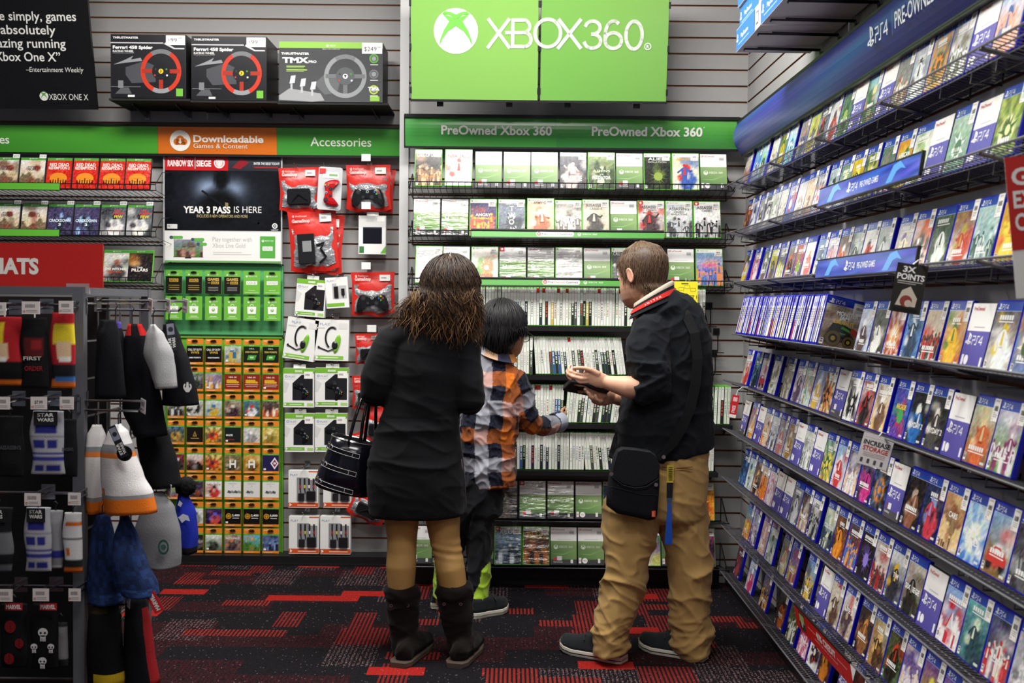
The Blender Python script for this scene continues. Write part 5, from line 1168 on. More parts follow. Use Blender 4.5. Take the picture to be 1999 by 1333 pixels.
for yb_,pe,nm in((370.0,117,'top'),(460.5,116,'middle')):
 y=Yo-.055;a=PY(-80,yb_,y).x;b=PY(pe,yb_,y).x;z=PY(60,yb_,y).z
 e=empty('shelf_strip',frame_back(a,y,z,R(8)),'plain green shelf-edge strip along the %s shelf of new games'%nm,'sign','plain green shelf strips')
 mb=MB();mb.box(0,-.003,-.004,b-a,.037,0);mb.build('channel',BLACK,e);mb=MB();mb.rect(0,0,b-a-.002,.034,.0006,'#59a534');mb.build('insert',GLOSS,e)
# ---- the poster and banner board
M,w,h=LF(320.5,304,549.5,513,YL-.06)
k=h/209.0
e=empty('poster_board',M,'black, red and white poster board of a shooter season pass','poster')
mb=MB();mb.box(-w/2,0,-.012,w/2,h,0);mb.box(-w/2-.004,-.004,-.014,-w/2,h+.003,.004);mb.box(w/2,-.004,-.014,w/2+.004,h+.003,.004);mb.build('board',GREYTRIM,e)
lp=lambda px,py:((px-435)*k,(513+(px-435)*.0101-py)*k)
f=MB();z=.0008
x0,x1=-w/2+.003,w/2-.003
f.rect(x0,180*k,x0+124*k,h-.002,z,'#bd2024');f.grid(x0+124*k,180*k,x1,h-.002,z,flatgrad('2a2c33','3a3d46'));f.poly([(x0+132*k,186*k,z+.0004),(x0+150*k,204*k,z+.0004),(x0+165*k,196*k,z+.0004),(x0+148*k,183*k,z+.0004)],'#8a2028')
f.text('ENTER THE SIEGE TODAY!',w/2-.012,192*k,5*k,z+.0006,'#e4e4e6',align='R',bold=.02,w=50*k);f.rect(w/2-.012-50*k,186*k,w/2-.02,188.5*k,z+.0006,'#a82226')
f.text('RAINBOW SIX',x0+6*k,188*k,12*k,z+.0006,'#ececea',align='L',bold=.03,w=50*k);f.rect(x0+59*k,183*k,x0+60*k,206*k,z+.0006,'#ececea');f.text('SIEGE',x0+62*k,188*k,12*k,z+.0006,'#ececea',align='L',bold=.03,w=29*k);f.text("TOM CLANCY'S",x0+6*k,203*k,3.5*k,z+.0006,'#ececea',align='L',w=30*k)
f.ring(x0+107*k,195*k,8*k,10.5*k,z+.0006,'#ececea',n=18,a0=150,a1=390);f.poly([(x0+100*k,201*k,z+.0006),(x0+114*k,201*k,z+.0006),(x0+113*k,191*k,z+.0006),(x0+107*k,186*k,z+.0006),(x0+101*k,191*k,z+.0006)],'#e0d8d6')
nx_,ny_=41,29;vv,uu=np.meshgrid(np.linspace(0,1,ny_),np.linspace(0,1,nx_),indexing='ij')
base=np.zeros((ny_,nx_,3))+np.array([.045,.05,.07])
for cx,cy,sx2,sy2,amp in((.37,.72,.10,.16,.55),(.60,.70,.09,.15,.45),(.48,.6,.3,.3,.16)):base+=amp*np.exp(-(((uu-cx)/sx2)**2+((vv-cy)/sy2)**2))[...,None]*np.array([.75,.85,1.0])
dk=np.clip(1.25-((uu-.485)/.075)**2-((vv-.86)/.17)**2,0,1)+np.clip(1.2-((uu-.47)/.19)**2-((vv-.42)/.33)**2,0,1)
base=base*(1-np.clip(dk,0,.9)[...,None])+.03*np.random.RandomState(4).rand(ny_,nx_,1)*1.0
base=np.where(base<=.04045,base/12.92,((np.clip(base,0,1)+.055)/1.055)**2.4)
f.grid(x0,63*k,x1,180*k,z,base)
f.poly([(.012,118*k,z+.0004),(.03,117*k,z+.0004),(.028,106*k,z+.0004),(.02,102*k,z+.0004),(.013,106*k,z+.0004)],'#8a7a52')
f.stroke([(-40*k,140*k),(10*k,105*k),(70*k,78*k),(84*k,72*k)],4*k,z+.0004,'#15161b');f.stroke([(30*k,86*k),(62*k,70*k)],7*k,z+.0005,'#101116')
tx,ty_=lp(358,415);f.text('YEAR 3 PASS',tx,ty_,13*k,z+.0008,'#f0efec',align='L',bold=.03,w=92*k);tx,ty_=lp(457,415);f.text('IS HERE',tx,ty_,13*k,z+.0008,'#e6e5e2',align='L',w=54*k)
tx,ty_=lp(384,424);f.text('INCLUDES 8 NEW OPERATORS AND MORE',tx,ty_,6*k,z+.0008,'#b0a078',align='L',bold=.01,w=100*k)
tx,ty_=lp(537,441);f.ring(tx,ty_,3.2*k,5.4*k,z+.0008,'#e6e6e6',n=18);f.disc(tx,ty_,1.6*k,z+.0008,'#e6e6e6',n=8);f.text('UBISOFT',tx,ty_-9.5*k,3*k,z+.0008,'#e6e6e6',w=14*k)
tx,ty_=lp(326,446);f.rect(tx,ty_,tx+20*k,ty_+9*k,z+.0006,'#dcdcda');f.text('M',tx+3.5*k,ty_+2*k,5*k,z+.0009,'#222226')
f.rect(x0,.002,x1,61*k,z,'#ecebe8');f.rect(x0,.002,x1,4*k,z+.0003,'#68aa58')
tx,ty_=lp(339,501);f.grid(tx,ty_,tx+57*k,ty_+34*k,z+.0006,art(9,'4a7a3a 8a90a0 5a3a3a a87a6a','crowd',17,13));f.rect(tx+22*k,ty_-3*k,tx+34*k,ty_,z+.0006,'#2a2a2a');f.rect(tx-k,ty_-k,tx+58*k,ty_,z+.0005,'#2a2a2a')
for a,b,c in((-8,35,26),(34,31,26),(45,22,20)):f.add(*rounded(tx+a*k,ty_+b*k,tx+(a+c)*k,ty_+(b+6)*k,2.9*k,z+.0009),None,'#62b04a');f.disc(tx+(a+3)*k,ty_+(b+3)*k,3.4*k,z+.0012,'#44506a',n=12)
tx,ty_=lp(415,471);f.text('Play together with',tx,ty_,9*k,z+.0006,'#b9b6b2',align='L',w=77*k);tx,ty_=lp(415,483);f.text('Xbox Live Gold',tx,ty_,9*k,z+.0006,'#b9b6b2',align='L',w=64*k)
tx,ty_=lp(416,497);f.rect(tx,ty_,tx+75*k,ty_+1.6*k,z+.0006,'#c9c7c4');f.rect(tx,ty_+4*k,tx+56*k,ty_+5.4*k,z+.0006,'#d2d0cc')
tx,ty_=lp(508,504);f.rect(tx,ty_,tx+30*k,ty_+43*k,z+.0006,'#5aa94a');xlogo(f,tx+6*k,ty_+34*k,2.6*k,z+.0009,'#e6efe0','#5aa94a');f.text('XBOX LIVE',tx+9.5*k,ty_+32.5*k,3*k,z+.0009,'#e6efe0',align='L',w=17*k);f.rect(tx+5*k,ty_+15*k,tx+25*k,ty_+23*k,z+.0009,'#f2f2ee');f.text('GOLD',tx+15*k,ty_+16.8*k,4.8*k,z+.0012,'#7a8a6a',w=16*k)
f.build('artwork',GLOSS,e)
# ---- card panels and cards on hooks
def rack_panel(px0,py0,px1,py1,col,name,label):
 M,w,h=LF(px0,py0,px1,py1,YL-.02)
 mb=MB();mb.box(-w/2,0,-.012,w/2,h,0);mb.box(-w/2,h-.008,0,w/2,h,.008);mb.box(w/2-.006,0,0,w/2,h,.008)
 o=mb.build(name,mat(col[0],col[1],rough=.5),None,M);tag(o,label,'panel');return o
rack_panel(320,515,553,653,('teal_green_panel','#56ad6e'),'card_panel','pale green backing panel of the upper gift card rack')
rack_panel(322,657,553,1079,('bright_green_panel','#62a82c'),'card_panel','bright green backing panel of the orange download card rack')
Yk=YL-.075
def hook_mesh():
 if 'ckhook' not in ME:
  mb=MB();mb.tube([(0,0,-.06),(0,0,.012),(0,.006,.018)],.003,6);mb.poly([(-.016,-.004,.013),(.016,-.004,.013),(.012,.008,.013),(-.012,.008,.013)]);mb.box(-.013,-.005,.012,.013,.004,.015)
  o=mb.build('card_hook',BLACK);ME['ckhook']=o.data;bpy.data.objects.remove(o)
 return ME['ckhook']
GREENC='#6cb33c'
def gift_card(px,py0,py1,pw,col,draw,label,grp):
 M,w,h=LF(px,py0,px+pw,py1,Yk)
 e=obj('gift_card',None,None,M)if False else empty('gift_card',M@Matrix.Rotation(R(-2),4,'X'),label,'gift card',grp)
 mb=MB();mb.box(-w/2,0,-.0016,w/2,h,0,col);mb.build('card',PRINT,e)
 f=MB();draw(f,w,h);f.build('face',GLOSS,e)
 hk=MB();hk.tube([(0,h*.93,-.052),(0,h*.93,.012),(0,h*.95,.018)],.0028,5);hk.box(-w*.17,h*.90,.008,w*.17,h*.94,.012);hk.poly([(-w*.2,h*.88,.004),(w*.2,h*.88,.004),(w*.1,h*.96,.004),(-w*.1,h*.96,.004)]);hk.build('hook',BLACK,e)
 return e
def dr_live(kind):
 def d(f,w,h):
  z=.0006
  if kind=='gold':
   f.rect(-w*.49,.001,w*.49,h*.74,z,'#1d1b18');f.text('XBOX LIVE',.004,h*.80,h*.06,z+.0003,'#e4eed8',w=w*.5);xlogo(f,-w*.3,h*.82,w*.06,z,'#e6efe0',GREENC);f.rect(-w*.27,h*.5,w*.27,h*.64,z+.0003,'#c9a03a');f.text('GOLD',0,h*.53,h*.09,z+.0006,'#1d1b18',bold=.03,w=w*.46)
   for k in range(3):f.rect(-w*.33,h*(.34-k*.09),w*.33,h*(.37-k*.09),z+.0003,'#9a8038')
  elif kind=='games':
   f.rect(-w*.49,.001,w*.49,h*.74,z,'#1f1d1a');f.text('XBOX LIVE',.004,h*.80,h*.06,z+.0003,'#e4eed8',w=w*.5);xlogo(f,-w*.3,h*.82,w*.06,z,'#e6efe0',GREENC);f.text('GAMES',0,h*.57,h*.11,z+.0003,'#d8b45a',bold=.03,w=w*.7);f.text('with',-w*.26,h*.45,h*.06,z+.0003,'#c9a03a',w=w*.16);f.rect(-w*.12,h*.42,w*.34,h*.53,z+.0003,'#c9a03a');f.text('GOLD',w*.11,h*.44,h*.075,z+.0006,'#1d1b18',bold=.03,w=w*.38)
   for k in range(3):f.rect(-w*.3,h*(.26-k*.06),w*.3,h*(.285-k*.06),z+.0003,'#8a8a86')
  elif kind=='live':
   xlogo(f,-w*.3,h*.77,w*.07,z,'#e6efe0',GREENC);f.text('XBOX LIVE',w*.06,h*.74,h*.07,z+.0003,'#e8f2dc',w=w*.52);f.rect(-w*.33,h*.41,w*.33,h*.57,z,'#f1f1ec');f.text('GOLD',0,h*.445,h*.1,z+.0003,'#7f8f70',w=w*.54);f.rect(-w*.2,h*.16,w*.2,h*.18,z,'#d0e8b8');f.rect(-w*.42,h*.06,w*.42,h*.08,z,'#d0e8b8')
  else:
   xlogo(f,-w*.2,h*.78,w*.07,z,'#e6efe0',GREENC);f.text('XBOX',w*.1,h*.75,h*.07,z+.0003,'#e8f2dc',w=w*.32);f.poly([(-w*.25,h*.28,z),(w*.25,h*.28,z),(w*.27,h*.58,z),(-w*.27,h*.58,z)],'#f1f1ec');f.ring(0,h*.6,w*.09,w*.12,z,'#f1f1ec',n=12,a0=0,a1=180);xlogo(f,0,h*.43,w*.1,z+.0003,GREENC,'#f1f1ec');f.rect(-w*.2,h*.14,w*.2,h*.17,z,'#d0e8b8');f.rect(-w*.3,h*.08,w*.3,h*.1,z,'#d0e8b8')
 return d
CX6=(323,362,400,437,475,515)
for i,(x,kd)in enumerate(zip(CX6,('gold','gold','games','games','live','live'))):
 gift_card(x,527+i*.4,573+i*.4,32.5,GREENC,dr_live(kd),'green membership card with %s panel, %s in the upper card row'%({'gold':'a black and gold','games':'a black sparkling','live':'a white'}[kd],ORD[i]),'membership cards')
for i,x in enumerate(CX6):
 gift_card(x,577.5+i*.4,624+i*.4,32.5,GREENC,dr_live('bag'),'green store card with a white shopping bag, %s from the left in its row'%ORD[i],'shopping bag store cards')
CROWS=[(660.5,711),(715.5,763),(768,816),(820,867),(873,922),(925.5,974),(979,1026),(1030,1078)]
CCOL=(327,364,400.5,438,475,512)
W=lambda*a:a
CARDS=[[None,('161616','CALL OF DUTY','2400 POINTS','black points'),('161616','CALL OF DUTY','9500 POINTS','black points'),('8a948e c8ccb8 b8a85a 3a6a9a','crest',None,'misty crest'),('1c241c','FIFA','1050 POINTS','black and green points'),('1a221a','FIFA','2200 POINTS','black and green points')],[None,('3a3e3c 6a706c 2a2c2a a8aca8','fig',None,'grey soldiers'),('5a4a6a a89ab0 e0a03a d8d4d0','crowd',None,'street gang'),('8a2a20','coins','GTA','dark red coins'),('8a2a20','coins','GTA','dark red coins'),('8a2a20','coins','GTA','dark red coins')],[('4a4a44 8a8a84 2a2a28 c8c8c0','crowd',None,'grey squad'),('b8b8ae dcdcd4 2a2a2a 8a8a84','splash',None,'pale machine'),('8aa0a0 c8d0c8 c8a83a 3a6a9a','fig',None,'misty crest'),('5a4a3a a8988a 3a3030 d8c8b8','fig',None,'football players'),('2a4a44 5a7a8a e8e8e8 c83a3a','fig',None,'teal footballer'),('3a2a28 5a4a44 c85a3a e8d8c0','crowd',None,'dark fighters')],[('8a6a3a 4a6a8a c8a04a 2a2a2a','burst',None,'golden dragon'),('1e1a18','emblem',None,'black emblem'),('d8a02a e8d8a0 c83a2a 3a3a3a','burst',None,'yellow fighters'),('1e2426','bar','MADE','black strategy'),('b8b8b4 c8c8c4 8a8a86 e8e8e8','fig',None,'silver ship'),('b8a04a d0b860 8a7a3a e8e0b0','fig',None,'gold ship')],[('3a3a3e 8a2a2a 2a2a2a d8d8d0','fig',None,'dark red'),('b82820 e0d8d0 161616 d8d0c8','scape',None,'red and black soldier'),('d88a2a e8c87a c83a2a 3a2a2a','burst',None,'orange fighters'),('5a4a34 8a7a54 3a3228 d8c8a0','H',None,'brown letter H'),('a8742a c89a4a 5a4020 e8d8a0','H',None,'amber letter H'),('2a2450','diamond',None,'navy diamond')],[('4a5a8a d8d83a c83a3a e8e8e8','blob',None,'cartoon'),('2a2430 4a3a5a c85a3a 8a8aa8','blob',None,'dark violet'),('d8d4d0 ecebe8 c83a34 2a2a2a','fig','NBA 2K19','white basketball'),('e4e4e0','ships','2','white spacecraft'),('dcdcd8','ships','2','white spacecraft'),('e0e0dc','ships','2','white spacecraft')],[None,('c8c8c4 e0e0dc 8a8a88 4a4a4a','fig',None,'pale grey'),('2a1e3a 3a2a5a c84a4a 6a5ac8','fig',None,'violet hero'),('161616','coin1','2,400','black coin'),('161616','coin1','2,400','black coin'),('161616','coin1','5,000','black coin')],[None,('1c1c1c 2a2a2a 3a3a3a c8c8c8','fig',None,'black'),('5a6a54 e4e4dc 2a2e2a 8a9a8a','fig',None,'hooded soldier'),('6a5a5a b8a090 3a3034 c87a4a','fig','BATTLEFIELD','brown soldier'),('4a8a3a 6ab0e0 3a6a2a c8a05a','scape',None,'green block world'),('2a3a6a 5a6a90 1a2030 8aa0d8','crowd',None,'blue night')],]
def dr_dl(spec,seed):
 pal,sty,tx,_=spec
 def d(f,w,h):
  z=.0006;y0,y1=h*.10,h*.72
  f.rect(-w/2,h*.72,w/2,h*.785,z,'#5fae3a');f.rect(-w*.42,h*.92,-w*.1,h*.95,z,'#f4d8b8');f.text('XBOX ONE',0,h*.735,h*.03,z+.0003,'#e8f2dc',w=w*.3);f.rect(-w*.4,h*.03,w*.1,h*.05,z,'#f4d8b8')
  ps=pal.split()
  if len(ps)==1:f.rect(-w*.49,y0,w*.49,y1,z,'#'+ps[0])
  else:f.grid(-w*.49,y0,w*.49,y1,z,art(seed,pal,sty if sty in('fig','crowd','burst','scape','splash','blob')else 'fig',13,11))
  if sty=='CALL OF DUTY':f.text('CALL OF DUTY',0,h*.54,h*.08,z+.0004,'#ecebe8',bold=.02,w=w*.84);f.text('WWII',0,h*.42,h*.09,z+.0004,'#c9a03a',bold=.03,w=w*.5);f.text(tx,0,h*.24,h*.055,z+.0004,'#ecebe8',bold=.02,w=w*.7)
  elif sty=='FIFA':f.text('FIFA',0,h*.6,h*.06,z+.0004,'#c8d8b0',w=w*.3);f.text(tx,0,h*.47,h*.065,z+.0004,'#d8c860',bold=.02,w=w*.76);f.poly([(-w*.28,h*.2,z+.0004),(w*.2,h*.2,z+.0004),(w*.3,h*.38,z+.0004),(-w*.2,h*.38,z+.0004)],'#4a9a3c');f.rect(-w*.1,h*.26,w*.12,h*.33,z+.0006,'#b8d8a0')
  elif sty=='coins':
   for k in range(9):f.disc(-w*.28+(k%5)*w*.14,h*(.38+.07*(k//5)),w*.1,z+.0004+k*1e-5,'#d8a82e',n=10,ry=h*.045)
   f.text('NBA 2K',0,h*.56,h*.06,z+.0006,'#e8dcd0',bold=.02,w=w*.5);f.rect(-w*.4,h*.27,w*.4,h*.3,z+.0006,'#d8b8a8');f.rect(-w*.35,h*.2,w*.35,h*.225,z+.0006,'#d8b8a8')
  elif sty=='coin1':f.disc(-w*.25,h*.42,w*.17,z+.0004,'#c8922a',n=16);f.ring(-w*.25,h*.42,w*.08,w*.12,z+.0006,'#6a4a18',n=14);f.text(tx,w*.18,h*.42,h*.085,z+.0004,'#ecebe8',bold=.03,w=w*.46);f.rect(-w*.02,h*.32,w*.38,h*.36,z+.0004,'#b8b8b4')
  elif sty=='ships':
   f.text('DESTINY',0,h*.62,h*.035,z+.0004,'#8a8a8a',w=w*.5);f.text(tx,0,h*.52,h*.06,z+.0004,'#6a6a6a')
   for k in range(2+seed%3):f.poly([(-w*.34+k*w*.2,h*.28,z+.0004),(-w*.12+k*w*.2,h*.25,z+.0004),(-w*.08+k*w*.2,h*.33,z+.0004),(-w*.26+k*w*.2,h*.38,z+.0004)],'#8f9090' if k%2 else '#5a5c5e')
  elif sty=='emblem':f.poly([(0,h*.56,z+.0004),(w*.13,h*.33,z+.0004),(-w*.13,h*.33,z+.0004)],'#a8822e');f.poly([(0,h*.47,z+.0006),(w*.05,h*.37,z+.0006),(-w*.05,h*.37,z+.0006)],'#1e1a18');f.rect(-w*.25,h*.24,w*.25,h*.27,z+.0004,'#a8822e')
  elif sty=='H':
   for a,b,c,d_ in((-.2,.2,-.1,.52),(.1,.2,.2,.52),(-.1,.32,.1,.4)):f.rect(w*a,h*b,w*c,h*d_,z+.0004,'#ecebe4')
  elif sty=='diamond':f.poly([(-w*.02,h*.4,z+.0004),(w*.24,h*.64,z+.0004),(w*.48,h*.4,z+.0004),(w*.24,h*.16,z+.0004)],'#e4e0e4');f.poly([(w*.08,h*.4,z+.0006),(w*.24,h*.55,z+.0006),(w*.4,h*.4,z+.0006),(w*.24,h*.25,z+.0006)],'#8a2a4a');f.rect(w*.17,h*.36,w*.32,h*.44,z+.0008,'#e4e0e4')
  elif sty=='crest':f.rect(-w*.22,h*.26,0,h*.5,z+.0004,'#c8a83a');f.rect(0,h*.26,w*.2,h*.5,z+.0004,'#3a6a9a');f.text('SIX',0,h*.58,h*.06,z+.0004,'#f0f0ee',w=w*.3)
  elif sty=='bar':f.text(tx,-w*.2,h*.36,h*.08,z+.0004,'#ecebe8',bold=.03,w=w*.4);f.rect(-w*.4,h*.2,w*.1,h*.24,z+.0004,'#8a2a2a')
  elif tx:f.text(tx,0,h*.56,h*.07,z+.0004,'#b82a24' if 'NBA' in tx else '#ecebe8',bold=.02,w=w*.8)
  if seed%3==0:f.rect(-w*.42,h*.13,-w*.28,h*.2,z+.0008,'#e8e8e8')
 return d
NROW='top second third fourth fifth sixth seventh lowest'.split()
for ri,((y0,y1),rowc)in enumerate(zip(CROWS,CARDS)):
 cnt=0
 for ci,spc in enumerate(rowc):
  if spc is None:continue
  gift_card(CCOL[ci],y0+ci*.4,y1+ci*.4,32.5,'#e08428',dr_dl(spc,300+ri*7+ci),'orange download card, %s picture, column %s of the %s row'%(spc[3],['one','two','three','four','five','six'][ci],NROW[ri]),'orange download cards')
# ---- packaged accessories on peg hooks
def gamepad(mb,w,z,body='#17181b',M=None,glow='#4a8a3a',scale_y=0.66):
 """front view of a two-handled game pad, w wide, centred on 0,0"""
 pts=[]
 half=[(0,.20),(.16,.22),(.28,.26),(.38,.22),(.45,.08),(.50,-.16),(.49,-.36),(.43,-.42),(.35,-.36),(.26,-.20),(.15,-.14),(0,-.13)]
 out=[(x,y)for x,y in half]+[(-x,y)for x,y in reversed(half[1:-1])]
 rings=[]
 for dz,k in((0,.93),(.05,1.0),(.11,.97),(.15,.86),(.17,.66)):
  rings.append([(x*w*k,y*w*scale_y*1.3*k,z+dz*w)for x,y in out])
 mb.loft(rings,body,M=M)
 zt=z+.173*w
 for(x,y,r,c)in((-.27,.10,.075,'#2a2b2f'),(.13,-.05,.07,'#2a2b2f'),(-.13,-.05,.055,'#232428'),(0,.11,.045,'#b8bcc0')):mb.disc(x*w,y*w,r*w,zt,c,n=14,M=M);mb.disc(x*w,y*w,r*w*.6,zt+.0015,'#3a3b40',n=12,M=M)
 for(x,y,c)in((.27,.16,'#d8b83a'),(.33,.10,'#c83a34'),(.21,.10,'#3a6ac8'),(.27,.04,'#4aa83a')):mb.disc(x*w,y*w,.028*w,zt+.002,c,n=10,M=M)
def peg(px,py,Y,label,L=None,plate=True):
 P=PY(px,py,Y);L=YL-Y
 e=empty('peg_hook',Matrix.Translation((P.x,Y,P.z)),label,'hook','peg hooks of the accessory wall')
 mb=MB();mb.tube([(0,L-.004,0),(0,0,0),(0,-.02,.004),(0,-.024,.012)],.0028,6);mb.box(-.014,L-.008,-.016,.014,L-.002,.016);mb.build('wire',CHROME,e)
 if plate:
  mb=MB();mb.box(-.024,-.030,-.005,.024,-.027,.032);mb.box(-.006,-.027,.005,.006,0,.010);mb.build('label_plate',WHITEP,e)
 return e
REDBAG=mat('red_pouch_plastic','#cc2a22',rough=.28,bump=.4,bump_scale=30)
def red_bag(px0,py0,px1,py1,Y,label,content='pad',roll=0.0,seed=0,logo=True):
 M,w,h=LF(px0,py0,px1,py1,Y,roll=roll)
 e=empty('accessory_pouch',M,label,'pouch','red accessory pouches')
 rs=random.Random(seed);nx,ny=11,13
 def surf(mb,x0,y0,x1,y1,z,bulge,nx,ny,amp):
  vs=[];fs=[]
  for j in range(ny):
   for i in range(nx):
    u,v=i/(nx-1),j/(ny-1)
    pinch=1-.05*math.sin(PI*v)+.012*math.sin(9*v+seed)
    x=(x0+(x1-x0)*u)*pinch;y=y0+(y1-y0)*v-.010*math.sin(PI*u)*(1-v)+.006*math.sin(u*11+seed)*(1-v)
    d=bulge*(math.sin(PI*u)*math.sin(PI*min(1,v*1.15)))**.6+amp*(noise.noise(Vector((u*5+seed,v*5,1.3))))
    vs.append((x,y,z+d))
  for j in range(ny-1):
   for i in range(nx-1):fs.append((j*nx+i,j*nx+i+1,(j+1)*nx+i+1,(j+1)*nx+i))
  mb.add(vs,fs)
 mb=MB();surf(mb,-w/2,0,w/2,h,0,.022,nx,ny,.003);surf(mb,-w/2,0,w/2,h,-.003,-.006,nx,ny,.002)
 b=mb.build('pouch',REDBAG,e,smooth=True)
 mb=MB();surf(mb,-w*.43,h*.07,w*.43,h*.70,.006,.030,17,17,.011);mb.c=[lin('#8d8f94')]*len(mb.f)
 mb.build('window',FOIL,e,smooth=True)
 mb=MB()
 if content=='pad':gamepad(mb,w*.74,.016,M=Matrix.Translation((0,h*.30,0)))
 elif content=='brick':mb.rbox(-w*.3,h*.1,.012,w*.04,h*.6,.046,.004,'#1d1e21');mb.rect(-w*.2,h*.3,-w*.02,h*.48,.0465,'#8a8c8e');mb.tube([(w*.12,h*.1,.036),(w*.26,h*.2,.04),(w*.16,h*.34,.042),(w*.24,h*.44,.04),(w*.08,h*.4,.04)],.007,6,'#151517')
 else:mb.rbox(-w*.28,h*.12,.012,w*.28,h*.5,.040,.012,'#18181b');mb.tube([(-w*.2,h*.15,.034),(0,h*.36,.042),(w*.22,h*.2,.036)],.006,6,'#151517')
 mb.build('content',GLOSS,e)
 mb=MB()
 if logo:mb.text('GameStop',-w*.40,h*.80,.017,.020,'#f2e4e0',align='L',bold=.02,w=w*.36);mb.ring(-w*.37,h*.905,.003,.0055,.020,'#f2e4e0',n=12);mb.text('PreOwned',-w*.32,h*.89,.009,.020,'#f2e4e0',align='L',w=w*.22);mb.build('lettering',PRINT,e)
 mb=MB();mb.box(w*.16,h*.79,.018,w*.40,h*.93,.0195,'#efeeea')
 for k in range(7):mb.rect(w*.2+k*.004,h*.84,w*.2+k*.004+.0022,h*.88,.0199,'#4a4a4a')
 mb.build('price_sticker',PRINT,e)
 return e
Yb=YL-.10
red_bag(546,327,627,411,Yb,'red pouch with a black gadget at the top left of the accessory pegs','misc',R(2),1)
M,w,h=LF(618,326,665,410,Yb-.05,roll=R(-3));e=empty('controller_blister',M,'clear blister pack with a small red gamepad at the top of the pegs','blister pack')
mb=MB();mb.rbox(-w/2,0,-.004,w/2,h,0,.012,'#c9cccf');mb.build('backing',GLOSS,e)
mb=MB();gamepad(mb,h*.62,.004,'#b3141c',M=Matrix.Translation((w*.02,h*.4,0))@Matrix.Rotation(PI/2,4,'Z'));mb.build('gamepad',GLOSS,e)
mb=MB();mb.rect(-w*.3,h*.74,w*.34,h*.88,.002,'#f0efec');mb.rect(-w*.05,h*.79,w*.3,h*.84,.0026,'#7fb06a');mb.rect(-w*.46,h*.84,-w*.2,h*.96,.003,'#d83a34');mb.rect(0,h*.04,w*.2,h*.16,.004,'#dcdcdc');mb.rect(w*.24,h*.04,w*.42,h*.16,.004,'#dcdcdc');mb.build('card',PRINT,e)
red_bag(680,328,767,411,Yb+.03,'red pouch mostly hidden behind the top right pouch','misc',R(-4),31,False)
red_bag(676,322,764,409,Yb,'red pouch with a black gamepad at the top right of the pegs','pad',R(1),2)
red_bag(576,418,667,531,Yb+.03,'red pouch peeking out behind the tall adapter pouch','misc',R(-3),33,False)
red_bag(568,410,664,526,Yb,'tall red pouch with a black power adapter brick','brick',R(4),3)
red_bag(686,531,772,613,Yb,'red pouch with a black gamepad beside the boxed controller','pad',R(1),4)
red_bag(694,651,745,709,Yb,'small red pouch just left of the woman at shoulder height','misc',R(2),5)
red_bag(688,733,745,797,Yb,'red pouch half hidden by the woman above her handbag','misc',R(1),6)
red_bag(704,795,775,858,Yb,'red pouch behind the handbag straps','misc',R(-3),7,False)
red_bag(688,838,775,900,Yb,'tilted red pouch behind the rim of the handbag','misc',R(14),8)
red_bag(672,950,748,1012,Yb,'lowest red pouch, tilted, under the handbag','misc',R(-24),9,False)
WCART=mat('white_accessory_carton','#e9e9e6',rough=.45)
def pad_box(px0,py0,px1,py1,Y,label,turn=0.0,roll=0.0):
 M,w,h=LF(px0,py0,px1,py1,Y,turn=turn,roll=roll)
 e=empty('gamepad_box',M,label,'box','boxed black gamepads')
 mb=MB();mb.box(-w/2,0,-.05,w/2,h,0);mb.box(-w*.2,h,-.03,w*.2,h+.02,-.028);mb.build('carton',WCART,e)
 f=MB();z=.0008
 f.rect(-w/2,h*.87,w/2,h,z,'#78b53c');f.rect(-w*.12,h*.90,w*.12,h*.955,z+.0003,'#d8ecc4');f.rect(-w*.49,h*.72,-w*.1,h*.86,z,'#e4e4e2');f.ring(-w*.40,h*.79,.004,.007,z+.0003,'#6a8ab8',n=10);f.text('PLAY',-w*.33,h*.76,h*.05,z+.0003,'#8a9ab0',align='L',w=w*.22)
 f.poly([(-w*.5,h*.7,z),(-w*.3,h*.6,z),(-w*.42,h*.38,z),(-w*.5,h*.4,z)],'#d6d7d6');f.poly([(w*.1,h*.84,z),(w*.46,h*.84,z),(w*.46,h*.18,z),(-w*.2,h*.18,z),(-w*.2,h*.62,z)],'#232427')
 f.rect(-w*.48,h*.04,w*.18,h*.12,z,'#78b53c');f.poly([(-w*.46,h*.04,z+.0003),(-w*.46,h*.12,z+.0003),(-w*.39,h*.08,z+.0003)],'#eef5e6');f.rect(-w*.3,h*.065,w*.1,h*.085,z+.0003,'#cfe6b8');f.rect(w*.27,h*.035,w*.47,h*.11,z,'#a8d07a')
 f.build('front_print',GLOSS,e)
 mb=MB();gamepad(mb,w*.62,-.012,'#131417',M=Matrix.Translation((w*.13,h*.45,0))@Matrix.Rotation(R(-55),4,'Z'));mb.build('gamepad',GLOSS,e)
 s_=MB();s_.box(w*.18,h*.74,.0012,w*.46,h*.92,.002,'#f1efe9');[s_.rect(w*.22+k*.004,h*.81,w*.22+k*.004+.002,h*.86,.0024,'#555555')for k in range(6)];s_.build('price_sticker',PRINT,e)
pad_box(575,545,633,618,Yb,'boxed gamepad above the headset boxes',0,R(-4))
M,w,h=LF(638,541,682,601,Yb-.01,roll=R(4));e=empty('cable_pack',M,'white pack with a black charging cable beside the boxed gamepad','pack')
mb=MB();mb.box(-w/2,0,-.03,w/2,h,0);mb.build('carton',WCART,e);f=MB();f.rect(-w*.2,h*.3,w*.42,h*.8,.0008,'#b9babb');f.rect(-w*.48,h*.05,w*.3,h*.16,.0008,'#78b53c');f.rect(0,h*.72,w*.44,h*.92,.001,'#f3f1ec');f.text('PLAY',-w*.42,h*.86,h*.06,.001,'#8a9ab0',align='L',w=w*.3);f.build('front_print',GLOSS,e)
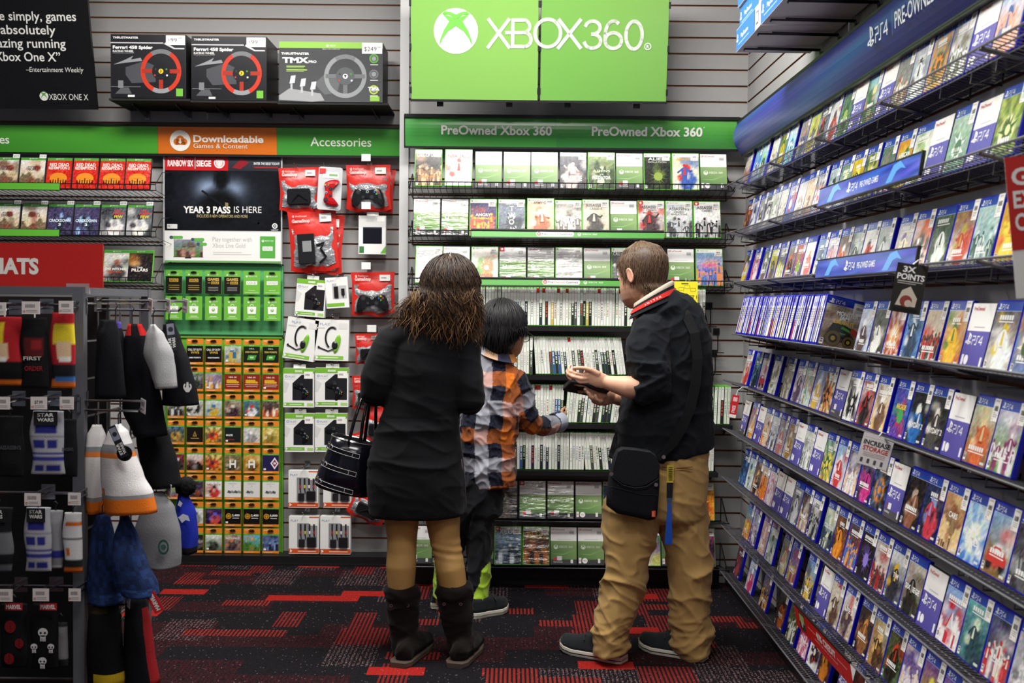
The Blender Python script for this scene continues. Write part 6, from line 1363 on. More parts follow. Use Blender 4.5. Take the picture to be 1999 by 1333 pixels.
mb=MB();mb.box(-w*.12,h*.34,0,w*.06,h*.7,.008,'#1b1b1d');mb.box(w*.2,h*.42,0,w*.34,h*.62,.008,'#1b1b1d');mb.tube([(w*.27,h*.42,.004),(w*.27,h*.34,.004)],.003,5,'#1b1b1d');mb.build('cable',GLOSS,e)
M,w,h=LF(700,421,753,496,Yb);e=empty('adapter_box',M,'white box with a dark window between the red pouches','box')
mb=MB();mb.box(-w/2,0,-.045,w/2,h,0);mb.box(-w*.22,h,-.024,w*.22,h+.022,-.022);mb.build('carton',WCART,e)
f=MB();f.rect(-w*.34,h*.27,w*.36,h*.7,.0008,'#1d2130');f.rect(-w*.5,h*.7,w*.5,h,.0006,'#d9d9d8');f.rect(w*.18,h*.85,w*.46,h*.96,.001,'#f2f0ea');f.text('XBOX',-w*.1,h*.84,h*.05,.001,'#b9c4b0',w=w*.3);f.rect(-w*.47,h*.03,-w*.3,h*.2,.0008,'#3f7a46');f.poly([(w*.5,h*.02,.0008),(w*.5,h*.22,.0008),(w*.3,h*.02,.0008)],'#6ab03a');f.build('front_print',GLOSS,e)
mb=MB();mb.rbox(-w*.31,h*.3,0,w*.33,h*.67,.006,.004,'#10131d');mb.build('drive',GLOSS,e)
def headset_box(px0,py0,px1,py1,Y,label,roll):
 M,w,h=LF(px0,py0,px1,py1,Y,roll=roll);e=empty('headset_box',M,label,'box','boxed headsets')
 mb=MB();mb.box(-w/2,0,-.045,w/2,h,0);mb.build('carton',WCART,e)
 f=MB();z=.0008;f.rect(-w*.48,h*.03,w*.35,h*.12,z,'#86bf4a');f.poly([(-w*.46,h*.03,z+.0003),(-w*.46,h*.12,z+.0003),(-w*.38,h*.075,z+.0003)],'#f0f5ea');f.rect(-w*.34,h*.065,w*.2,h*.085,z+.0003,'#d8eac4');f.text('PLAY',-w*.36,h*.86,h*.06,z,'#8aa0b8',align='L',w=w*.3);f.rect(w*.2,h*.78,w*.46,h*.92,z,'#dedddA');f.rect(-w*.46,h*.78,-w*.2,h*.81,z,'#d0d0ce');f.build('front_print',GLOSS,e)
 mb=MB();arcp=[(w*(.02+.2*math.cos(R(a))),h*(.56+.26*math.sin(R(a))),.004)for a in range(60,250,15)]
 mb.tube(arcp,.005,6,'#1c1c1f');mb.tube([(w*.1,h*.3,.005),(-w*.1,h*.24,.005),(-w*.36,h*.32,.005)],.0025,5,'#1c1c1f');mb.disc(-w*.38,h*.33,.006,.006,'#1c1c1f',n=10);mb.loft([[(w*(.16+.11*math.cos(R(a))*k),h*(.42+.19*math.sin(R(a))*k+.12*math.cos(R(a))),zz)for a in range(0,360,24)]for zz,k in((0,.9),(.006,1),(.011,.7))],'#7dbb3c');mb.loft([[(w*(.1+.09*math.cos(R(a))*k),h*(.38+.1*math.sin(R(a))*k),zz)for a in range(0,360,24)]for zz,k in((.006,.9),(.012,1),(.016,.6))],'#232326');mb.build('headset',GLOSS,e)
headset_box(551,621,612,702,Yb,'white headset box on the left, tilted on its peg',R(-8));headset_box(614,624,680,704,Yb,'white headset box hanging straight on the right peg',R(-1))
pad_box(553,719,613,795,Yb,'boxed gamepad, left one of the upper pair under the headsets');pad_box(615,718,680,794,Yb,'boxed gamepad, right one of the upper pair under the headsets')
pad_box(556,807,613,882,Yb,'boxed gamepad, left one of the lower pair under the headsets');pad_box(614.5,807,677,882,Yb,'boxed gamepad beside the handbag, right one of the lower pair')
def cable_box(px0,py0,px1,py1,Y,label):
 M,w,h=LF(px0,py0,px1,py1,Y);e=empty('cable_box',M,label,'box','boxed video cables')
 mb=MB();mb.box(-w/2,0,-.05,w/2,h,0);mb.build('carton',WCART,e)
 f=MB();z=.0008;f.rect(-w*.22,h*.18,w*.46,h*.82,z,'#8f9093');f.rect(-w/2,h*.02,w/2,h*.14,z,'#d8572a');f.poly([(-w*.46,h*.03,z+.0003),(-w*.46,h*.13,z+.0003),(-w*.38,h*.08,z+.0003)],'#f5ece4');f.rect(-w*.2,h*.06,w*.42,h*.085,z+.0003,'#f0d0bc');f.rect(w*.18,h*.97,w*.5,h,z,'#d8572a');f.text('PLAY',-w*.44,h*.86,h*.06,z,'#8a9ab0',align='L',w=w*.26);f.rect(w*.18,h*.76,w*.46,h*.92,z+.0004,'#f2f0ea');f.build('front_print',GLOSS,e)
 c=MB()
 for k,cc in enumerate(('#b02a2a','#d8c03a','#e4e4e4','#b02a2a')):
  x=-w*.1+k*w*.15;c.tube([(x,h*.8,.004),(x,h*.6,.004)],.0045,6,'#2a2a2d');c.tube([(x,h*.62,.004),(x,h*.54,.004)],.005,6,cc);c.tube([(x,h*.54,.004),(x+.004,h*.4,.004)],.0028,5,'#2a2a2d')
 c.rbox(-w*.16,h*.2,0,w*.04,h*.4,.012,.003,'#232326');c.rbox(w*.12,h*.2,0,w*.42,h*.46,.014,.004,'#1d1d20');c.build('cables',GLOSS,e)
cable_box(563,919,621,991,Yb,'white and orange cable box, left one of the upper pair');cable_box(631,919,686,991,Yb,'white and orange cable box behind the handbag');cable_box(564,1008,622,1081,Yb,'white and orange cable box, left one of the lowest pair');cable_box(625,1008,684,1082,Yb,'white and orange cable box, right one of the lowest pair')
for i,(px,py,pl,lb)in enumerate(((576,324,0,'bare peg over the top left pouch'),(633,324,0,'bare peg over the red gamepad blister'),(716,314,1,'white-plated peg over the top right pouch'),(716,407,1,'white-plated peg over the white adapter box'),(612,409,0,'bare peg over the tall adapter pouch'),(716,524,1,'white-plated peg over the pouch beside the boxed gamepad'),(611,536,0,'dark peg over the boxed gamepad'),(659,537,0,'dark peg over the cable pack'),(581,617,0,'peg over the tilted headset box'),(650,618,0,'peg over the straight headset box'),(727,646,1,'white-plated peg left of the hair'),(584,713,0,'peg over the upper left gamepad box'),(648,713,0,'peg over the upper right gamepad box'),(586,802,0,'peg over the lower left gamepad box'),(648,802,0,'peg over the lower right gamepad box'),(592,913,0,'peg over the upper left cable box'),(592,1003,0,'peg over the lowest left cable box'),(652,1003,0,'peg over the lowest right cable box'))):
 peg(px,py,Yb-.03,lb+' of the accessory wall' if len(lb.split())<11 else lb,plate=bool(pl))
# --- grey gondola with socks and hats, left foreground
YR=3.35;SR=F/YR
XE=PY(163,700,YR).x
YF=3.98
ZT=PY(150,560,YR).z
GREYM=mat('grey_rack_steel','#5d5f66',rough=.45,spec=.4,noise_amt=.05)
e=empty('merchandise_rack',Matrix.Translation((XE,YR,0)),'grey steel gondola rack carrying socks and hats at the left edge','rack')
pw=0.034
mb=MB();mb.box(-pw,0,0.02,0,.03,ZT);mb.build('post',GREYM,e)
mb=MB();mb.box(-.026,YF-YR-.03,0.02,0,YF-YR,ZT);mb.build('post',GREYM,e)
mb=MB();mb.box(-1.4,0,ZT-.024,-pw,.026,ZT);mb.build('top_rail',GREYM,e)
mb=MB();mb.box(-pw+.004,.026,ZT-.025,-.002,YF-YR,ZT-.001);mb.build('end_rail',GREYM,e)
mb=MB();mb.box(-1.4,.03,.03,-.002,YF-YR,.16);mb.build('base',BLACK,e)
mb=MB();mb.box(-1.4,.27,.16,-.03,.29,ZT-.03);mb.build('back_panel',BLACKM,e)
mb=MB()
for k in range(12):mb.tube([(-.012,.03,ZT-.05-k*.115),(-.012,YF-YR-.03,ZT-.05-k*.115)],.004,5)
for k in range(6):mb.tube([(-.016,.06+k*.1,.16),(-.016,.06+k*.1,ZT-.03)],.0035,5)
for k in range(5):
 z=ZT-.055-k*.285;mb.tube([(-1.35,.02,z),(-pw,.02,z)],.005,6)
mb.build('wire_grid',CHROME,e)
M,w,h=LF(-150,474,201,560,YR+.02);e=empty('rack_sign',M,'red sign with large white HATS lettering on top of the grey rack','sign')
mb=MB();mb.box(-w/2,0,-.004,w/2,h,0);mb.build('board',mat('red_sign_board','#c1221d',rough=.4),e)
mb=MB();k=SR;xr=w/2-126/k;mb.text('SOCKS & HATS',xr,h*.31,30/k,.001,'#f1eee8',align='R',bold=.045,w=262/k);mb.build('lettering',PRINT,e)
mb=MB();mb.box(w/2-71/k,-.018,-.008,w/2-27/k,.012,.005);mb.build('holder',mat('clear_holder','#b8b4b8',rough=.2,alpha=.55),e)
def knit_grid(w,h,d,cols,nx,ny,prof):
 """padded cloth shape: front colours cols (ny,nx,3); prof(v) -> half width factor and x shift"""
 mb=MB();n=2*nx
 rings=[]
 for j in range(ny):
  v=j/(ny-1);hw,sh=prof(v);r=[]
  for i in range(nx):
   u=-1+2*i/(nx-1);r.append((sh+u*hw*w/2,v*h,d*.5*math.sqrt(max(0,1-(u*.98)**2))**.8*(.35+.65*min(1,4*min(v+.04,1.04-v)))))
  for i in range(nx):
   u=1-2*i/(nx-1);r.append((sh+u*hw*w/2,v*h,-d*.5*math.sqrt(max(0,1-(u*.98)**2))**.8*(.35+.65*min(1,4*min(v+.04,1.04-v)))))
  rings.append(r)
 mb.loft(rings)
 fi=0;cc=[]
 for j in range(ny-1):
  for i in range(n):
   def c_at(jj,ii):
    ii%=n;ii=ii if ii<nx else n-1-ii
    return tuple(cols[jj,ii])
   cc.append([c_at(j,i),c_at(j,i+1),c_at(j+1,i+1),c_at(j+1,i)])
 mb.c=cc+[tuple(cols[0,nx//2]),tuple(cols[-1,nx//2])]
 return mb
def lincol(A):
 A=np.clip(A,0.004,.98);return np.where(A<=.04045,A/12.92,((A+.055)/1.055)**2.4)
def bands(nx,ny,bl):
 """bl: list of (v0,v1,u0,u1,colour) painted in order"""
 v,u=np.meshgrid(np.linspace(0,1,ny),np.linspace(0,1,nx),indexing='ij');A=np.zeros((ny,nx,3))+.06
 for(v0,v1,u0,u1,c)in bl:A[(v>=v0)&(v<=v1)&(u>=u0)&(u<=u1)]=hexs(c)
 return lincol(A)
def price_plate(parent,x,y,z,w=.05,h=.036,price=None,name='price_plate'):
 mb=MB();mb.box(x-w/2,y,z,x+w/2,y+h,z+.0015,'#dcd4d2')
 if price:mb.text(price,x,y+h*.45,h*.26,z+.002,'#4a4a4e',bold=.02,w=w*.5)
 else:
  for k in range(8):mb.rect(x-w*.3+k*w*.07,y+h*.5,x-w*.3+k*w*.07+w*.035,y+h*.78,z+.002,'#55555a')
 for k in range(2):mb.rect(x-w*.25,y+h*(.16+k*.12),x+w*.35,y+h*(.2+k*.12),z+.002,'#a49a9c')
 mb.ring(x-w*.37,y+h*.2,.002,.0035,z+.002,'#c04040',n=10)
 return mb.build(name,PRINT,parent)
def sock(px0,py0,px1,py1,Y,bl,label,card=None,cardcol='#1c1c1e',texts=(),roll=0.0,plate=None,marks=None):
 M,w,h=LF(px0,py0,px1,py1,Y,roll=roll)
 e=empty('sock_pair',M,label,'socks','sock pairs on the grey rack')
 nx,ny=15,31
 mb=knit_grid(w,h,.03,bands(nx,ny,bl),nx,ny,lambda v:(1.0-.06*math.sin(v*9+px0)-.12*max(0,v-.8),.002*math.sin(v*7)))
 b=mb.build('knit',CLOTHP,e,smooth=True)
 if texts or marks:
  f=MB();zz=.0175
  for(t_,x,y,hh,ww,c)in texts:f.text(t_,x*w,y*h,hh,zz,c,bold=.025,w=ww*w)
  if marks:marks(f,w,h,zz)
  f.build('motif',CLOTHP,e)
 if card:
  c=MB();c.box(-w*.36,h*.78,.0165,w*.36,h*1.0,.018,cardcol)
  ls=card.split('/')
  for i,t_ in enumerate(ls):c.text(t_,0,h*(.92 if len(ls)>1 else .87)-i*h*.075,h*.055,.0185,'#e4e4e0',bold=.03,w=w*.5)
  c.build('header_card',PRINT,e)
 k=MB();k.tube([(0,h*.99,0),(0,h+.012,0),(.006,h+.02,.002),(0,h+.028,.002),(-.006,h+.022,0)],.0022,5);k.build('hanger',WHITEP if plate=='w' else BLACK,e)
 return e
RED_,BLK,NVY,YEL='a8232a','141416','1d2030','d8c22e'
sock(-22,618,41,752,YR-.05,[(0,1,0,1,RED_),(.0,.34,0,1,BLK),(0,.07,0,1,'c8641e'),(.62,.9,.0,.55,YEL),(.38,.62,.1,.7,'d8b894'),(.34,.42,.2,.6,'e4e0dc')],'red, yellow and black sock pair at the left edge of the top sock row',texts=(),plate='w')
sock(43,620,93,757,YR-.05,[(0,1,0,1,'17171a'),(.45,.72,.15,.9,'5a1c20'),(.55,.68,.5,.8,'8a2428')],'black sock pair with red lettering in the middle of the top sock row',texts=(('FIRST',0,.40,.011,.7,'#c8c4c0'),('ORDER',.05,.25,.014,.72,'#8e2226')),plate='w')
sock(100,610,146,757,YR-.05,[(0,1,0,1,RED_),(.0,.33,0,1,'1c1d22'),(0,.1,0,1,'c8641e'),(.1,.16,.2,1,'3a6aa8'),(.6,.86,.2,1,YEL),(.38,.6,.3,.9,'d8b894'),(.36,.42,.4,.9,'e4e0dc')],'red, yellow and black sock pair half behind the grey post, top sock row',plate='w')
def skulls(f,w,h,z):
 for(x,y,s)in((0.02,.58,1),(-.32,.36,.7),(.32,.36,.7),(0,.14,.85)):
  r=w*.19*s;f.disc(x*w,y*h,r,z,'#d2d0d2',n=14,ry=r*.9);f.rect(x*w-r*.55,y*h-r*1.8,x*w+r*.55,y*h-r*.6,z,'#d2d0d2')
  for q in(-1,1):f.disc(x*w+q*r*.42,y*h-r*.1,r*.24,z+.0006,'#1a1a1c',n=8)
  for q in(-.28,0,.28):f.rect(x*w+q*r-r*.04,y*h-r*1.8,x*w+q*r+r*.04,y*h-r*1.1,z+.0006,'#1a1a1c')
def redmasks(f,w,h,z):
 for(x,y,s)in((-.05,.66,1),(.3,.4,.8),(-.1,.16,.9)):
  r=w*.22*s;f.disc(x*w,y*h,r,z,'#7a1a1e',n=16,ry=r*1.15);f.rect(x*w-r*.04,y*h-r,x*w+r*.04,y*h+r,z+.0006,'#1a1a1c')
R2=[(0,1,0,1,'a9aab2'),(.66,.88,.15,.8,'2c2e80'),(.42,.56,.1,.45,'2c2e80'),(.42,.56,.52,.8,'2c2e80'),(.32,.36,0,1,'34368a'),(.22,.27,0,1,'34368a'),(.06,.16,.08,.36,'2c2e80'),(.06,.16,.46,.92,'2c2e80'),(0,.03,0,1,'d8d8dc'),(.58,.61,0,1,'8a8b92')]
sock(-6,812,46,930,YR-.05,[(0,1,0,1,'16171a')],'plain black sock pair at the left edge of the second sock row',texts=(("ASSASSIN'S",.1,.46,.012,.8,'#4a4b50'),))
sock(62,802,126,925,YR-.06,R2,'grey sock pair with blue blocks and stripes, second sock row','STAR/WARS',plate='b')
sock(119,818,150,930,YR-.05,[(0,1,0,1,'16171a')],'plain black sock pair beside the grey post, second sock row',texts=(("ASSASSIN'S",0,.46,.010,.85,'#4a4b50'),))
sock(-30,990,24,1115,YR-.05,[(0,1,0,1,'1b1c20'),(.3,.6,.5,1,'6a6b70'),(0,.12,.4,1,'5a5b60')],'black and grey sock pair at the left edge of the third sock row','STAR/WARS')
sock(50,990,100,1114,YR-.06,R2,'grey sock pair with blue blocks and stripes, third sock row','STAR/WARS')
sock(96,996,122,1108,YR-.03,[(0,1,0,1,'8f9096'),(.2,.3,0,1,'2c2e80'),(0,.06,0,1,'d0d0d4')],'narrow grey sock pair behind the blue-striped one, third sock row')
sock(125,1000,160,1116,YR-.045,[(0,1,0,1,'d0d0d2'),(0,.1,0,1,'c8641e'),(.1,.2,0,1,'2a2a2c'),(.8,.86,.2,1,'c8641e'),(.3,.4,.2,.4,'c8641e'),(.55,.57,0,1,'5a5a5c')],'white and orange sock pair by the grey post, third sock row')
sock(3,1178,52,1302,YR-.05,[(0,1,0,1,'131315')],'black sock pair with dark red ovals, lowest sock row',marks=redmasks)
sock(62,1178,113,1304,YR-.05,[(0,1,0,1,'131315')],'black sock pair with white skulls, lowest sock row',marks=skulls)
sock(106,1215,132,1300,YR-.02,[(0,1,0,1,'2a2a2c'),(.2,.9,.4,1,'7a7a7e')],'grey and black sock pair behind the skull pair')
for px,nm in((27,'left'),(94,'right')):
 M,w,h=LF(px-17,1177,px+17,1191,YR-.075);o=MB();o.box(-w/2,0,0,w/2,h,.001,'#b0242a');o.text('MARVEL',0,h*.2,h*.6,.0016,'#e8e0e0',bold=.04,w=w*.86)
 tag(o.build('brand_tag',PRINT,None,M),'small red MARVEL tag above the %s'%('red oval socks' if nm=='left' else 'skull socks'),'tag','red tags of the lowest sock row')
for i,(a,b,yy,pr)in enumerate(((-16,12,603,None),(43,78,601,None),(115,143,600,None),(-10,20,787,None),(60,92,787,'$7.99'),(117,144,787,None),(48,80,975,None),(133,158,974,None),(-6,25,1162,None),(64,96,1161,None),(134,158,1161,None))):
 P=PY((a+b)/2,yy+12,YR-.09);w=(b-a)/(F/(YR-.09))
 e=empty('display_hook',Matrix.Translation((P.x,YR-.09,P.z))@Bk,'chrome hook with white price plate, %s from left above the %s sock row'%(['first','second','third'][[0,1,2,0,1,2,0,1,0,1,2][i]],['top','second','third','lowest'][[0,0,0,1,1,1,2,2,3,3,3][i]]),'hook','price-plated hooks of the sock rows')
 price_plate(e,0,0,0,w,.037,pr)
 k=MB();k.tube([(0,.034,-.11),(0,.034,.0)],.0035,6);k.tube([(0,.018,-.11),(0,.016,-.03),(0,.026,-.022)],.0035,6);k.box(-.02,.0,-.115,.02,.045,-.108);k.build('wire',CHROME,e)
def hat(rows,Y,depth,cols_fn,label,name='knit_hat',cat='hat',grp='hats on the end of the rack',nx=13,sub=5,mat_=None,rib=0.0):
 """rows: (py, left px, right px) from top to bottom, real thickness 'depth'"""
 ys=[r[0]for r in rows];L=[]
 N=(len(rows)-1)*sub+1
 ref=PY((rows[-1][1]+rows[-1][2])/2,rows[-1][0],Y)
 for j in range(N):
  t=j/sub;k=min(int(t),len(rows)-2);f=t-k;f2=f*f*(3-2*f)*.5+f*.5
  py=rows[k][0]+(rows[k+1][0]-rows[k][0])*f;a=rows[k][1]+(rows[k+1][1]-rows[k][1])*f2;b=rows[k][2]+(rows[k+1][2]-rows[k][2])*f2
  A,B=PY(a,py,Y),PY(b,py,Y);L.append((A,B))
 n=2*nx-2;rings=[];cc=[]
 for j,(A,B)in enumerate(L):
  v=j/(N-1);r=[]
  for i in range(n):
   an=2*PI*i/n;c=(A+B)/2;hw=(B-A)/2
   dd=depth/2*min(1,.3+1.6*v)*(1+rib*(i%2))
   fold=.006*math.sin(3*an+5*v+rows[0][1])
   r.append(tuple(c-hw*math.cos(an)+Vector((0,-math.sin(an)*(dd+fold),0))-ref))
  rings.append(r)
 mb=MB();mb.loft(rings)
 mb.c=[cols_fn(i//n/(N-1),(1-math.cos(2*PI*(i%n+.5)/n))/2,(i%n)<n/2)for i in range(len(mb.f)-2)]
 mb.c=[lin('#'+c)for c in mb.c]+[lin('#'+cols_fn(0,.5,True)),lin('#'+cols_fn(1,.5,True))]
 e=empty(name,Matrix.Translation(ref),label,cat,grp)
 mb.build('knit',mat_ or CLOTHP,e,smooth=True)
 return e,ref
flat=lambda c:(lambda v,u,fr:c)
def hat_hook(e,ref,px,py,Y):
 P=PY(px,py,Y)-ref;k=MB();k.tube([P+Vector((0,0,-.01)),P+Vector((0,0,.03)),P+Vector((.006,0,.04)),P+Vector((0,0,.05))],.002,5);k.build('hanger',BLACK,e)
def star_tag(e,ref,px0,py0,px1,py1,Y,roll,texts=('STAR','WARS'),col='#1c1c22',band='#8a8ea0'):
 P=PY((px0+px1)/2,py1,Y)-ref;s=F/Y;w,h=(px1-px0)/s,(py1-py0)/s
 M=Matrix.Translation(P)@Bk@Matrix.Rotation(roll,4,'Z');c=MB();c.box(-w/2,0,0,w/2,h,.001,col,M=M)
 if band:c.rect(-w*.42,h*.55,w*.42,h*.94,.0014,band,M=M);c.disc(0,h*.74,w*.3,.0018,'#2a2c34',n=12,M=M)
 Mr=M@Matrix.Translation((0,h*.27,0))@Matrix.Rotation(PI/2,4,'Z')
 if len(texts)==2:c.text(texts[0],0,w*.06,w*.34,.0016,'#ececea',M=Mr,bold=.03,w=h*.36);c.text(texts[1],0,-w*.40,w*.34,.0016,'#ececea',M=Mr,bold=.03,w=h*.36)
 else:c.text(texts[0],0,-w*.2,w*.42,.0016,'#f0eaea',M=M@Matrix.Translation((0,h*.5,0))@Matrix.Rotation(PI/2,4,'Z'),bold=.04,w=h*.8)
 c.build('hang_tag',PRINT,e)
Yh1=3.50
e,r=hat([(624,196,226),(650,190,232),(720,186,240),(778,186,246)],Yh1-.11,.07,flat('101116'),'black knit hat nearest the grey post on the upper peg');hat_hook(e,r,210,622,Yh1-.11)
e,r=hat([(628,214,236),(660,216,242),(720,222,246),(775,226,250)],Yh1-.05,.05,lambda v,u,fr:'4a3a8a' if v<.12 else('6aa03a' if .3<v<.9 and u<.3 else '15161c'),'thin black hat with a green edge and purple tip on the upper peg');hat_hook(e,r,226,622,Yh1-.05)
e,r=hat([(632,250,276),(660,244,292),(730,240,306),(800,240,318),(850,262,326)],Yh1-.03,.10,lambda v,u,fr:'b8201e' if(v<.18 and(u<.35 or u>.7))else '101116','large black hat with red lining showing at its top');hat_hook(e,r,258,628,Yh1-.03)
e,r=hat([(633,295,303),(652,286,320),(690,281,338),(730,296,343),(757,304,345)],Yh1-.11,.08,lambda v,u,fr:'a3a3a5' if v<.9 else '949496','light grey knit hat on the upper peg');hat_hook(e,r,299,632,Yh1-.11)
e,r=hat([(633,318,342),(660,318,352),(710,322,370),(760,318,384),(790,318,388)],Yh1,.10,flat('111217'),'black knit hat with a small white emblem, outermost on the upper peg');hat_hook(e,r,330,632,Yh1)
P=PY(366,755,Yh1-.075)-r;s=F/Yh1;mb=MB();M=Matrix.Translation(P)@Bk
mb.ring(0,0,5.2/s,8.2/s,0,'#e4e4e4',n=20,a0=-230,a1=50,M=M);mb.poly([(-1.8/s,9/s,0),(1.8/s,9/s,0),(2.6/s,0,0),(5/s,-5/s,0),(-5/s,-5/s,0),(-2.6/s,0,0)],'#e4e4e4',M=M);mb.disc(0,-5/s,5.5/s,0.0002,'#e4e4e4',n=14,M=M);mb.build('emblem',CLOTHP,e)
star_tag(e,r,329,628,346,684,Yh1-.07,R(6))
e,r=hat([(800,262,300),(850,268,330),(905,276,346),(948,290,352)],Yh1+.06,.14,flat('0f1014'),'large plain black hat hanging below the black emblem hat');hat_hook(e,r,285,800,Yh1+.06)
def bbw(v,u,fr):
 if v>.83:return 'd86f1f'
 if .78<v<=.83:return '8a8a8c'
 if .70<v<=.76 and(.08<u<.14 or .2<u<.26):return 'd86f1f'
 if .30<v<=.36:return '84868a'
 if .38<v<=.41:return 'd87a3a'
 return 'd9d6d6'
Yh2=3.36
e,r=hat([(829,180,198),(850,170,206),(900,167,204),(960,167,204),(1000,170,204)],Yh2+.02,.07,bbw,'white and orange knit hat behind its twin beside the grey post');hat_hook(e,r,186,829,Yh2+.02)
e,r=hat([(828,226,236),(842,212,250),(880,198,262),(930,198,280),(962,200,298),(1000,206,306)],Yh2-.07,.11,bbw,'white and orange knit hat with a black disc on the lower peg');hat_hook(e,r,231,829,Yh2-.07)
P=PY(243,885,Yh2-.14)-r;s=F/(Yh2-.14);M=Matrix.Translation(P)@Bk;mb=MB();mb.disc(0,0,15.5/s,0,'#131316',n=24,M=M);mb.disc(2/s,-2/s,4/s,.0006,'#c8c8cc',n=12,M=M);mb.disc(2/s,-2/s,2/s,.001,'#3a3a40',n=10,M=M);mb.build('emblem',CLOTHP,e)
star_tag(e,r,236,826,252,892,Yh2-.145,R(24))
e,r=hat([(960,292,318),(990,276,340),(1040,262,352),(1085,262,354),(1104,276,352)],Yh1+.02,.12,lambda v,u,fr:'7c7d80' if not(.44<u<.5 and v>.3)else '6a6b6e','mid grey knit hat with a round patch on the lowest peg');hat_hook(e,r,305,960,Yh1+.02)
P=PY(319,1068,Yh1-.055)-r;M=Matrix.Translation(P)@Bk;mb=MB();mb.ring(0,0,.012,.017,0,'#2f5a50',n=20,M=M,k=1.4);mb.disc(0,0,.009,.0004,'#3f6a60',n=14,M=M);mb.build('patch',CLOTHP,e)
e,r=hat([(962,348,366),(1000,342,382),(1045,344,386),(1078,350,384)],Yh1+.14,.09,lambda v,u,fr:'1c2a98' if v<.82 else '131316','royal blue knit hat with a black pompom');
P=PY(362,950,Yh1+.14)-r;mb=MB();rs=random.Random(3)
bm=bmesh.new();bmesh.ops.create_icosphere(bm,subdivisions=4,radius=.033);
for v in bm.verts:v.co*=1+.10*rs.uniform(-1,1)
mb.add([v.co+P for v in bm.verts],[[v.index for v in f.verts]for f in bm.faces],None,'#121214');bm.free();mb.build('pompom',CLOTHP,e,smooth=True)
P=PY(360,1010,Yh1+.09)-r;M=Matrix.Translation(P)@Bk;mb=MB();mb.poly([(-.02,0,0),(-.005,.012,0),(.012,.006,0),(.018,-.012,0),(.004,-.008,0),(-.008,-.018,0)],'#d4d6e4',M=M);mb.poly([(-.022,.04,0),(-.012,.034,0),(-.006,.046,0),(-.016,.056,0)],'#d4d6e4',M=M);mb.build('motif',CLOTHP,e)
brs=random.Random(9)
blu=lambda v,u,fr:brs.choice(['1a2746','1f3058','223664','1d2c50'])if v<.8 else brs.choice(['2a4274','22365e','304c84'])
e,r=hat([(1004,186,214),(1040,178,222),(1100,172,228),(1150,170,236),(1176,174,240)],Yh2+.0,.08,blu,'dark blue marled knit hat beside the grey post');hat_hook(e,r,200,1006,Yh2)
e,r=hat([(1006,236,250),(1050,222,270),(1100,220,288),(1140,224,308),(1160,240,310)],Yh2-.05,.11,blu,'dark blue marled knit hat beneath the white and orange one');hat_hook(e,r,243,1006,Yh2-.05)
e,r=hat([(1170,186,230),(1210,172,236),(1270,170,240),(1335,172,244)],Yh2-.01,.08,lambda v,u,fr:'2a2614' if v<.2 and u<.6 else('b89a20' if v>.84 and u>.3 else '0e0e11'),'black garment with a mustard hem at the bottom of the rack end','folded_garment','garment');hat_hook(e,r,208,1168,Yh2-.01)
e,r=hat([(1166,246,284),(1210,244,292),(1270,242,300),(1335,244,312)],Yh2+.03,.10,lambda v,u,fr:'8a1a1e' if(u>.82 and v>.1)else '0f1116','black garment with a red edge at the bottom of the rack end','folded_garment','garment');hat_hook(e,r,262,1164,Yh2+.03)
star_tag(e,r,302,1152,322,1194,Yh2-.08,R(28),('MARVEL',),'#c0272c',None)
for i,(px0,py0,px1,py1,Y,lb)in enumerate(((190,595,362,588,Yh1,'upper'),(192,789,280,783,Yh2,'middle'),(192,1165,250,1161,Yh2+.02,'lowest'),(200,952,330,947,Yh1+.03,'lower'))):
 A,B=PY(px0,py0,Y),PY(px1,py1,Y);A=Vector((XE-.012,Y,B.z))
 e=empty('display_hook',Matrix.Translation(A),'chrome twin-bar hook with price plates, the %s one on the rack end'%lb,'hook','hooks on the rack end')
 L=B.x-A.x;mb=MB();mb.tube([(0,0,0),(L,0,0)],.004,6);mb.tube([(0,0,-.028),(L*.92,0,-.030),(L*.96,0,-.02)],.004,6);mb.box(-.004,-.02,-.035,.004,.02,.012);mb.build('wire',CHROME,e)
 for k in range({0:3,1:1,2:1,3:2}[i]):
  Mp=Matrix.Translation((L-k*.055,-.004,-.035))@Bk@Matrix.Rotation(R(-52),4,'Y')@Matrix.Rotation(R(-8),4,'Z');c=MB();c.box(-.02,0,0,.02,.042,.0015,'#dcd4d6',M=Mp);c.rect(-.012,.02,.012,.034,.002,'#8a8286',M=Mp);c.rect(-.014,.008,.01,.012,.002,'#b86a6a',M=Mp);c.build('price_plate',PRINT,e)
# --- people
def cloth_mat(name,rough,bump,scale,sheen=0.0,dist=.002):
 m=print_mat(name,rough,bump=bump,bscale=(scale,scale,scale),spec=.2,dist=dist)
 b=m.node_tree.nodes['Principled BSDF'];b.inputs['Sheen Weight'].default_value=sheen;b.inputs['Sheen Roughness'].default_value=.5
 return m
WOOL=cloth_mat('soft_jersey',.9,.3,420,.04)
TWILL=cloth_mat('cotton_twill',.85,.25,600,.1)
SUEDE=cloth_mat('brown_suede',.95,.5,260,.04)
HAIRM=print_mat('hair',.5,spec=.35)
SKIN=print_mat('skin',.5,bump=.12,bscale=(240,240,240),spec=.35,dist=.001)
SKIN.node_tree.nodes['Principled BSDF'].inputs['Subsurface Weight'].default_value=.15
SKIN.node_tree.nodes['Principled BSDF'].inputs['Subsurface Radius'].default_value=(.012,.004,.002)
LEATHER=print_mat('black_patent_leather',.16,spec=.6,bump=.15,bscale=(14,14,14),dist=.01)
RUBBER=print_mat('rubber',.6,spec=.35)
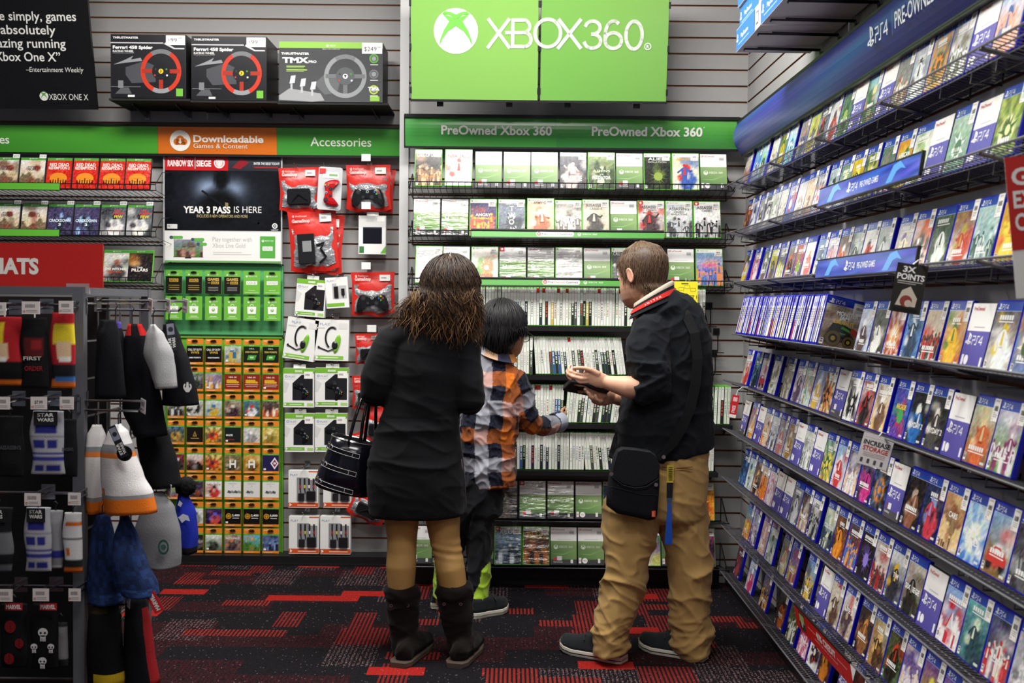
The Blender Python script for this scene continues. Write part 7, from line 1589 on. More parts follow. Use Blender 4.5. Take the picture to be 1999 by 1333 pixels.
class Limbs:
 """closed tapering tubes through picture points at real depths; merged to one skin"""
 def __init__(self):self.mb=MB();self.samples=[];self.k=0
 def limb(self,pts,n=24,cap0=.5,cap1=.5,sq=2.0):
  C=[];W=[];D=[]
  for p in pts:
   if len(p)==5:px,py,Y,w,d=p;C.append(PY(px,py,Y));W.append(w*Y/F);D.append(d)
   else:c,w,d=p;C.append(Vector(c));W.append(w);D.append(d)
  self.limb3(C,W,D,n,cap0,cap1,sq);return self
 def limb3(self,C,W,D,n=24,cap0=.5,cap1=.5,sq=2.0,side=None):
  m=len(C);rings=[];L=0;self.k+=1
  T=[(C[min(i+1,m-1)]-C[max(i-1,0)]).normalized()for i in range(m)]
  def ring(c,a,b,w,d):
   r=[]
   for k in range(n):
    g=2*PI*k/n;cs,sn=math.cos(g),math.sin(g)
    r.append(c+a*(w*math.copysign(abs(cs)**(2/sq),cs))+b*(d*math.copysign(abs(sn)**(2/sq),sn)))
   return r
  prev=None
  for i in range(m):
   t=T[i];v=side or Vector((0,1,0))
   a=t.cross(v)
   if a.length<.25:a=prev if prev is not None else t.cross(Vector((0,0,1)))
   a=(a-t*a.dot(t)).normalized()
   if prev is not None and a.dot(prev)<0:a=-a
   prev=a;b=t.cross(a)
   r0=min(W[i],D[i])
   if i==0 and cap0:
    for q,s in((-.98*cap0,.35),(-.75*cap0,.72),(-.4*cap0,.92)):rings.append(ring(C[0]+t*r0*q*1.0,a,b,W[0]*s,D[0]*s))
   rings.append(ring(C[i],a,b,W[i],D[i]))
   if i==m-1 and cap1:
    for q,s in((.4*cap1,.92),(.75*cap1,.72),(.98*cap1,.35)):rings.append(ring(C[i]+t*r0*q,a,b,W[i]*s,D[i]*s))
   if i:L+=(C[i]-C[i-1]).length
   self.samples.append((self.k,L,C[i].copy(),a.copy(),t.copy(),(W[i]+D[i])/2))
  self.mb.loft(rings)
 def merge(self,name,material,parent,base,voxel=.006,smooth=4,colour=None,wrinkle=None,raw=False):
  me=bpy.data.meshes.new(name);me.from_pydata(self.mb.v,[],self.mb.f);me.update()
  bm=bmesh.new();bm.from_mesh(me);bmesh.ops.recalc_face_normals(bm,faces=bm.faces);bm.to_mesh(me);bm.free()
  o=bpy.data.objects.new('t',me);COL.objects.link(o)
  r=o.modifiers.new('r','REMESH');r.mode='VOXEL';r.voxel_size=voxel;r.adaptivity=0
  if smooth:s=o.modifiers.new('s','SMOOTH');s.factor=.5;s.iterations=smooth
  bpy.context.view_layer.update()
  ev=o.evaluated_get(bpy.context.evaluated_depsgraph_get());m2=bpy.data.meshes.new_from_object(ev)
  bpy.data.objects.remove(o);bpy.data.meshes.remove(me)
  nv=len(m2.vertices);co=np.empty(nv*3);m2.vertices.foreach_get('co',co);co=co.reshape(-1,3)
  if wrinkle:
   no=np.empty(nv*3);m2.vertices.foreach_get('normal',no);no=no.reshape(-1,3)
   dsp=np.array([wrinkle(Vector(p))for p in co]);co=co+no*dsp[:,None]
  if colour is not None:
   cc=colour(co,self)if callable(colour)else np.tile(np.array(lin(colour)),(nv,1))
   at=m2.color_attributes.new('Col','FLOAT_COLOR','POINT');at.data.foreach_set('color',np.concatenate([cc,np.ones((nv,1))],1).ravel())
  co=co-np.array(base)[None]
  m2.vertices.foreach_set('co',co.ravel());m2.polygons.foreach_set('use_smooth',[True]*len(m2.polygons))
  m2.materials.clear();m2.materials.append(material);m2.name=name;m2.update()
  return obj(name,m2,parent)
 def coords(self,co):
  """limb id, length along, sideways offset of the nearest limb station for each vertex"""
  S=[];
  for i in range(len(self.samples)-1):
   a,b=self.samples[i],self.samples[i+1]
   if a[0]!=b[0]:continue
   for q in range(4):f=q/4;S.append((a[0],a[1]*(1-f)+b[1]*f,a[2].lerp(b[2],f),a[3].lerp(b[3],f),a[4].lerp(b[4],f),a[5]))
  P=np.array([tuple(s[2])for s in S]);ids=np.array([s[0]for s in S]);L=np.array([s[1]for s in S]);A=np.array([tuple(s[3])for s in S]);T=np.array([tuple(s[4])for s in S]);RR=np.array([s[5]for s in S])
  out=np.empty(len(co),int)
  for k in range(0,len(co),4000):out[k:k+4000]=np.argmin(np.sqrt(((co[k:k+4000,None,:]-P[None])**2).sum(-1))-RR[None]*.8,1)
  d=co-P[out]
  return ids[out],L[out]+(d*T[out]).sum(1),(d*A[out]).sum(1),d[:,1]
def folds(scale=(9,9,9),amp=.006,seed=0.0,zmask=None,rot=0.0):
 def f(p):
  x,z=p.x*math.cos(rot)-p.z*math.sin(rot),p.x*math.sin(rot)+p.z*math.cos(rot)
  v=noise.noise(Vector((x*scale[0]+seed,p.y*scale[1],z*scale[2])))
  v2=noise.noise(Vector((x*scale[0]*2.1+seed+7,p.y*scale[1]*2.1,z*scale[2]*2.1)))
  k=1.0 if zmask is None else zmask(p)
  return amp*k*(1.5*(1-min(1,2.6*abs(v)))**2+.7*(1-min(1,2.6*abs(v2)))**2-.5)
 return f
HEADT=[(.00,.34,.06,.10),(.05,.40,-.02,.18),(.13,.425,-.14,.255),(.22,.43,-.25,.29),(.32,.425,-.33,.315),(.42,.41,-.39,.33),(.52,.405,-.425,.338),(.62,.425,-.44,.342),(.72,.41,-.44,.335),(.81,.36,-.40,.30),(.89,.26,-.31,.235),(.95,.14,-.19,.15),(.985,.05,-.09,.07)]
def head_ring(z,f,b,w,k=1.0,n=32):
 r=[]
 for i in range(n):
  g=2*PI*i/n;cs,sn=math.cos(g),math.sin(g)
  r.append(Vector((w*k*math.copysign(abs(cs)**.92,cs),(f+b)/2+(f-b)/2*k*math.copysign(abs(sn)**.92,sn),z)))
 return r
def add_head(L,M,H):
 S=M@Matrix.Scale(H,4)
 L.mb.loft([[S@p for p in head_ring(*t)]for t in HEADT])
 L.mb.loft([[S@Vector((w*math.cos(2*PI*i/10),y+d*math.sin(2*PI*i/10),z))for i in range(10)]for(z,y,w,d)in((.33,.44,.03,.02),(.36,.46,.055,.06),(.40,.455,.045,.055),(.48,.43,.03,.03),(.54,.40,.02,.02))])
 for s in(-1,1):
  L.mb.loft([[S@Vector((s*(.33+e),-.03+(.02 if e else 0)*0+ry*math.cos(2*PI*i/14)-.06*e/.07,.455+rz*math.sin(2*PI*i/14)+.03*math.cos(2*PI*i/14)))for i in range(14)]for(e,ry,rz)in((-.03,.05,.085),(.02,.06,.10),(.055,.068,.115),(.07,.06,.105))])
  L.mb.tube([S@Vector((s*(.395-.02*(k==0)),-.085+.062*math.cos(a),.462+.105*math.sin(a)+.03*math.cos(a)))for k,a in enumerate(np.linspace(.1,4.6,14))],.018*H,6)
  L.mb.loft([[S@Vector((s*.135+.045*k*math.cos(2*PI*i/10),.385+dy,.50+.03*k*math.sin(2*PI*i/10)))for i in range(10)]for(dy,k)in((-.03,.8),(0,1),(.018,.7))])
 L.mb.loft([[S@Vector((.10*k*math.cos(2*PI*i/12),.415+dy,.225+.035*k*math.sin(2*PI*i/12)))for i in range(12)]for(dy,k)in((-.03,.8),(0,1),(.022,.75))])
def head_paint(M,H,skin,brow='#4a3626',lip='#b4705f',stubble=None):
 Mi=np.array((M@Matrix.Scale(H,4)).inverted())
 def paint(co,cc):
  q=co@Mi[:3,:3].T+Mi[:3,3];x,y,z=q.T
  near=(z>-.1)&(z<1.1)&(np.abs(x)<.5)&(np.abs(y)<.7)
  def put(mask,c,k=1.0):cc[mask&near]=cc[mask&near]*(1-k)+np.array(lin(c))*k
  if stubble:put((z<.3)&(y>.05)&(z>-.02),stubble,.35)
  put((((x)/.11)**2+((z-.225)/.035)**2<1)&(y>.3),lip,.8)
  for s in(-1,1):
   put((((x-s*.135)/.05)**2+((z-.5)/.024)**2<1)&(y>.3),'#e8e4e0');put((((x-s*.135)/.02)**2+((z-.5)/.024)**2<1)&(y>.3),'#3a2a20')
   put((np.abs(x-s*.14)<.075)&(np.abs(z-.57+.2*(x-s*.14)*s)<.014)&(y>.3),brow)
  put((np.abs(x)>.36)&(z>.3)&(z<.6),'#d89a86',.5)
 return paint
CAPT=[(.03,.40,-.30,.22),(.08,.41,-.33,.26),(.14,.425,-.36,.285),(.22,.43,-.385,.30)]+[t for t in HEADT if t[0]>.3]
def hairline(az):
 a=abs(az)
 return np.interp(a,[0,.7,1.1,1.35,1.6,1.9,2.3,2.7,PI],[.84,.80,.70,.46,.52,.38,.20,.09,.04])
def hair_cap(mb,M,H,k,col,base):
 S=Matrix.Translation(-Vector(base))@M@Matrix.Scale(H,4);n=40;rings=[]
 for z,f,b,w in CAPT+[(1.005,.02,-.02,.02)]:
  r=[]
  for p in head_ring(z,f,b,w,1.0,n):
   cy=(f+b)/2;az=math.atan2(p.x,p.y-0.0)
   s=k if z>hairline(az)else(.90 if z>.3 else .5)
   q=Vector((p.x*s,cy*(1 if s>1 else 1)+(p.y-cy)*s,z+(.035 if z>.85 and s>1 else 0)));r.append(S@q)
  rings.append(r)
 mb.loft(rings,col)
def strand(mb,pts,r0,c0,c1,n=4):
 o=len(mb.f);m=len(pts)
 mb.tube(pts,[r0*(1-.75*(i/(m-1))**2)for i in range(m)],n,lin(c0),cap=False)
 a,b=np.array(lin(c0)),np.array(lin(c1))
 for i in range(m-1):
  t0,t1=(i/(m-1))**1.5,((i+1)/(m-1))**1.5
  for k in range(n):
   A,B=tuple(a*(1-t0)+b*t0),tuple(a*(1-t1)+b*t1);mb.c[o+i*n+k]=[A,A,B,B]
def short_hair(mb,M,H,k,base,N,ln,cols,seed,lift=.02,r=.0013,sweep=(0,0),wave=0.0):
 rs=random.Random(seed);S=Matrix.Translation(-Vector(base))@M@Matrix.Scale(H,4)
 zs,fs,bs,ws=zip(*CAPT)
 def surf(az,z,kk):
  z_=max(.05,min(.985,z));f,b,w=np.interp(z_,zs,fs),np.interp(z_,zs,bs),np.interp(z_,zs,ws)
  cy=(f+b)/2;x=math.sin(az)*w*kk;y=cy+math.cos(az)*(f-b)/2*kk
  return Vector((x,y,z+(.035 if z>.85 else 0)*(kk>1)))
 c=0
 while c<N:
  az=rs.uniform(-PI,PI);z=1-(rs.random()**1.2)*.9
  hl=hairline(az)
  if z<hl+.01:continue
  c+=1;pts=[];az2=az;zz=z;L=ln*rs.uniform(.7,1.3);stp=5
  for i in range(stp+1):
   t=i/stp;kk=k+lift*t*(.4+rs.random()*.8)
   p=surf(az2,zz,kk);pts.append(S@p)
   zz-=L/stp*(.55+.45*(1-max(0,z-.6)));az2+=sweep[0]*L/stp+wave*math.sin(i*1.3+c)
  b=rs.choice(cols);strand(mb,pts,r*rs.uniform(.7,1.3),b,rs.choice(cols))
def hand(L,wrist,palm_dir,side,normal,size=1.0,curl=(.5,.5,.5,.5),thumb=.4,spread=.14):
 """palm with four bent fingers of different lengths and a thumb leaving its side"""
 f=palm_dir.normalized();s=(side-f*side.dot(f)).normalized();nrm=normal.normalized()
 k=size
 L.limb3([wrist,wrist+f*.035*k,wrist+f*.07*k,wrist+f*.092*k],[.027*k,.036*k,.042*k,.040*k],[.019*k,.016*k,.014*k,.012*k],16,side=nrm)
 for i,(o,ln)in enumerate(((.030,.078),(.010,.088),(-.011,.081),(-.030,.062))):
  p=wrist+f*.085*k+s*o*k;d=(f+s*spread*o/.03).normalized();P=[p-d*.012*k,p];r=[.0085*k,.0085*k];a=0
  for j,q in enumerate((.45,.30,.25)):
   a+=curl[i]*(1.0,1.1,.8)[j];dd=d*math.cos(a)-nrm*math.sin(a);P.append(P[-1]+dd*ln*q*k);r.append((.0082,.0074,.0062)[j]*k)
  L.limb3(P,r,r,10,1,1,side=s)
 p=wrist+f*.028*k+s*.028*k;d1=(s*.75+f*.75-nrm*thumb).normalized();d2=(f*.95+s*.12-nrm*thumb).normalized()
 P=[p-d1*.012*k,p+d1*.02*k,p+d1*.038*k,p+d1*.038*k+d2*.030*k,p+d1*.038*k+d2*.052*k]
 L.limb3(P,[.013*k,.012*k,.010*k,.0095*k,.0075*k],[.013*k,.012*k,.010*k,.009*k,.007*k],10,1,1,side=s)
def sneaker(parent,base,heel,toe,w,up,ucol,scol,lace,ankle=.085,line='#17171a'):
 """low canvas shoe standing on the floor between two floor points"""
 d=(toe-heel);Ln=d.length;d.normalize();s=Vector((d.y,-d.x,0))
 M=Matrix(((s.x,d.x,0,heel.x-base[0]),(s.y,d.y,0,heel.y-base[1]),(0,0,1,0),(0,0,0,1)))
 prof=[(0,.55),(.06,.78),(.2,.86),(.4,.80),(.58,.92),(.74,1.0),(.88,.86),(.96,.58),(1,.2)]
 def outline(k,z,lift=True,n=1):
  pts=[(k*w/2*a,y*Ln,z+(.016*max(0,(y-.72)/.28)**2))for y,a in prof]+[(-k*w/2*a,y*Ln,z+(.016*max(0,(y-.72)/.28)**2))for y,a in reversed(prof)]
  return pts
 mb=MB();mb.loft([outline(.96,.002),outline(1.0,.008),outline(1.02,.016),outline(1.0,.026),outline(.93,.030)],scol,M=M)
 root_mb=MB();rings=[]
 for z,k,y0,y1 in((.024,.97,0,1),(.04,.93,.005,.985),(.055,.84,.01,.94),(.07,.70,.015,.76),(.085,.62,.02,.58),(.10,.6,.025,.5)):
  if z>ankle+.02:break
  r=[]
  for(x,y,zz)in outline(k,z):
   t=y/Ln;r.append((x,Ln*(y0+(y1-y0)*t),z+(.016*max(0,(t-.72)/.28)**2)*(1 if z<.06 else .3)))
  rings.append(r)
 root_mb.loft(rings,ucol,M=M)
 sh=root_mb.build('shoe',TWILL,parent,smooth=True)
 mb.build('sole',RUBBER,sh,smooth=False)
 ln=MB();ln.loft([outline(1.025,.0125),outline(1.03,.0145),outline(1.025,.0165)],line,M=M,cap=False);ln.build('sole_stripe',RUBBER,sh)
 lc=MB()
 for i in range(4):
  y=Ln*(.55+.055*i);z=.092-.011*i;x=w*.2
  lc.tube([(-x,y,z-.012),(0,y+.008,z),(x,y+.012,z-.012)],.003,5,lace,M=M);lc.tube([(x,y,z-.012),(0,y+.01,z+.001),(-x,y+.014,z-.012)],.003,5,lace,M=M)
 lc.tube([(0,Ln*.56,.094),(.03,Ln*.58,.09),(.042,Ln*.56,.075),(.02,Ln*.55,.088),(-.03,Ln*.57,.088),(-.04,Ln*.55,.072)],.0028,5,lace,M=M)
 lc.build('laces',TWILL,sh)
 return sh
# === the woman
bw=PZ(850,1296,0);BW=(bw.x,bw.y+.08,0.0)
YW=4.43
wom=empty('person',BW,'woman with wavy brown hair in a black sweater dress and brown boots','person')
L=Limbs()
MHw=Matrix.Translation(PY(878,604,YW+.02))@Matrix.Rotation(R(-22),4,'Z')@Matrix.Rotation(R(-16),4,'X')
add_head(L,MHw,.225)
L.limb([(868,600,YW,26,.055),(862,630,YW-.005,25,.052),(852,655,YW-.01,30,.054)])
L.limb([(845,662,YW-.005,48,.06),(836,690,YW,66,.08),(830,760,YW,68,.085),(823,830,YW,62,.08),(817,900,YW,72,.095),(816,960,YW,76,.1),(818,990,YW,74,.09)])
for(a,b,c,dx)in(((768,660),(738,765),(770,765),.05),((915,670),(922,785),(905,760),-.05)):
 A,B=PY(*a,YW),PY(*b,YW-.02);Wp=B+Vector((dx,.23,.05))
 L.limb3([A,(A+B)/2,B],[.036,.036,.034],[.036,.036,.034]);L.limb3([B,B.lerp(Wp,.5),Wp],[.036,.033,.025],[.036,.033,.025],side=Vector((1,0,0)))
 hand(L,Wp,(Wp-B).normalized()+Vector((dx*4,0,.2)),Vector((0,.2,1)),Vector((-1 if dx<0 else 1,0,0)),.92,(.35,)*4)
L.limb([(783,985,YW,38,.085),(784,1010,YW,35,.075),(785,1050,YW+.005,29.5,.062),(784,1080,YW,29,.06),(783,1105,YW-.01,30,.066),(783,1140,YW-.01,27,.058),(785,1200,YW,20,.045),(788,1270,YW,17,.04)])
L.limb([(862,985,YW,38,.085),(864,1010,YW,34.5,.075),(868,1050,YW+.005,30,.062),(874,1080,YW,28.5,.06),(879,1110,YW-.01,29,.066),(885,1145,YW-.01,27,.058),(892,1200,YW,20,.045),(898,1270,YW,17,.04)])
pw_=head_paint(MHw,.225,'#d8a98c')
def colw(co,S):
 cc=np.tile(np.array(lin('#d9ab90')),(len(co),1));cc[co[:,2]<PY(820,985,YW).z]=lin('#b08a52');pw_(co,cc);return cc
L.merge('body',SKIN,wom,BW,.006,5,colw,lambda p:.0025*math.sin(p.z*190+p.x*30)*max(0,1-abs(p.z-PY(870,1072,YW).z)/.05)if p.x>PY(835,1070,YW).x else 0)
D=Limbs()
D.limb([(850,646,YW-.01,34,.07),(848,660,YW-.01,62,.085),(843,678,YW,80,.10),(838,720,YW,78,.112),(833,770,YW,73,.108),(822,810,YW,74,.106),(815,840,YW,79,.112),(811,880,YW,88,.124),(811,930,YW,95,.132),(813,970,YW,95,.13),(813,1003,YW,93,.126)],32,.4,.12,2.3)
D.limb([(845,650,YW-.01,46,.078),(848,638,YW-.01,36,.07),(856,622,YW+.005,33,.068),(864,600,YW+.01,32,.066)],20,.3,.1)
D.limb([(838,655,YW-.005,38,.065),(790,655,YW-.01,30,.07),(764,668,YW-.01,33,.068),(748,700,YW-.02,31,.064),(736,740,YW-.03,32,.062),(731,768,YW-.02,27,.06)],22,.4,.6)
D.limb([(850,660,YW-.005,38,.065),(890,668,YW-.01,30,.07),(908,684,YW-.01,31,.068),(911,720,YW-.02,30,.064),(913,755,YW-.03,32,.062),(918,786,YW-.03,30,.062)],22,.4,.6)
for(b,dx)in(((731,768),.05),((918,784),-.05)):
 B=PY(*b,YW-.02);Wp=B+Vector((dx,.20,.045));D.limb3([B,B.lerp(Wp,.5),Wp],[.058,.050,.040],[.058,.050,.040],side=Vector((1,0,0)))
f1=folds((3,3,8),.0042,3,None,.3)
zl=PY(830,860,YW).z
D.merge('sweater_dress',WOOL,wom,BW,.006,8,'#0c0d11',lambda p:f1(p)*(1.5 if abs(p.z-zl)<.1 else .7))
mb=MB();zp=[PY(a,b,YW)+Vector((.002,-.035+.01,0))for a,b in((893,802),(896,840),(902,890),(907,940),(909,988))]
mb.tube([p-Vector(BW)for p in zp],.003,5,'#8a8a90');mb.build('zip',mat('zip_metal','#8a8a90',rough=.3,metal=1.0),wom)
for nm,rows,tx in(('l',[(785,1148,33,.072),(786,1175,32,.07),(787,1200,30,.066),(789,1240,27,.062),(790,1270,26,.06)],(806,1268)),('r',[(887,1145,34,.072),(890,1172,33,.07),(892,1200,31,.066),(897,1240,27,.062),(899,1268,26,.06)],(918,1264))):
 B=Limbs();B.limb([(a,b,YW,c,d)for a,b,c,d in rows],24,.1,.5,2.3);B.limb([(rows[0][0],rows[0][1]+1,YW,rows[0][2]+2,.078),(rows[0][0],rows[0][1]+14,YW,rows[0][2]+2.5,.08)],24,.4,.4)
 hp=PY(rows[-1][0],rows[-1][1],YW);hz=.055;hx=PZ(rows[-1][0]-3,1300,0).x
 heel=Vector((hx,PZ(800,1302,0).y+.045,0));toe=heel+Vector((.065 if nm=='l' else .055,.21,0))
 B.limb3([heel+Vector((0,-.012,.045)),heel+Vector((.01,.04,.055)),heel.lerp(toe,.55)+Vector((0,0,.05)),toe+Vector((0,0,.035))],[.036,.042,.046,.038],[.040,.046,.043,.03],20,.6,.7,side=Vector((0,0,1)))
 fb=folds((7,7,12),.004,11)
 b=B.merge('boot',SUEDE,wom,BW,.006,5,'#120c0a',fb)
 so=MB();d=(toe-heel).normalized();s=Vector((d.y,-d.x,0));Ms=Matrix(((s.x,d.x,0,heel.x-BW[0]),(s.y,d.y,0,heel.y-BW[1]),(0,0,1,0),(0,0,0,1)))
 ol=lambda k,z:[(k*x,y,z)for x,y in((.030,-.062),(.046,-.03),(.046,.06),(.05,.15),(.04,.21),(.015,.25),(-.015,.25),(-.04,.21),(-.05,.15),(-.046,.06),(-.046,-.03),(-.030,-.062))]
 so.loft([ol(1,.001),ol(1.03,.006),ol(1.0,.02)],'#4a3f38',M=Ms);so.build('sole',RUBBER,b)
 for q in(-18,14):
  bt=MB();P=PY(rows[0][0]+q,rows[0][1]+25,YW)-Vector(BW)+Vector((0,-.070,0));bt.ring(0,0,.0035,.0065,0,'#b8b4b0',n=14,M=Matrix.Translation(P)@Bk);bt.build('eyelet',mat('eyelet_metal','#c8c4c0',rough=.3,metal=1.0),b)
mb=MB();hc=PY(879,558,YW+.01);rr=Vector((.108,.118,.118));bwv=Vector(BW)
rings=[]
for(y,a,b)in((506,862,896),(516,842,915),(535,830,932),(560,822,936),(590,812,936),(618,812,932),(640,818,926),(654,836,916)):
 A,B2=PY(a,y,YW),PY(b,y,YW);c=(A+B2)/2;hw=(B2-A).length/2;dpt=.105*math.sin(min(1,.35+(y-500)/90)*PI/2)*(1 if y<600 else .75)
 rings.append([c+Vector((-hw*math.cos(2*PI*i/28),-dpt*math.sin(2*PI*i/28)+.012,0))-bwv for i in range(28)])
mb.loft(rings,'#2a1d16')
rs=random.Random(12);DK=['#221812','#2a1d16','#33241b','#1e1511','#3a291f'];LT=['#5a412c','#7a5736','#96703f','#4a3526','#664830']
for i in range(1300):
 th=rs.uniform(0,2*PI);ph=math.acos(rs.uniform(.15,1.0))if i%3 else math.acos(rs.uniform(.7,1))
 front=math.sin(th)>.35
 if front and rs.random()<.75:continue
 p=Vector((math.cos(th)*math.sin(ph),math.sin(th)*math.sin(ph),math.cos(ph)))
 u0=math.cos(th)
 endx=868+(66*u0 if u0>0 else 92*u0)+rs.uniform(-18,16);endy=rs.uniform(606,664)+(12 if abs(u0)<.6 else-8)+(22 if rs.random()<.2 else 0)+(10 if u0>.3 else 0)
 E=PY(endx,endy,YW-.10+(.06 if front else 0)+.05*abs(u0));pts=[]
 ns=16;lam=rs.uniform(.055,.085);am=rs.uniform(.005,.014);phs=rs.uniform(0,6.28);bias=rs.uniform(1.0,1.13)
 tt=Vector((-math.sin(th),math.cos(th),0));ln=0;prevp=None
 eq=Vector((math.cos(th)*rr.x*1.06,math.sin(th)*rr.y*1.06,-.01))+hc
 for j in range(ns+1):
  t=j/ns
  if t<.42:
   q=ph+(PI/2-ph)*t/.42;b=hc+Vector((math.cos(th)*math.sin(q)*rr.x,math.sin(th)*math.sin(q)*rr.y,math.cos(q)*rr.z))*(bias)
  else:
   f=(t-.42)/.58;b=eq.lerp(E,f)+Vector((0,-.02*math.sin(PI*f),0))
  if prevp is not None:ln+=(b-prevp).length
  prevp=b.copy();g=min(1,t*1.6)
  b=b+tt*am*g*math.sin(2*PI*ln/lam+phs)+Vector((math.cos(th),math.sin(th),0))*am*.7*g*math.cos(2*PI*ln/lam+phs)
  pts.append(b-bwv)
 strand(mb,pts,rs.uniform(.0012,.0026),rs.choice(DK),rs.choice(LT if(rs.random()<.6)else DK))
for k in range(60):
 x0=rs.uniform(800,930);A=PY(x0,575+rs.uniform(-15,25),YW-.105);E=PY(x0+rs.uniform(-34,6),rs.uniform(625,676),YW-.12);
 pts=[A.lerp(E,j/10)+Vector((.008*math.sin(j*1.1+k),-.008*math.sin(j*.9),0))-bwv for j in range(11)]
 strand(mb,pts,.0016,rs.choice(LT),rs.choice(LT))
mb.build('hair',HAIRM,wom,smooth=True)
Ybag=4.53
tb,bb=PY(692,856,Ybag),PY(668,958,Ybag)
e=empty('handbag',bb,'black patent bucket handbag with white-stitched buckle straps hanging at the woman\'s left side','handbag')
ax=(tb-bb);Hb=ax.length;up=ax.normalized();sd=Vector((up.z,0,-up.x))
Mb_=Matrix(((sd.x,0,up.x,0),(sd.y,-1,up.y,0),(sd.z,0,up.z,0),(0,0,0,1)))
Mb_=Matrix(((sd.x,0,up.x,0),(0,1,0,0),(sd.z,0,up.z,0),(0,0,0,1)))
def bag_ring(z,w,d,n=36,sk=0.0):return[(w*math.copysign(abs(math.cos(2*PI*i/n))**.85,math.cos(2*PI*i/n)),-d*math.copysign(abs(math.sin(2*PI*i/n))**.85,math.sin(2*PI*i/n)),z+sk*math.cos(2*PI*i/n))for i in range(n)]
sb=F/Ybag;W0,W1=56/sb,44/sb
mb=MB();mb.loft([bag_ring(0,W0*.9,.075),bag_ring(.006,W0,.082),bag_ring(Hb*.3,W0*.98,.08),bag_ring(Hb*.7,W1*1.06,.074),bag_ring(Hb,W1,.068),bag_ring(Hb,W1*.95,.064),bag_ring(Hb*.9,W1*.94,.063)],'#0e0e18',M=Mb_,cap=False);mb.poly([Mb_@Vector(p)for p in bag_ring(.002,W0*.9,.075)],'#0e0e18');mb.build('bag_body',LEATHER,e,smooth=True)
mb=MB();mb.loft([bag_ring(Hb*.97,W1*.94,.063),bag_ring(Hb*.6,W1*.93,.061),bag_ring(Hb*.15,W1*.95,.06)],'#0a0a0c',M=Mb_,cap=False);mb.poly([Mb_@Vector(p)for p in bag_ring(Hb*.15,W1*.95,.06)],'#0a0a0c');mb.build('lining',BLACKM,e)
mb=MB();st=MB();bk=MB();ww='#d8d8d4'
def onbag(a,z,off=.003):
 f=z/Hb;w=(W0*(1-f)+W1*f)+off;d=.082*(1-f)+.068*f+off;t=R(a)
 return Mb_@Vector((w*math.copysign(abs(math.cos(t))**.85,math.cos(t)),-d*math.copysign(abs(math.sin(t))**.85,math.sin(t)),z))
for zf in(.80,.47,.14):
 z=Hb*zf;A=list(range(172,62,-8));lo=[onbag(a,z-.009-(172-a)*.00012)for a in A];hi=[onbag(a,z+.009-(172-a)*.00012)for a in A]
 for i in range(len(A)-1):mb.poly([lo[i],lo[i+1],hi[i+1],hi[i]],'#101018')
 st.tube([onbag(a,z-.0085-(172-a)*.00012,.0045)for a in A],.0008,4,ww);st.tube([onbag(a,z+.0085-(172-a)*.00012,.0045)for a in A],.0008,4,ww);st.tube([lo[-1],hi[-1]],.0009,4,ww);st.tube([onbag(84,z-.018,.0045),onbag(84,z-.002,.0045)],.0008,4,ww)
 for a0,a1 in((158,142),):bk.tube([onbag(a0,z-.014,.007),onbag(a1,z-.014,.007),onbag(a1,z+.013,.007),onbag(a0,z+.013,.007),onbag(a0,z-.014,.007)],.0016,5,'#d0d0d4')
 st.tube([onbag(138,z-.014,.006),onbag(130,z-.002,.006),onbag(138,z+.010,.006)],.0009,4,ww)
st.tube([onbag(a,Hb*.985,.002)for a in range(0,361,10)],.0010,4,'#a8a8a4')
mb.build('buckle_strap',LEATHER,e);st.build('stitching',PRINT,e);bk.build('buckle',mat('nickel','#c8c8cc',rough=.25,metal=1.0),e)
for q,(a,b)in enumerate((((681,862),(706,778)),((703,868),(716,786)))):
 P0=PY(a[0],a[1],Ybag-.065+q*.02)-bb;P1=PY(b[0],b[1],Ybag-.04)-bb;P2=P1+Vector((.03,.05,.02));P3=P0+Vector((.05,.10,-.01))
 h_=MB();h_.tube([P0-Vector((0,0,.02)),P0,P0.lerp(P1,.5)+Vector((-.004,0,0)),P1,P2,P2.lerp(P3,.5),P3],.007,8,'#101014');h_.build('handle',LEATHER,e,smooth=True)
# === the boy
bb_=PZ(930,1206,0);YBo=5.06;BB=(PY(900,1100,YBo).x,YBo+.03,0.0)
boy=empty('person',BB,'boy with black hair in an orange and navy plaid shirt reaching for the spines','person')
L=Limbs();MHb=Matrix.Translation(PY(982,690,YBo+.02))@Matrix.Rotation(R(-33),4,'Z')@Matrix.Rotation(R(-20),4,'X')
add_head(L,MHb,.222)
L.limb([(976,668,YBo,20,.045),(968,695,YBo-.005,21,.048),(962,720,YBo,30,.05)])
L.limb([(962,715,YBo,44,.06),(955,760,YBo,50,.075),(952,850,YBo,44,.075),(945,950,YBo,38,.07),(940,980,YBo,34,.065)])
SHL=[Vector(PY(1012,745,YBo)),Vector(PY(1028,800,YBo+.02)),Vector(PY(1040,826,YBo+.06)),Vector(PY(1072,826,YBo+.16)),Vector(PY(1090,822,YBo+.22))]
L.limb3(SHL,[.042,.036,.034,.028,.022],[.042,.036,.034,.028,.022])
hand(L,SHL[-1],Vector((.06,.10,.02)),Vector((0,-.1,1)),Vector((1,-.3,0)),.78,(.22,.25,.3,.35),.1)
A,B=PY(905,745,YBo),PY(890,830,YBo+.02);L.limb3([A,(A+B)/2,B,B+Vector((.05,.18,0))],[.042,.038,.034,.026],[.042,.038,.034,.026]);hand(L,B+Vector((.05,.18,0)),Vector((.1,.2,.05)),Vector((0,0,1)),Vector((-1,0,0)),.78,(.4,)*4)
L.limb([(936,975,YBo,24,.06),(936,1060,YBo,17,.045),(935,1120,YBo,15,.04),(933,1170,YBo-.01,11,.033),(933,1188,YBo-.01,11,.033)]);L.limb([(903,975,YBo,24,.06),(882,1060,YBo+.03,17,.045),(870,1120,YBo+.04,15,.04),(861,1160,YBo+.045,11,.033),(861,1176,YBo+.045,11,.033)])
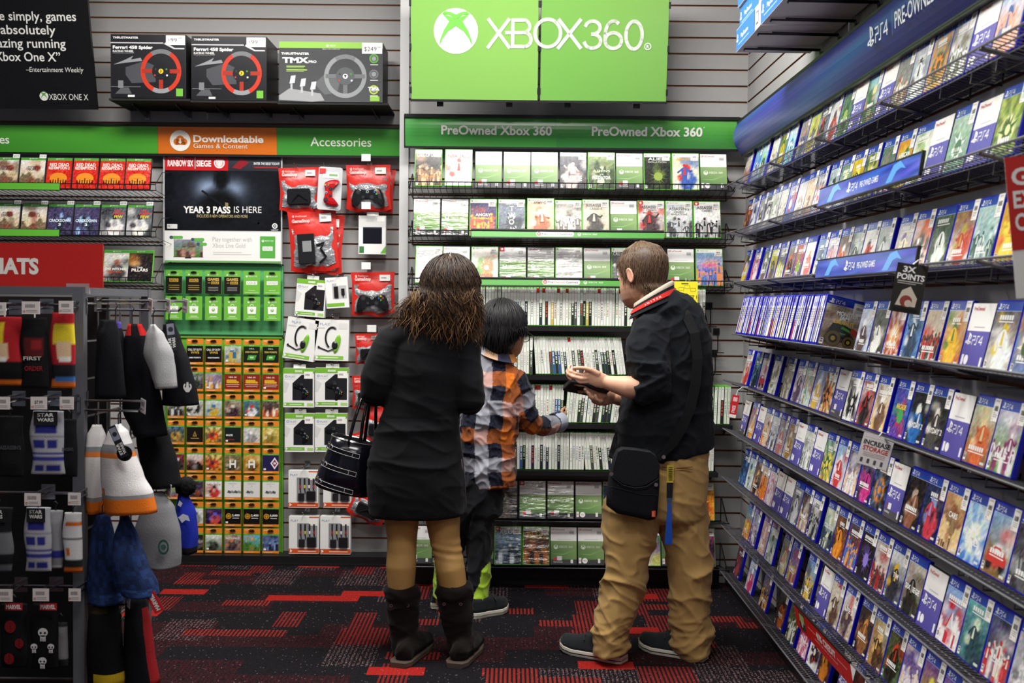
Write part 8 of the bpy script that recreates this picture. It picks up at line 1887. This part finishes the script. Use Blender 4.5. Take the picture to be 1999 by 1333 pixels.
pb=head_paint(MHb,.222,'#c98f6c','#1a1614','#a8604e')
def colb(co,S):cc=np.tile(np.array(lin('#c08b6c')),(len(co),1));pb(co,cc);return cc
L.merge('body',SKIN,boy,BB,.005,4,colb)
SH=Limbs()
SH.limb([(964,700,YBo,30,.06),(962,716,YBo,48,.07),(962,738,YBo,62,.085),(958,780,YBo,60,.095),(954,830,YBo,57,.095),(953,880,YBo,54,.098),(955,920,YBo,52,.1),(957,948,YBo,50,.1)],30,.35,.1,2.3)
SH.limb3([Vector(PY(985,735,YBo)),Vector(PY(1008,742,YBo+.0)),Vector(PY(1018,772,YBo+.015)),Vector(PY(1025,806,YBo+.03)),Vector(PY(1038,828,YBo+.06)),Vector(PY(1060,831,YBo+.12)),Vector(PY(1082,826,YBo+.19))],[.045,.054,.056,.053,.05,.046,.042],[.045,.055,.056,.052,.05,.046,.04],24,.4,.2)
A,B=PY(918,740,YBo),PY(898,830,YBo+.02);SH.limb3([A,(A+B)/2,B,B+Vector((.03,.14,0))],[.05,.048,.044,.038],[.055,.05,.046,.04])
PO,PN,PWt=np.array(lin('#c4681c')),np.array(lin('#15182a')),np.array(lin('#b4b6c0'))
def plaid(co,S):
 ids,Ln,u,dy=S.coords(co);out=np.zeros((len(co),3));cell=.060
 seqv=np.array([0,1,2,1]);seqh=np.array([1,2,1,0]);PAL=np.array([PO,PN,PWt])
 ang=u
 iv=np.floor((ang+10.02+.004*np.sin(Ln*40))/cell).astype(int);ih=np.floor((Ln+9.99+.004*np.sin(u*50))/(cell*1.08)).astype(int)
 a,b=PAL[seqv[(iv+2*(ids==2))%4]],PAL[seqh[(ih+(ids==2))%4]]
 return a*.5+b*.5+.02*(np.random.RandomState(1).rand(len(co),1)-.5)
fs_=folds((9,9,11),.007,5,None,.5)
SH.merge('plaid_shirt',TWILL,boy,BB,.0045,5,plaid,fs_)
mb=MB();rg=[]
C=PY(968,686,YBo)-Vector(BB)
for k,(dz,r_)in enumerate(((-.024,.070),(.012,.058),(.017,.064),(-.020,.082))):rg.append([C+Vector((r_*1.1*math.cos(2*PI*i/24)+.01,r_*math.sin(2*PI*i/24),dz+.018*math.sin(2*PI*i/24+.4)-.030*math.cos(2*PI*i/24)))for i in range(24)])
mb.loft(rg,None,cap=False);mb.c=[[lin('#d8b090'),lin('#3a3e54'),lin('#c07a3a'),lin('#6a7084'),lin('#c8c8d0')][(i%24)//3%5]for i in range(len(mb.f))];mb.build('collar',TWILL,boy,smooth=True)
W_=Vector(PY(1087,824,YBo+.205))-Vector(BB);d=(SHL[-1]-SHL[-2]).normalized();a=d.cross(Vector((0,0,1))).normalized();b=d.cross(a);mb=MB()
mb.loft([[W_+d*t+(a*math.cos(2*PI*i/20)+b*math.sin(2*PI*i/20))*r_ for i in range(20)]for t,r_ in((-.028,.042),(-.02,.048),(.0,.046),(.022,.05),(.03,.047),(.022,.036))],None,cap=False);mb.c=[lin(['#8a92a8','#c2c6d0','#d07a2a','#2a2f4a','#aab0be'][(i%20)//4])for i in range(len(mb.f))];mb.build('rolled_cuff',TWILL,boy,smooth=True)
TR=Limbs();TR.limb([(940,930,YBo,46,.09),(940,965,YBo,46,.092),(938,1000,YBo,40,.085)],26);
TR.limb([(936,985,YBo,34,.082),(936,1050,YBo,27,.066),(935,1100,YBo,24,.06),(934,1140,YBo-.005,21,.056),(933,1176,YBo-.01,18,.052)],24,.5,.1);TR.limb([(902,985,YBo,34,.082),(884,1050,YBo+.03,27,.066),(872,1100,YBo+.04,24,.06),(865,1140,YBo+.045,20,.056),(861,1166,YBo+.045,18,.052)],24,.5,.1)
def tcol(co,S):
 cc=np.tile(np.array(lin('#101117')),(len(co),1));q=np.array([proj(p)for p in co[:]])if len(co)<60000 else None
 x,y=q.T;ids=S.coords(co)[0]
 ln=(ids==2)&(y>1098)&(x>np.interp(y,[1098,1113,1140,1166,1180],[955,940,936,921,923]))&(co[:,1]<YBo+.03);cc[ln]=lin('#a9d03a')
 ln=(ids==3)&(y>1078)&(x<np.interp(y,[1080,1110,1140,1165],[846,851,852,858]));cc[ln]=lin('#a9d03a');return cc
TR.merge('track_pants',TWILL,boy,BB,.005,5,tcol,folds((8,8,7),.006,21))
hl_,to_=PZ(918,1207,0),PZ(974,1196,0);sneaker(boy,BB,hl_+Vector((.0,.0,0)),hl_+(to_-hl_).normalized()*.205,.085,None,'#15181c','#cfcabc','#2a2c2e',.07,'#8a8a80')
hl_=PZ(852,1190,0);sneaker(boy,BB,hl_,hl_+Vector((.05,.195,0)),.085,None,'#15181c','#cfcabc','#2a2c2e',.07,'#8a8a80')
mb=MB();hair_cap(mb,MHb,.222,1.12,'#0d0c0e',BB)
rs=random.Random(8);hb=PY(980,638,YBo+.01);rb=Vector((.105,.112,.123));mvec=Vector(BB);rings=[]
for(y,a,b)in((594,966,990),(601,950,1006),(614,938,1021),(635,936,1026),(655,937,1020),(672,938,1006),(690,944,996)):
 A_,B_=PY(a,y,YBo),PY(b,y,YBo);c=(A_+B_)/2;hw=(B_-A_).length/2*.94;dp=.098*math.sin(min(1,.35+(y-586)/55)*PI/2)*(1 if y<660 else .7)
 rings.append([c+Vector((-hw*math.cos(2*PI*i/24),-dp*math.sin(2*PI*i/24),0))-mvec for i in range(24)])
mb.loft(rings,'#0e0d0f')
for i in range(820):
 th=rs.uniform(0,2*PI);ph=math.acos(rs.uniform(.35,1.0)if i%2 else rs.uniform(.9,1.0));u0=math.cos(th)
 face=abs(((th-R(57)+PI)%(2*PI))-PI)<.7
 E=PY(978+46*u0+rs.uniform(-6,6)-(4 if u0>.6 else 0),686-24*u0*(u0>0)-12*abs(u0)+rs.uniform(-14,10)+(-38 if face else 0),YBo+math.sin(th)*.085);pts=[]
 eq=hb+Vector((math.cos(th)*rb.x*1.03,math.sin(th)*rb.y*1.03,0));bi=rs.uniform(1.02,1.08)
 for j in range(11):
  t=j/10
  if t<.5:q=ph+(PI/2-ph)*t/.5;p=hb+Vector((math.cos(th)*math.sin(q)*rb.x,math.sin(th)*math.sin(q)*rb.y,math.cos(q)*rb.z))*bi
  else:f=(t-.5)/.5;p=eq.lerp(E,f)+Vector((math.cos(th),math.sin(th),0))*(.008*math.sin(PI*f)+.008*f*(i%3-1))
  pts.append(p-mvec+Vector((.004*math.sin(.8*j+i),0,.0)))
 strand(mb,pts,rs.uniform(.0018,.0042),rs.choice(['#0c0b0d','#121113','#1c1b1e','#0f0e10','#161517']),rs.choice(['#131215','#1a191c','#0c0b0d']))
mb.build('hair',HAIRM,boy,smooth=True)
gl=MB();S=Matrix.Translation(-mvec)@MHb@Matrix.Scale(.222,4)
for s in(-1,1):
 gl.tube([S@Vector((s*.15+.1*math.cos(a),.48,.49+.075*math.sin(a)))for a in np.linspace(0,2*PI,17)],.0018,5,'#15151a');gl.tube([S@Vector((s*.25,.48,.52)),S@Vector((s*.38,.44,.53)),S@Vector((s*.40,.0,.53))],.002,5,'#15151a')
gl.tube([S@Vector((-.05,.49,.5)),S@Vector((.05,.49,.5))],.0018,5,'#15151a');gl.build('glasses',GLOSS,boy)
# === the man
YM=4.47;BM=(PY(1290,1100,YM).x,YM,0.0);mv=Vector(BM)
man=empty('person',BM,'man in a dark sweater and khaki trousers holding a black case','person')
L=Limbs();HM=.252
MHm=Matrix.Translation(PY(1262,596,YM+.03))@Matrix.Rotation(R(40),4,'Z')@Matrix.Rotation(R(-10),4,'X')@Matrix.Rotation(R(0),4,'Y')
add_head(L,MHm,HM)
L.limb([(1270,570,YM+.015,25,.052),(1277,586,YM+.005,29,.058),(1288,606,YM-.01,42,.07)])
L.limb([(1296,605,YM,58,.075),(1306,650,YM,66,.095),(1310,720,YM,66,.1),(1302,800,YM,72,.105),(1300,880,YM,72,.105),(1288,940,YM,76,.11),(1282,985,YM,66,.1)])
E1,W1_=PY(1276,768,YM-.13),PY(1182,746,YM-.10)
L.limb3([PY(1276,650,YM-.06),PY(1274,710,YM-.11),E1],[.045,.040,.034],[.045,.040,.034]);L.limb3([E1,PY(1250,757,YM-.13),PY(1222,755,YM-.125),PY(1200,750,YM-.115),W1_],[.032,.046,.043,.033,.027],[.032,.045,.042,.032,.026])
pk=lambda a,b,y:PY(a,b,YM+y)
L.limb3([W1_,pk(1166,741,-.105),pk(1153,736,-.105),pk(1141,735,-.105)],[.029,.034,.035,.028],[.019,.021,.020,.014],18)
for pts,r in(([(1148,731.5,-.118),(1138,732,-.122),(1124.7,729,-.122),(1112.6,724.5,-.114),(1109.5,718.5,-.100),(1113.5,713.5,-.092)],.0072),([(1146,738.5,-.120),(1134,739.5,-.127),(1118,735.3,-.125),(1109,730,-.112),(1106.5,724.5,-.098),(1109,720,-.088)],.0074),([(1144,745.5,-.117),(1132,746,-.123),(1118.5,742.5,-.120),(1110.5,737,-.108),(1107.5,731.5,-.096),(1109,727,-.086)],.0071),([(1146,751.5,-.110),(1133,752,-.115),(1122,749,-.113),(1113.5,743.5,-.103),(1111,739,-.094)],.0062)):
 n=len(pts);L.limb3([pk(*q)for q in pts],[r*(1.06-.28*(i/(n-1))**2)for i in range(n)],[r*(1.06-.28*(i/(n-1))**2)for i in range(n)],12,1,1)
L.limb3([pk(1166,730,-.116),pk(1152,722,-.122),pk(1142,718.8,-.124),pk(1131,718,-.122),pk(1120.5,718.4,-.118)],[.014,.0108,.0086,.0088,.0072],[.013,.0112,.0096,.0094,.007],12,1,1)
Ar=PY(1345,660,YM+.09);Er=PY(1290,790,YM+.16);Wr=PY(1197,775,YM+.02)
L.limb3([Ar,(Ar+Er)/2,Er],[.055,.05,.045],[.055,.05,.045]);L.limb3([Er,Er.lerp(Wr,.5),Wr],[.045,.04,.027],[.045,.04,.027])
L.limb3([Wr,pk(1184,774,-.02),pk(1172,775,-.04),pk(1160,773,-.05)],[.028,.036,.036,.03],[.018,.02,.02,.018],18)
for pts,r in(([(1170,768,-.05),(1158,764,-.075),(1148,760,-.09),(1144,757,-.10)],.0088),([(1168,774,-.05),(1154,770,-.08),(1146,765,-.095),(1142,760,-.105)],.0092),([(1168,780,-.05),(1160,780,-.085),(1152,774,-.10),(1149,768,-.105)],.0092),([(1176,783,-.05),(1170,784,-.085),(1164,779,-.10),(1162,772,-.105)],.0082),([(1180,772,-.06),(1160,766,-.06),(1142,763,-.055),(1131,764,-.05)],.0098)):
 L.limb3([pk(*q)for q in pts],[r*1.05,r,r*.95,r*.8],[r*1.05,r,r*.95,r*.8],12,1,1)
L.limb([(1236,970,YM-.035,42,.085),(1226,1080,YM-.06,30,.062),(1214,1150,YM-.07,24,.055),(1198,1220,YM-.075,18,.045),(1196,1264,YM-.075,16,.04)]);L.limb([(1325,970,YM+.03,42,.085),(1344,1080,YM+.01,30,.062),(1347,1150,YM,25,.055),(1348,1220,YM,18,.045),(1352,1264,YM,16,.04)])
pm=head_paint(MHm,HM,'#e2b69c','#5a4430','#c07a6a','#7a6250')
def colm(co,S):cc=np.tile(np.array(lin('#d3a286')),(len(co),1));pm(co,cc);return cc
L.merge('body',SKIN,man,BM,.0034,3,colm)
SW=Limbs()
SW.limb([(1287,590,YM-.005,44,.08),(1292,599,YM-.01,54,.09),(1299,616,YM,68,.10),(1308,650,YM,75,.118),(1313,690,YM,77,.125),(1312,740,YM,79,.128),(1302,790,YM,88,.13),(1299,840,YM,95,.135),(1300,872,YM,95,.137),(1303,888,YM,92,.135)],32,.35,.12,2.4)
SW.limb3([PY(1290,625,YM-.03),PY(1272,648,YM-.065),PY(1264,680,YM-.095),PY(1268,725,YM-.125),PY(1276,762,YM-.135),PY(1258,764,YM-.135),PY(1247,759,YM-.13)],[.055,.082,.090,.083,.066,.058,.056],[.06,.078,.08,.074,.066,.060,.056],26,.4,.1)
SW.limb3([PY(1345,650,YM+.07),PY(1340,720,YM+.12),PY(1295,785,YM+.17),PY(1232,782,YM+.08)],[.07,.068,.06,.05],[.07,.068,.06,.05],22)
fk=folds((9,9,10),.006,2,None,.6);ze=PY(1270,740,YM).z;xe=PY(1290,740,YM).x
SW.merge('sweater',WOOL,man,BM,.006,6,'#0f1218',lambda p:fk(p)*(1.7 if(p.x<xe and abs(p.z-ze)<.08)else .8))
mb=MB()
Cc=PY(1282,580,YM-.002)
def crng(dz,r,sx=1.0):return[Cc-mv+Vector((r*1.0*sx*math.cos(t)-.012,r*1.02*math.sin(t),dz+.045*math.cos(t)-.010*math.sin(t)))for t in[2*PI*i/36 for i in range(36)]]
mb.loft([crng(-.045,.098),crng(-.015,.084),crng(.006,.078)],'#14171d',cap=False);mb.build('collar',WOOL,man,smooth=True)
mb=MB();mb.loft([crng(.003,.080),crng(.018,.079),crng(.021,.073),crng(.0,.069)],'#b9ae9e',cap=False);mb.build('collar_lining',CLOTHP,man,smooth=True)
mb=MB();mb.loft([crng(-.026,.0935,1.0),crng(-.018,.0905),crng(-.008,.086)],'#b8241f',cap=False)
lo=mb.build('lanyard',TWILL,man,smooth=True)
mb=MB()
for q in range(6):
 t=R(-118+q*7.5);r_=.0905;P=Cc-mv+Vector((r_*math.cos(t)-.012,r_*1.02*math.sin(t)-.002,-.020+.045*math.cos(t)-.010*math.sin(t)));mb.text('SWITCH'[q],0,0,.008,0,'#efd9d6',bold=.02,M=Matrix.Translation(P)@Bk@Matrix.Rotation(R(90)+t,4,'Y')@Matrix.Rotation(R(24),4,'Z')@Matrix.Rotation(R(-35),4,'X'))
mb.build('lettering',PRINT,lo)
TP=Limbs()
TP.limb([(1300,866,YM,84,.125),(1292,905,YM,93,.13),(1284,950,YM,97,.135),(1278,1000,YM,96,.13)],30,.3,.3,2.3)
TP.limb([(1236,985,YM-.035,57,.115),(1230,1030,YM-.05,54,.105),(1226,1075,YM-.06,47,.095),(1222,1120,YM-.065,42,.09),(1213,1160,YM-.07,39.5,.086),(1203,1195,YM-.075,38.5,.084),(1196,1225,YM-.075,36.5,.08),(1190,1250,YM-.075,37,.082),(1194,1270,YM-.075,30,.082)],28,.5,.1)
TP.limb([(1326,985,YM+.03,52,.115),(1334,1030,YM+.02,48,.105),(1343,1075,YM+.01,45,.095),(1347,1120,YM,42,.088),(1347,1165,YM,40,.084),(1345,1200,YM,39,.082),(1348,1230,YM,39,.084),(1351,1258,YM,37,.09),(1358,1278,YM,30,.088)],28,.5,.1)
zk,zh=PY(1250,1110,YM).z,PY(1250,1235,YM).z
fa,fb2,fc=folds((4.5,4.5,9),.008,1,None,.55),folds((4.5,4.5,12),.009,9,None,-.35),folds((6,6,3),.004,17)
TP.merge('khaki_trousers',TWILL,man,BM,.0055,4,'#b18f58',lambda p:fa(p)*(.55+.8*math.exp(-((p.z-zk)/.17)**2))+fb2(p)*math.exp(-((p.z-zh)/.09)**2)+fc(p)*.6)
mb=MB()
Pk=[PY(a,b,YM-.128)-mv for a,b in((1293,911),(1315,914),(1352,911))];mb.tube(Pk,.0018,5,'#7d6239');mb.tube([p-Vector((0,0,.010))for p in Pk],.0014,5,'#7d6239');mb.build('pocket_welt',TWILL,man)
h1,t1=PZ(1219,1294,0),PZ(1088,1266,0);sneaker(man,BM,h1,h1+(t1-h1).normalized()*.295,.105,None,'#23272b','#d9d2c6','#2d3235',.085)
h1,t1=PZ(1378,1290,0),PZ(1256,1266,0);sneaker(man,BM,h1,h1+(t1-h1).normalized()*.295,.105,None,'#23272b','#d9d2c6','#2d3235',.085)
mb=MB();hair_cap(mb,MHm,HM,1.045,'#3a2a1e',BM);short_hair(mb,MHm,HM,1.05,BM,2600,.17,['#5a4433','#483527','#6b543f','#3d2c20','#7a624a'],5,.03,.0013,(0.25,0),.02);mb.build('hair',HAIRM,man,smooth=True)
P0,P1=PY(1109,747,YM-.085),PY(1186,763,YM-.055);d=(P1-P0).normalized();e=empty('black_case',(P0+P1)/2,'thin black case held between the man\'s two hands','case')
zv=Vector((0,.35,.94));zv=(zv-d*zv.dot(d)).normalized();yv=zv.cross(d);Mc=Matrix(((d.x,yv.x,zv.x,0),(d.y,yv.y,zv.y,0),(d.z,yv.z,zv.z,0),(0,0,0,1)));Lc=(P1-P0).length
mb=MB();mb.rbox(-Lc/2,-.05,-.013,Lc/2,.075,.013,.008,'#0b0b0d',M=Mc);mb.build('case_shell',BLACKM,e)
Ym=YM-.175;sm=F/Ym;bc=PY(1235,1012,Ym)
e=empty('shoulder_bag',bc,'black canvas shoulder bag with eyelets resting on the man\'s hip','bag')
ql=lambda a,b:((a-1235)/sm,(1012-b)/sm)
out=[(1183,986),(1203,1001),(1235,1007),(1266,1014),(1277,1012),(1282,1004),(1286,946),(1285,905),(1276,884),(1266,877),(1240,873),(1212,871),(1202,876),(1195,890),(1188,925),(1183,965)]
mb=MB();O=[ql(*p)for p in out];cx,cy=ql(1236,945)
rg=[[(cx+(x-cx)*k,cy+(y-cy)*k,z)for x,y in O]for z,k in((-.03,.92),(-.02,.99),(.0,1.0),(.022,.99),(.034,.94),(.038,.80))]
CVS=cloth_mat('black_canvas',.8,.4,500)
mb.loft(rg,'#111217',M=Bk);mb.build('bag_body',CVS,e,smooth=True)
fl=[(1193,905),(1190,925),(1200,932),(1212,940),(1236,946),(1256,943),(1280,928),(1285,905),(1276,884),(1266,877),(1240,873),(1212,871),(1202,876)]
mb=MB();F_=[ql(*p)for p in fl];mb.loft([[(x,y,.030)for x,y in F_],[(x,y,.040)for x,y in F_],[(cx+(x-cx)*.97,y-.0 if 0 else cy+.05+(y-cy-.05)*.96,.046)for x,y in F_]],'#14151b',M=Bk);f_=mb.build('flap',CVS,e)
mb=MB();mb.tube([Bk@Vector((*ql(*p),.0465))for p in((1191,926),(1212,942),(1236,948),(1258,945),(1282,929))],.0016,5,'#22242b');mb.tube([Bk@Vector((*ql(*p),.040))for p in((1186,945),(1220,954),(1250,961),(1284,962))],.0014,5,'#22242b');mb.build('piping',CVS,e)
for a,b in((1277,941),(1291,887),(1190,921)):
 mb=MB();x,y=ql(a,b);mb.ring(x,y,.0035,.0075,.048,'#c8c8c4',n=16,M=Bk);mb.disc(x,y,.0035,.0478,'#0a0a0a',n=12,M=Bk);mb.build('eyelet',mat('eyelet_metal','#c8c4c0'),e)
mb=MB();x,y=ql(1274,999);mb.box(x-.008,y-.012,.036,x+.006,y+.012,.0385,'#d8502a',M=Bk);mb.rect(x-.005,y-.009,x-.002,y+.009,.039,'#e8a08a',M=Bk);mb.build('orange_tab',PRINT,e)
sp_=[((1284,896),-.165),((1298,884),-.16),((1312,866),-.158),((1332,834),-.155),((1348,795),-.152),((1358,750),-.148),((1362,700),-.142),((1356,650),-.128),((1340,615),-.1),((1322,594),-.06),((1308,596),.02),((1290,640),.12),((1240,760),.15),((1205,860),.02),((1196,895),-.12)]
mb=MB();pr=None;pts=[PY(*p,YM+dy)-bc for p,dy in sp_];rings=[]
for i,p in enumerate(pts):
 t=(pts[min(i+1,len(pts)-1)]-pts[max(i-1,0)]).normalized();o_=Vector((0,-1,.0))if i<9 else(p+bc-PY(1300,700,YM)).normalized();s=t.cross(o_).normalized();nn=s.cross(t)
 w=.011 if i<2 else .019;rings.append([p+s*w+nn*.003,p-s*w+nn*.003,p-s*w-nn*.003,p+s*w-nn*.003])
mb.loft(rings,'#0a0b0e');mb.build('strap',CVS,e)
kt=PY(1309,908,YM-.145);e=empty('key_lanyard',kt,'yellow, black and blue lanyard dangling from the man\'s back pocket','lanyard')
ky=[(1309,908,6.5,'#b9a63a'),(1308,942,6.5,'#b9a63a'),(1308,943,6,'#15161c'),(1307,972,5.5,'#15161c'),(1307,984,4,'#3a4a6a'),(1307,1000,4.2,'#2a50a8'),(1306,1020,5.5,'#2458c4'),(1305,1060,7.5,'#2458c4'),(1305,1063,7.2,'#2350b0')]
mb=MB();pr=None
for a,b in zip(ky[:-1],ky[1:]):
 q=[]
 for(x,y,w,c),sg in((a,-1),(a,1),(b,1),(b,-1)):q.append(PY(x+sg*w,y,YM-.145-.012*math.sin((y-908)/50))-kt)
 mb.poly(q,b[3]);mb.poly([p+Vector((0,.003,0))for p in reversed(q)],b[3])
for k in range(7):x=1309;y=912+k*4;mb.poly([PY(x-4,y,YM-.152)-kt,PY(x+4,y,YM-.152)-kt,PY(x+4,y+1.6,YM-.152)-kt,PY(x-4,y+1.6,YM-.152)-kt],'#2a2614')
mb.poly([PY(1311,945,YM-.150)-kt,PY(1314,945,YM-.150)-kt,PY(1311,990,YM-.156)-kt,PY(1309,990,YM-.156)-kt],'#c8b43a');mb.build('ribbon',TWILL,e)
bpy.context.view_layer.update()
